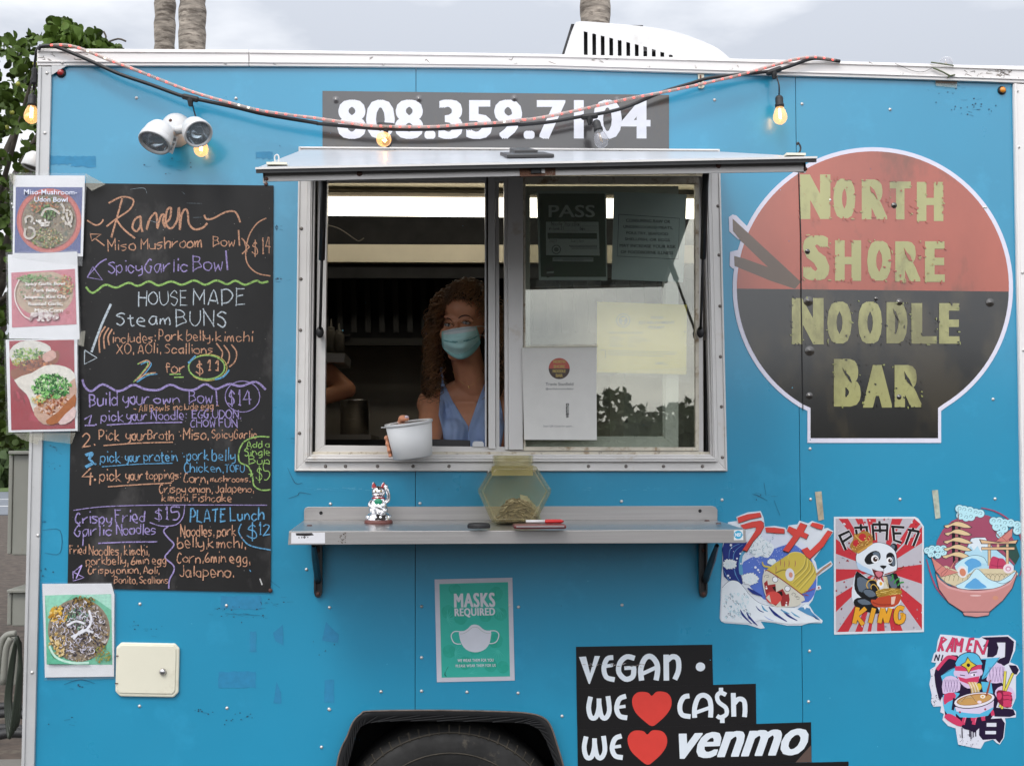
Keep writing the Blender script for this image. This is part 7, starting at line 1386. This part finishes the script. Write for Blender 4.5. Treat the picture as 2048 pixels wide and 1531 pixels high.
# ================================================================ left end of the trailer: boxes, hoses
def leftend():
    def bx(nm, lb, x0, y0, x1, y1, d0, dep_, lid):
        t = thing(nm, lb, 'electrical box', W(x0, y1, d0)); A, B_ = W(x0, y0, d0), W(x0, y1, d0); b = MB(); b.box((A.x, -d0, B_.z), (XL, -d0+dep_, A.z)); b.build('case', M['greypaint'], t, bevel=.004)
        b = MB(); b.box((A.x-.012, -d0-.004, B_.z+.004), (A.x, -d0+dep_+.004, A.z-.002)); b.build('door', M['greypaint'], t, bevel=.003)
        b = MB(); b.box((A.x-.010, -d0-.016, A.z), (XL, -d0+dep_+.01, A.z+.010)); b.build('lid', M['greypaint'], t, bevel=.002)
        b = MB()
        for z in (A.z-.06, B_.z+.03): b.lathe([(0, .004), (.004, .003), (.006, 0)], ((A.x*.35+XL*.65), -d0, z), (0, -1, 0), 8)
        b.build('screw', M['bolt'], t)
    bx('electrical_box', 'tall grey electrical box on the left end of the trailer', 27, 908, 50, 1110, -.25, .4, 1)
    bx('electrical_box', 'short pale grey electrical box on the trailer end, below the tall one', 24, 1184, 48, 1252, -.22, .3, 1)
    t = thing('end_floodlight', 'white floodlight on the trailer end, mostly hidden by the corner post', 'light fixture', W(62, 325, -.25)); b = MB(); c = W(72, 322, -.2); b.lathe([(0, -.025), (.022, -.023), (.034, -.01), (.037, .022), (.035, .026), (.03, .022)], c, (-.3, -.1, -1), 24); b.build('lamp_head', M['plastic'], t, smooth=True); MB().lathe([(.033, .022), (0, .018)], c, (-.3, -.1, -1), 24).build('lens', M['blackmetal'], t, smooth=True)
    t = thing('green_hose', 'looped dark green hose hanging on the trailer end', 'hose', W(30, 1460, -.3)); b = MB()
    for k in range(4): b.tube(cat([W(34+k*2, 1272+k*4, -.25-.02*k), W(42-k, 1330, -.28), W(38-k*5, 1430+k*9, -.3), W(29-k*4, 1452+k*5, -.32), W(21-k*3, 1400, -.34), W(27-k*2, 1330, -.33), W(33, 1276, -.3)], 4), .0055, 8)
    b.build('loop', M['hose'], t, smooth=True)
    t = thing('jack_stand', 'weathered folded grey metal stand leaning at the lower left edge', 'stand', W(10, 1370, -1.2)); b = MB(); 
    b.prism([(-6, 1300), (12, 1272), (30, 1272), (36, 1300), (34, 1368), (20, 1372), (10, 1368), (0, 1364)], -1.2, .02); b.build('plate', M['greypaint'], t, bevel=.004)
    b = MB(); b.tube(cat([W(-8, 1364, -1.1), W(2, 1290, -1.1), W(14, 1270, -1.1), W(32, 1266, -1.1)], 4), .012, 8); b.tube(cat([W(6, 1368, -1.08), W(12, 1300, -1.08), W(22, 1276, -1.08)], 4), .012, 8); b.build('tube_frame', M['greypaint'], t, smooth=True)
    t = thing('black_hose', 'thick black hoses lying on the ground at the lower left', 'hose', W(10, 1460, -1.6)); b = MB()
    for y0, y1, d in ((1410, 1418, -2.0), (1424, 1432, -1.9), (1452, 1462, -1.6), (1474, 1466, -1.2)): 
        P = [W(x, y0+(y1-y0)*u+4*math.sin(u*7), d) for x, u in ((-80, 0), (-30, .25), (0, .5), (30, .75), (90, 1))]; b.tube(cat(P, 4), .018, 8)
    b.build('hose_run', M['black'], t, smooth=True)
leftend()
# ================================================================ people
from mathutils.bvhtree import BVHTree
M['skin'] = mat('tanned skin', (.68, .30, .17), .5, vary=.08, scale=18, bump=.03, bscale=120)
M['skin'].node_tree.nodes['Principled BSDF'].inputs['Subsurface Weight'].default_value = .05
M['brow'] = mat('dark brown brow', (.03, .014, .008), .6)
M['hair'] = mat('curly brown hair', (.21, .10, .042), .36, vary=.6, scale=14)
def capsule(b, p, q, r0, r1, n=14):
    p, q = Vector(p), Vector(q); L = (q-p).length; ax = (q-p)/max(L, 1e-6)
    pr = [(r0*math.sin(i*math.pi/10)+1e-5, -r0*math.cos(i*math.pi/10)) for i in range(6)] + [(r1*math.cos(i*math.pi/10)+1e-5, L+r1*math.sin(i*math.pi/10)) for i in range(6)]
    b.lathe(pr, p, ax, n)
def fuse(b, name, m, parent, vox, smooth=8, fac=.5):
    me = bpy.data.meshes.new(name); me.from_pydata(b.V, [], b.F)
    bm = bmesh.new(); bm.from_mesh(me); bmesh.ops.recalc_face_normals(bm, faces=bm.faces); bm.to_mesh(me); bm.free()
    o = bpy.data.objects.new(name, me); COL.objects.link(o)
    r = o.modifiers.new('r', 'REMESH'); r.mode = 'VOXEL'; r.voxel_size = vox; s = o.modifiers.new('s', 'SMOOTH'); s.iterations = smooth; s.factor = fac
    dg = bpy.context.evaluated_depsgraph_get(); nm = bpy.data.meshes.new_from_object(o.evaluated_get(dg)); o.modifiers.clear(); o.data = nm; nm.name = name
    nm.materials.clear(); nm.materials.append(m)
    for p in nm.polygons: p.use_smooth = True
    under(o, parent); return o
def woman():
    rr = random.Random(17)
    root = W(940, 900, -.5); root.z = .55
    t = thing('person', 'woman with curly hair, teal face mask and blue strappy top holding out a tub', 'person', root)
    H = W(914, 648, -.33); Rh = Matrix.Rotation(R(-16), 3, 'Z') @ Matrix.Rotation(R(9), 3, 'Y') @ Matrix.Rotation(R(3), 3, 'X')
    # local frame: origin between the eyes, -y towards the viewer
    def h(x, y, z): return H + Rh @ Vector((x, y+.078, z))
    b = MB()
    def hb(x, y, z, rx, ry, rz): b.ball(h(x, y, z), (rx, ry, rz), 20, 14, rot=Rh)
    hb(0, .025, .035, .072, .094, .094); hb(0, -.008, -.02, .062, .07, .085); hb(0, -.02, -.06, .050, .056, .050); hb(0, -.052, -.098, .024, .022, .018)
    hb(0, -.045, .05, .055, .035, .04); hb(0, -.088, -.028, .010, .014, .016); hb(0, -.082, -.012, .007, .010, .022); hb(.012, -.08, -.034, .009, .009, .008); hb(-.012, -.08, -.034, .009, .009, .008)
    for g in (-1, 1): hb(.034*g, -.052, -.035, .026, .024, .024); hb(.030*g, -.066, .018, .022, .010, .008); hb(.073*g, .015, -.01, .007, .016, .028); hb(.03*g, -.062, -.013, .018, .010, .007)
    hb(0, -.080, -.062, .020, .009, .006); hb(0, -.077, -.073, .018, .010, .007)
    nb = W(946, 772, -.50); capsule(b, h(0, .03, -.06), nb, .050, .054)
    SL, SR = W(864, 808, -.50), W(1026, 812, -.50); cc = W(945, 818, -.52)
    capsule(b, nb+Vector((0, .01, -.01)), SL+Vector((.03, .01, .012)), .045, .043); capsule(b, nb+Vector((0, .01, -.01)), SR+Vector((-.03, .01, .012)), .045, .043)
    b.ball(SL, (.050, .05, .052), 18, 12); b.ball(SR, (.050, .05, .052), 18, 12)
    ch = W(945, 860, -.53); b.ball(ch, (.140, .088, .135), 24, 16); b.ball(ch+Vector((0, 0, -.14)), (.125, .085, .15), 24, 16); b.ball(W(945, 790, -.52), (.105, .062, .06), 20, 12)
    for x in (903, 985): b.ball(W(x, 868, -.46), (.056, .045, .052), 18, 12)
    pv = Vector((ch.x, ch.y+.02, .55+.88)); b.ball(pv, (.16, .11, .14), 20, 12); capsule(b, ch+Vector((0, 0, -.2)), pv, .11, .13)
    for g in (-1, 1):
        k = Vector((pv.x+.09*g, pv.y-.01, .55+.47)); f = Vector((pv.x+.10*g, pv.y+.01, .55+.09)); capsule(b, pv+Vector((.08*g, 0, -.04)), k, .085, .055); capsule(b, k, f, .052, .036); capsule(b, f+Vector((0, .03, -.05)), f+Vector((0, -.15, -.06)), .035, .025)
    # reaching arm
    E_, Wr = W(857, 918, -.34), W(816, 887, -.055); capsule(b, SL, E_, .043, .036); capsule(b, E_, Wr, .036, .025)
    T, B_ = W(817, 843, .114), W(826, 914, .105); ax = (T-B_).normalized()
    pc = W(806, 880, .0); 
    b.ball(pc, (.030, .022, .036), 16, 12); capsule(b, Wr, pc, .025, .024)
    u = (Vector((1, 0, 0)) - ax*ax.x).normalized(); v = ax.cross(u)     # v points away from the viewer
    if v.y < 0: v = -v
    def cupsurf(hh, ang, off): r_ = .054+.0105*(hh/.097)+off; c = B_+ax*hh; return c + (u*math.cos(ang)+v*math.sin(ang))*r_
    for i, (hh, a1, fr_) in enumerate(((.062, R(176), .0080), (.045, R(182), .0082), (.028, R(190), .0080), (.013, R(188), .0074))):
        P = [pc.lerp(cupsurf(hh, R(118), .014), .55), cupsurf(hh, R(128), .012), cupsurf(hh, R(145), .009), cupsurf(hh, R(165), .008), cupsurf(hh, a1, .0065)]
        for q, (p_, q_) in enumerate(zip(P, P[1:])): capsule(b, p_, q_, fr_*(1.08-.06*q), fr_*(1.04-.07*q), 10)
    LT = T+ax*.004
    TH = [pc+Vector((-.004, .0, .015)), W(801, 848, .035), W(804, 836, .075), W(813, 836.5, .098)]
    for q, (p_, q_) in enumerate(zip(TH, TH[1:])): capsule(b, p_, q_, (.015, .0115, .0105)[q], (.0115, .0105, .0092)[q], 12)
    # resting arm
    E2, W2 = W(1048, 935, -.46), W(985, 935, -.27); capsule(b, SR, E2, .043, .036); capsule(b, E2, W2, .036, .025); capsule(b, W2, W2+Vector((-.06, -.03, -.01)), .028, .022)
    for i in range(4): p = W2+Vector((-.07, -.045+.02*i, -.01)); capsule(b, p, p+Vector((-.045, -.012, -.008)), .009, .0075, 10)
    capsule(b, W2+Vector((-.03, -.04, 0)), W2+Vector((-.06, -.08, -.005)), .011, .009, 10)
    body = fuse(b, 'body', M['skin'], t, .0042, 6)
    bv = BVHTree.FromPolygons([v_.co for v_ in body.data.vertices], [tuple(p.vertices) for p in body.data.polygons])
    def hit(px, py, dd=-.45):
        r = (ROT @ Vector(((px-1024)/FOC, -(py-765.5)/FOC, -1))).normalized(); c, n_, i_, d_ = bv.ray_cast(CAM+r*2.9, r)
        if c is None or c.y > .75 or c.y < .1: return None, r
        return c, r
    def on(px, py, off=.004, dd=-.44):
        c, r = hit(px, py)
        return (c if c is not None else W(px, py, dd)) - r*off
    # thumb nail
    MB().ball(W(813.5, 833.5, .103), (.0062, .0050, .0042), 12, 8).build('thumbnail', mat('pale lilac nail', (.62, .52, .60), .2, coat=.8), t, smooth=True)
    # camisole
    def ip(P, y):
        for (y0, x0), (y1, x1) in zip(P, P[1:]):
            if y <= y1: return x0+(x1-x0)*max(0, (y-y0))/(y1-y0)
        return P[-1][1]
    c_ = MB()
    for L_, R_ in (([(768, 883), (790, 881), (830, 878), (856, 885), (880, 888), (980, 892)], [(768, 888), (800, 903), (855, 937), (866, 936), (980, 936)]), ([(768, 970), (800, 957), (855, 938.5), (866, 936), (980, 936)], [(768, 974), (800, 1000), (850, 1008), (900, 1000), (980, 1000)])):
        ny, nx = 54, 26; g = []
        for j in range(ny+1):
            y = 768+(940-768)*j/ny; xl, xr = ip(L_, y), ip(R_, y)
            for i in range(nx+1):
                x = xl+(xr-xl)*i/nx; p, r = hit(x, y); 
                g.append(p)
        V = []; last = W(930, 860, -.43)
        for j in range(ny+1):
            for i in range(nx+1):
                y = 768+(940-768)*j/ny; xl, xr = ip(L_, y), ip(R_, y); x = xl+(xr-xl)*i/nx; p = g[j*(nx+1)+i]
                if p is None: p = W(x, y, last.y*-1)
                else: last = p
                r = (p-CAM).normalized(); V.append(p - r*(.0045 + (.0012*math.sin(i*.9+j*.25) if y > 800 else 0)))
        c_.add(V, [(j*(nx+1)+i, j*(nx+1)+i+1, (j+1)*(nx+1)+i+1, (j+1)*(nx+1)+i) for j in range(ny) for i in range(nx)])
        edge = [V[j*(nx+1)+(nx if L_[0][1] < 900 else 0)] for j in range(0, 28)]; c_.tube(edge, .0018, 6)
        edge = [V[j*(nx+1)+(0 if L_[0][1] < 900 else nx)] for j in range(0, 40)]; c_.tube(edge, .0014, 6)
    c_.tube([on(x, y, .003) for x, y in ((883, 734), (882, 740), (884, 750), (885, 760), (885, 770))], .0034, 6); c_.tube([on(x, y, .003) for x, y in ((986, 738), (980, 750), (974, 762), (971, 772))], .0034, 6)
    cm = c_.build('camisole', mat('blue ribbed cotton', (.36, .48, .76), .75, vary=.06, scale=30, bump=.2, bscale=400), t, smooth=True, fix=False); sd = cm.modifiers.new('solid', 'SOLIDIFY'); sd.thickness = .0012
    # necklace
    n_ = MB(); n_.tube([on(x, y, .001) for x, y in ((905, 742), (912, 752), (922, 763), (932, 770), (938, 772), (946, 768), (958, 757), (966, 746))], .0006, 5); p = on(938, 774, .002); n_.ball(p, (.003, .0015, .004), 8, 6); n_.build('necklace', mat('gold chain', (.8, .5, .2), .3, metal=1), t, smooth=True)
    # mask
    m_ = MB(); nu, nv = 60, 48; V = []; CC = []
    def rayp(px, py): return (ROT @ Vector(((px-1024)/FOC, -(py-765.5)/FOC, -1))).normalized()
    for j in range(nv+1):
        v_ = j/nv
        for i in range(nu+1):
            u_ = i/nu; top = 663-10.5*u_ - 2.5*math.sin(math.pi*u_); bot = 694+(-8)*u_ + 26*math.sin(math.pi*min(1, u_*1.0))**.8*(1+.12*u_)
            xl = 884-1.5*math.sin(math.pi*v_*.8)+3*v_; xr = 952+8*math.sin(math.pi*.5*v_)
            x = xl+(xr-xl)*u_; y = top+(bot-top)*v_
            s = W(x, y, -.345); loc = Rh.inverted() @ (s-H)          # frontal distance from the head's own frame
            q = Rh.inverted() @ (s - H); lx = q.x/.066; yy = -.012 - .030*max(0, 1-lx*lx)**.6 + .050*max(0, abs(lx)-.35)**1.6
            yy -= .022*math.sin(math.pi*min(1, v_*1.15))*max(0, 1-lx*lx); yy += .03*max(0, v_-.8)
            yy -= .0022*math.sin(v_*22)*math.sin(math.pi*u_)*(v_ > .25)
            base = H + Rh @ Vector((0, yy, 0)); n0 = Rh @ Vector((0, 1, 0)); r = rayp(x, y); tt = (base-CAM).dot(n0)/r.dot(n0); V.append(CAM + r*tt)
    FF = [(j*(nu+1)+i, j*(nu+1)+i+1, (j+1)*(nu+1)+i+1, (j+1)*(nu+1)+i) for j in range(nv) for i in range(nu)]
    for f in FF:
        j = f[0]//(nu+1)/nv; i = f[0] % (nu+1)/nu
        c = lin('dfe8ea') if j < .17 else lin('bfeceb'); 
        if .04 < j < .07: c = lin('c0ced2')
        if abs(j-.42-.10*abs(i-.5)) < .025 and abs(i-.5) > .08: c = lin('72b2b4')
        if j > .68+.25*(1-i): c = lin('96cccc')
        if i < .05 or i > .95: c = lin('9cd4d2')
        m_.add([V[k] for k in f], [(0, 1, 2, 3)], col=c)
    mo = m_.build('face_mask', mat('teal mask fabric', attr=True, rough=.8, vary=.05, scale=40, rvary=0, bump=.1, bscale=200), t, smooth=False, fix=False)
    bm = bmesh.new(); bm.from_mesh(mo.data); bmesh.ops.remove_doubles(bm, verts=bm.verts, dist=1e-5); bm.to_mesh(mo.data); bm.free()
    for p in mo.data.polygons: p.use_smooth = True
    sd = mo.modifiers.new('solid', 'SOLIDIFY'); sd.thickness = .0015
    e = MB(); ear = h(.078, .012, .0); e.tube(cat([V[nu], (V[nu]+ear)/2+Vector((.002, -.002, .004)), ear], 4), .0012, 6); lo = V[24*(nu+1)+nu]; e.tube(cat([lo, (lo+ear)/2+Vector((.004, 0, -.012)), ear+Vector((0, 0, -.012))], 4), .0012, 6); e.build('ear_loop', M['plastic'], mo, smooth=True)
    # eyes and brows
    for (ex, ey, wd) in ((896.5, 650, 1.0), (931.5, 645.5, 1.1)):
        p = on(ex, ey, -.003); k = MB().ball(p, (.0128*wd, .009, .0062), 16, 10, rot=Rh).build('eye', mat('eye white', (.34, .32, .31), .15, vary=0, rvary=0, coat=1), t, smooth=True)
        MB().ball(p+Vector((.001, -.0062, .0004)), (.0052, .0035, .0052), 14, 8).build('iris', mat('dark iris', (.02, .010, .006), .1, vary=0, rvary=0, coat=1), k, smooth=True)
        l = MB(); q = [on(ex+dx, ey+dy, .0035) for dx, dy in ((-10, 1.5), (-6, -3), (0, -4.6), (6, -3.4), (10.5, 1))]; l.tube(cat(q, 4), [.0014]*17, 6); l.build('lash_line', M['hair'], t, smooth=True)
        l = MB(); q = [on(ex+dx, ey+dy, .001) for dx, dy in ((-10, 1.8), (-6, -6.2), (0, -8.2), (6, -7), (11, 0))]; l.tube(cat(q, 4), [.003]*17, 8); q = [on(ex+dx, ey+dy, .000) for dx, dy in ((-10, 2), (-5, 5), (0, 5.6), (6, 4.8), (10.5, 1.5))]; l.tube(cat(q, 4), [.0022]*17, 8); l.build('eyelid', M['skin'], t, smooth=True)
    for P in ([(884, 642), (888, 637.5), (894, 636), (900, 638), (904, 642)], [(917, 636.5), (922, 632.5), (930, 630.5), (938, 632), (945, 637)]):
        q = [on(x, y, .0012) for x, y in P]; l = MB(); l.tube(cat(q, 4), [.0008+.0013*math.sin(math.pi*min(1, (i+2)/18)) for i in range(17)], 6); l.build('eyebrow', M['brow'], t, smooth=True)
    # hair: scalp cap, dark inner mass, curls
    c = MB(); ctr = Vector((0, .020, .040)); V = []; n, m = 40, 24
    for j in range(m+1):
        th = math.pi*j/m
        for i in range(n): a = 2*math.pi*i/n; d = Vector((math.sin(th)*math.cos(a), math.sin(th)*math.sin(a), math.cos(th))); s = 1+.05*noise.noise(d*7); V.append(h(*(ctr+Vector((d.x*.083*s, d.y*.104*s, d.z*.103*s)))))
    for j in range(m):
        for i in range(n):
            th = math.pi*(j+.5)/m; a = 2*math.pi*(i+.5)/n; dx, dy, dz = math.sin(th)*math.cos(a), math.sin(th)*math.sin(a), math.cos(th)
            if dy < -.30 and dz < .36+.12*abs(dx): continue
            if dz < -.7: continue
            c.add([V[k] for k in (j*n+i, (j+1)*n+i, (j+1)*n+(i+1) % n, j*n+(i+1) % n)], [(0, 1, 2, 3)])
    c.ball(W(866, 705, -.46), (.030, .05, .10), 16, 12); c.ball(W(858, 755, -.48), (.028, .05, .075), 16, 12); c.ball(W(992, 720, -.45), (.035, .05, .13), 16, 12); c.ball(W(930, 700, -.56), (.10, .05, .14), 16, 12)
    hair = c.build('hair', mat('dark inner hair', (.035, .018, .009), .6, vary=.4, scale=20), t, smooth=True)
    k = MB()
    for s in range(540):
        side = rr.random(); 
        if side < .48: tx, ty, td = rr.triangular(841, 888, 866), rr.uniform(650, 806), rr.uniform(-.36, -.50); tx = tx + max(0, (700-ty))*.22; sx = rr.uniform(-1, -.35)
        elif side < .60: tx, ty, td = rr.uniform(968, 1015), rr.uniform(640, 800), rr.uniform(-.36, -.5); sx = rr.uniform(.4, 1)
        else: tx, ty, td = rr.uniform(876, 966), 640, -.40; sx = rr.uniform(-.9, .9)
        az = rr.uniform(-.5, .9); top_ = math.sqrt(max(0, 1-sx*sx))
        st = ctr+Vector((.080*sx, .08*az*top_-.02+(rr.uniform(-.03, .03) if side >= .6 else 0), .100*top_*rr.uniform(.8, 1.02)+.004)); A = h(*st)
        if side >= .60:
            ex_ = max(-1, min(1, sx+rr.uniform(-.3, .3))); zz = .036-.080*abs(ex_)**1.6+rr.uniform(-.006, .045); yy = -.104*math.sqrt(max(0, 1-(ex_*.95)**2-(zz/.108)**2)); e_ = ctr+Vector((.086*ex_, yy-.004, zz)); B2 = h(*e_); md = (Rh.inverted() @ ((A+B2)/2-H)) - Vector((0, .078, 0)) - ctr; md = md.normalized(); mid = h(*(ctr+Vector((md.x*.090, md.y*.110, md.z*.110))))
        else:
            B2 = W(tx, ty, td); mid = (A+B2)/2+Vector((.022*(-1 if sx < 0 else 1), -.006, .028))
        P = cat([A, mid, B2], 28); L_ = (B2-A).length; turns = L_/rr.uniform(.026, .044)*2*math.pi; rad = rr.uniform(.006, .015)*(.55 if side >= .6 else 1); ph = rr.random()*6; Q = []
        for i, p in enumerate(P):
            f = i/(len(P)-1); d = (P[min(i+1, len(P)-1)]-P[max(i-1, 0)]).normalized(); u1 = d.orthogonal().normalized(); v1 = d.cross(u1); q_ = rad*min(1, f*3+.15); Q.append(p+u1*math.cos(ph+turns*f)*q_+v1*math.sin(ph+turns*f)*q_)
        k.tube(Q, [.0015*(1-.5*i/len(Q)) for i in range(len(Q))], 4)
    k.build('curl', M['hair'], hair, smooth=True, kind='stuff')
    # the tub she holds
    cup = thing('food_tub', 'white lidded paper tub held out through the serving window', 'tub', B_)
    MB().lathe([(0, .003), (.049, .003), (.051, 0), (.0540, .002), (.0645, .096), (.061, .096), (.05, .01)], B_, ax, 48).build('tub_body', mat('white paperboard', (.74, .74, .735), .45, vary=.02), cup, smooth=True)
    ld = MB().lathe([(.0630, .091), (.0662, .0915), (.0670, .093), (.0670, .0975), (.066, .099), (.064, .099), (.0625, .097), (.058, .0965), (0, .0965)], B_, ax, 48).build('lid', mat('clear white lid', (.66, .66, .66), .3, vary=.02, coat=.3), cup, smooth=True)
    p = B_+ax*.0915-u*.0675; b2 = MB(); b2.box(p+Vector((-.009, -.010, -.0015)), p+Vector((.003, .008, .0012))); b2.build('lid_tab', mat('lid tab', (.66, .66, .66), .3, vary=0), ld, bevel=.0006)
    MB().lathe([(0, .0971), (.045, .0971), (.052, .0968)], B_, ax, 40).build('lid_reflection', mat('painted lid reflection', (.36, .30, .26), .25, vary=.3, scale=30, coat=.6), ld, smooth=True)  # brown disc: the reflection on the translucent lid, painted as colour
woman()
def worker():
    r0 = W(560, 900, -1.15); t = thing('person', 'worker in a dark shirt, only a bent elbow visible at the opening\'s left', 'person', (r0.x, r0.y, .55))
    b = MB(); S_, E_, Wr = W(600, 700, -1.15), W(694, 779, -1.05), W(590, 812, -.92); hd = W(545, 560, -1.15); ch = W(545, 800, -1.18)
    b.ball(hd, (.075, .09, .11), 18, 12); capsule(b, hd, W(545, 680, -1.15), .05, .05); b.ball(ch, (.16, .1, .2), 20, 12); capsule(b, W(500, 705, -1.15), S_, .06, .055); capsule(b, S_, E_, .048, .034); capsule(b, E_, Wr, .034, .026); capsule(b, Wr, Wr+Vector((-.09, .0, 0)), .028, .02)
    capsule(b, W(495, 710, -1.15), W(480, 850, -1.1), .05, .04); capsule(b, W(480, 850, -1.1), W(540, 880, -.9), .038, .026)
    pv = Vector((ch.x, ch.y, 1.42)); capsule(b, ch, pv, .12, .14)
    for g in (-1, 1): capsule(b, pv+Vector((.08*g, 0, 0)), pv+Vector((.09*g, 0, -.42)), .085, .06); capsule(b, pv+Vector((.09*g, 0, -.42)), Vector((pv.x+.09*g, pv.y, .62)), .055, .04)
    fuse(b, 'body', M['skin'], t, .008, 5)
    c = MB(); c.ball(ch+Vector((0, 0, .02)), (.17, .115, .22), 20, 12); c.ball(S_+Vector((-.01, 0, 0)), (.062, .06, .06), 14, 10); capsule(c, S_, S_.lerp(E_, .38), .056, .052); capsule(c, ch, pv, .135, .15); capsule(c, pv, pv+Vector((0, 0, -.3)), .16, .16)
    fuse(c, 'shirt', mat('black shirt', (.015, .014, .014), .8), t, .01, 4)
    MB().ball(hd+Vector((0, .02, .02)), (.085, .095, .11), 16, 12).build('hair', M['hair'], t, smooth=True)
worker()
for o in bpy.data.objects:
    if o.type == 'MESH' and o.parent is None and 'label' not in o and 'kind' not in o: print('UNTAGGED', o.name)
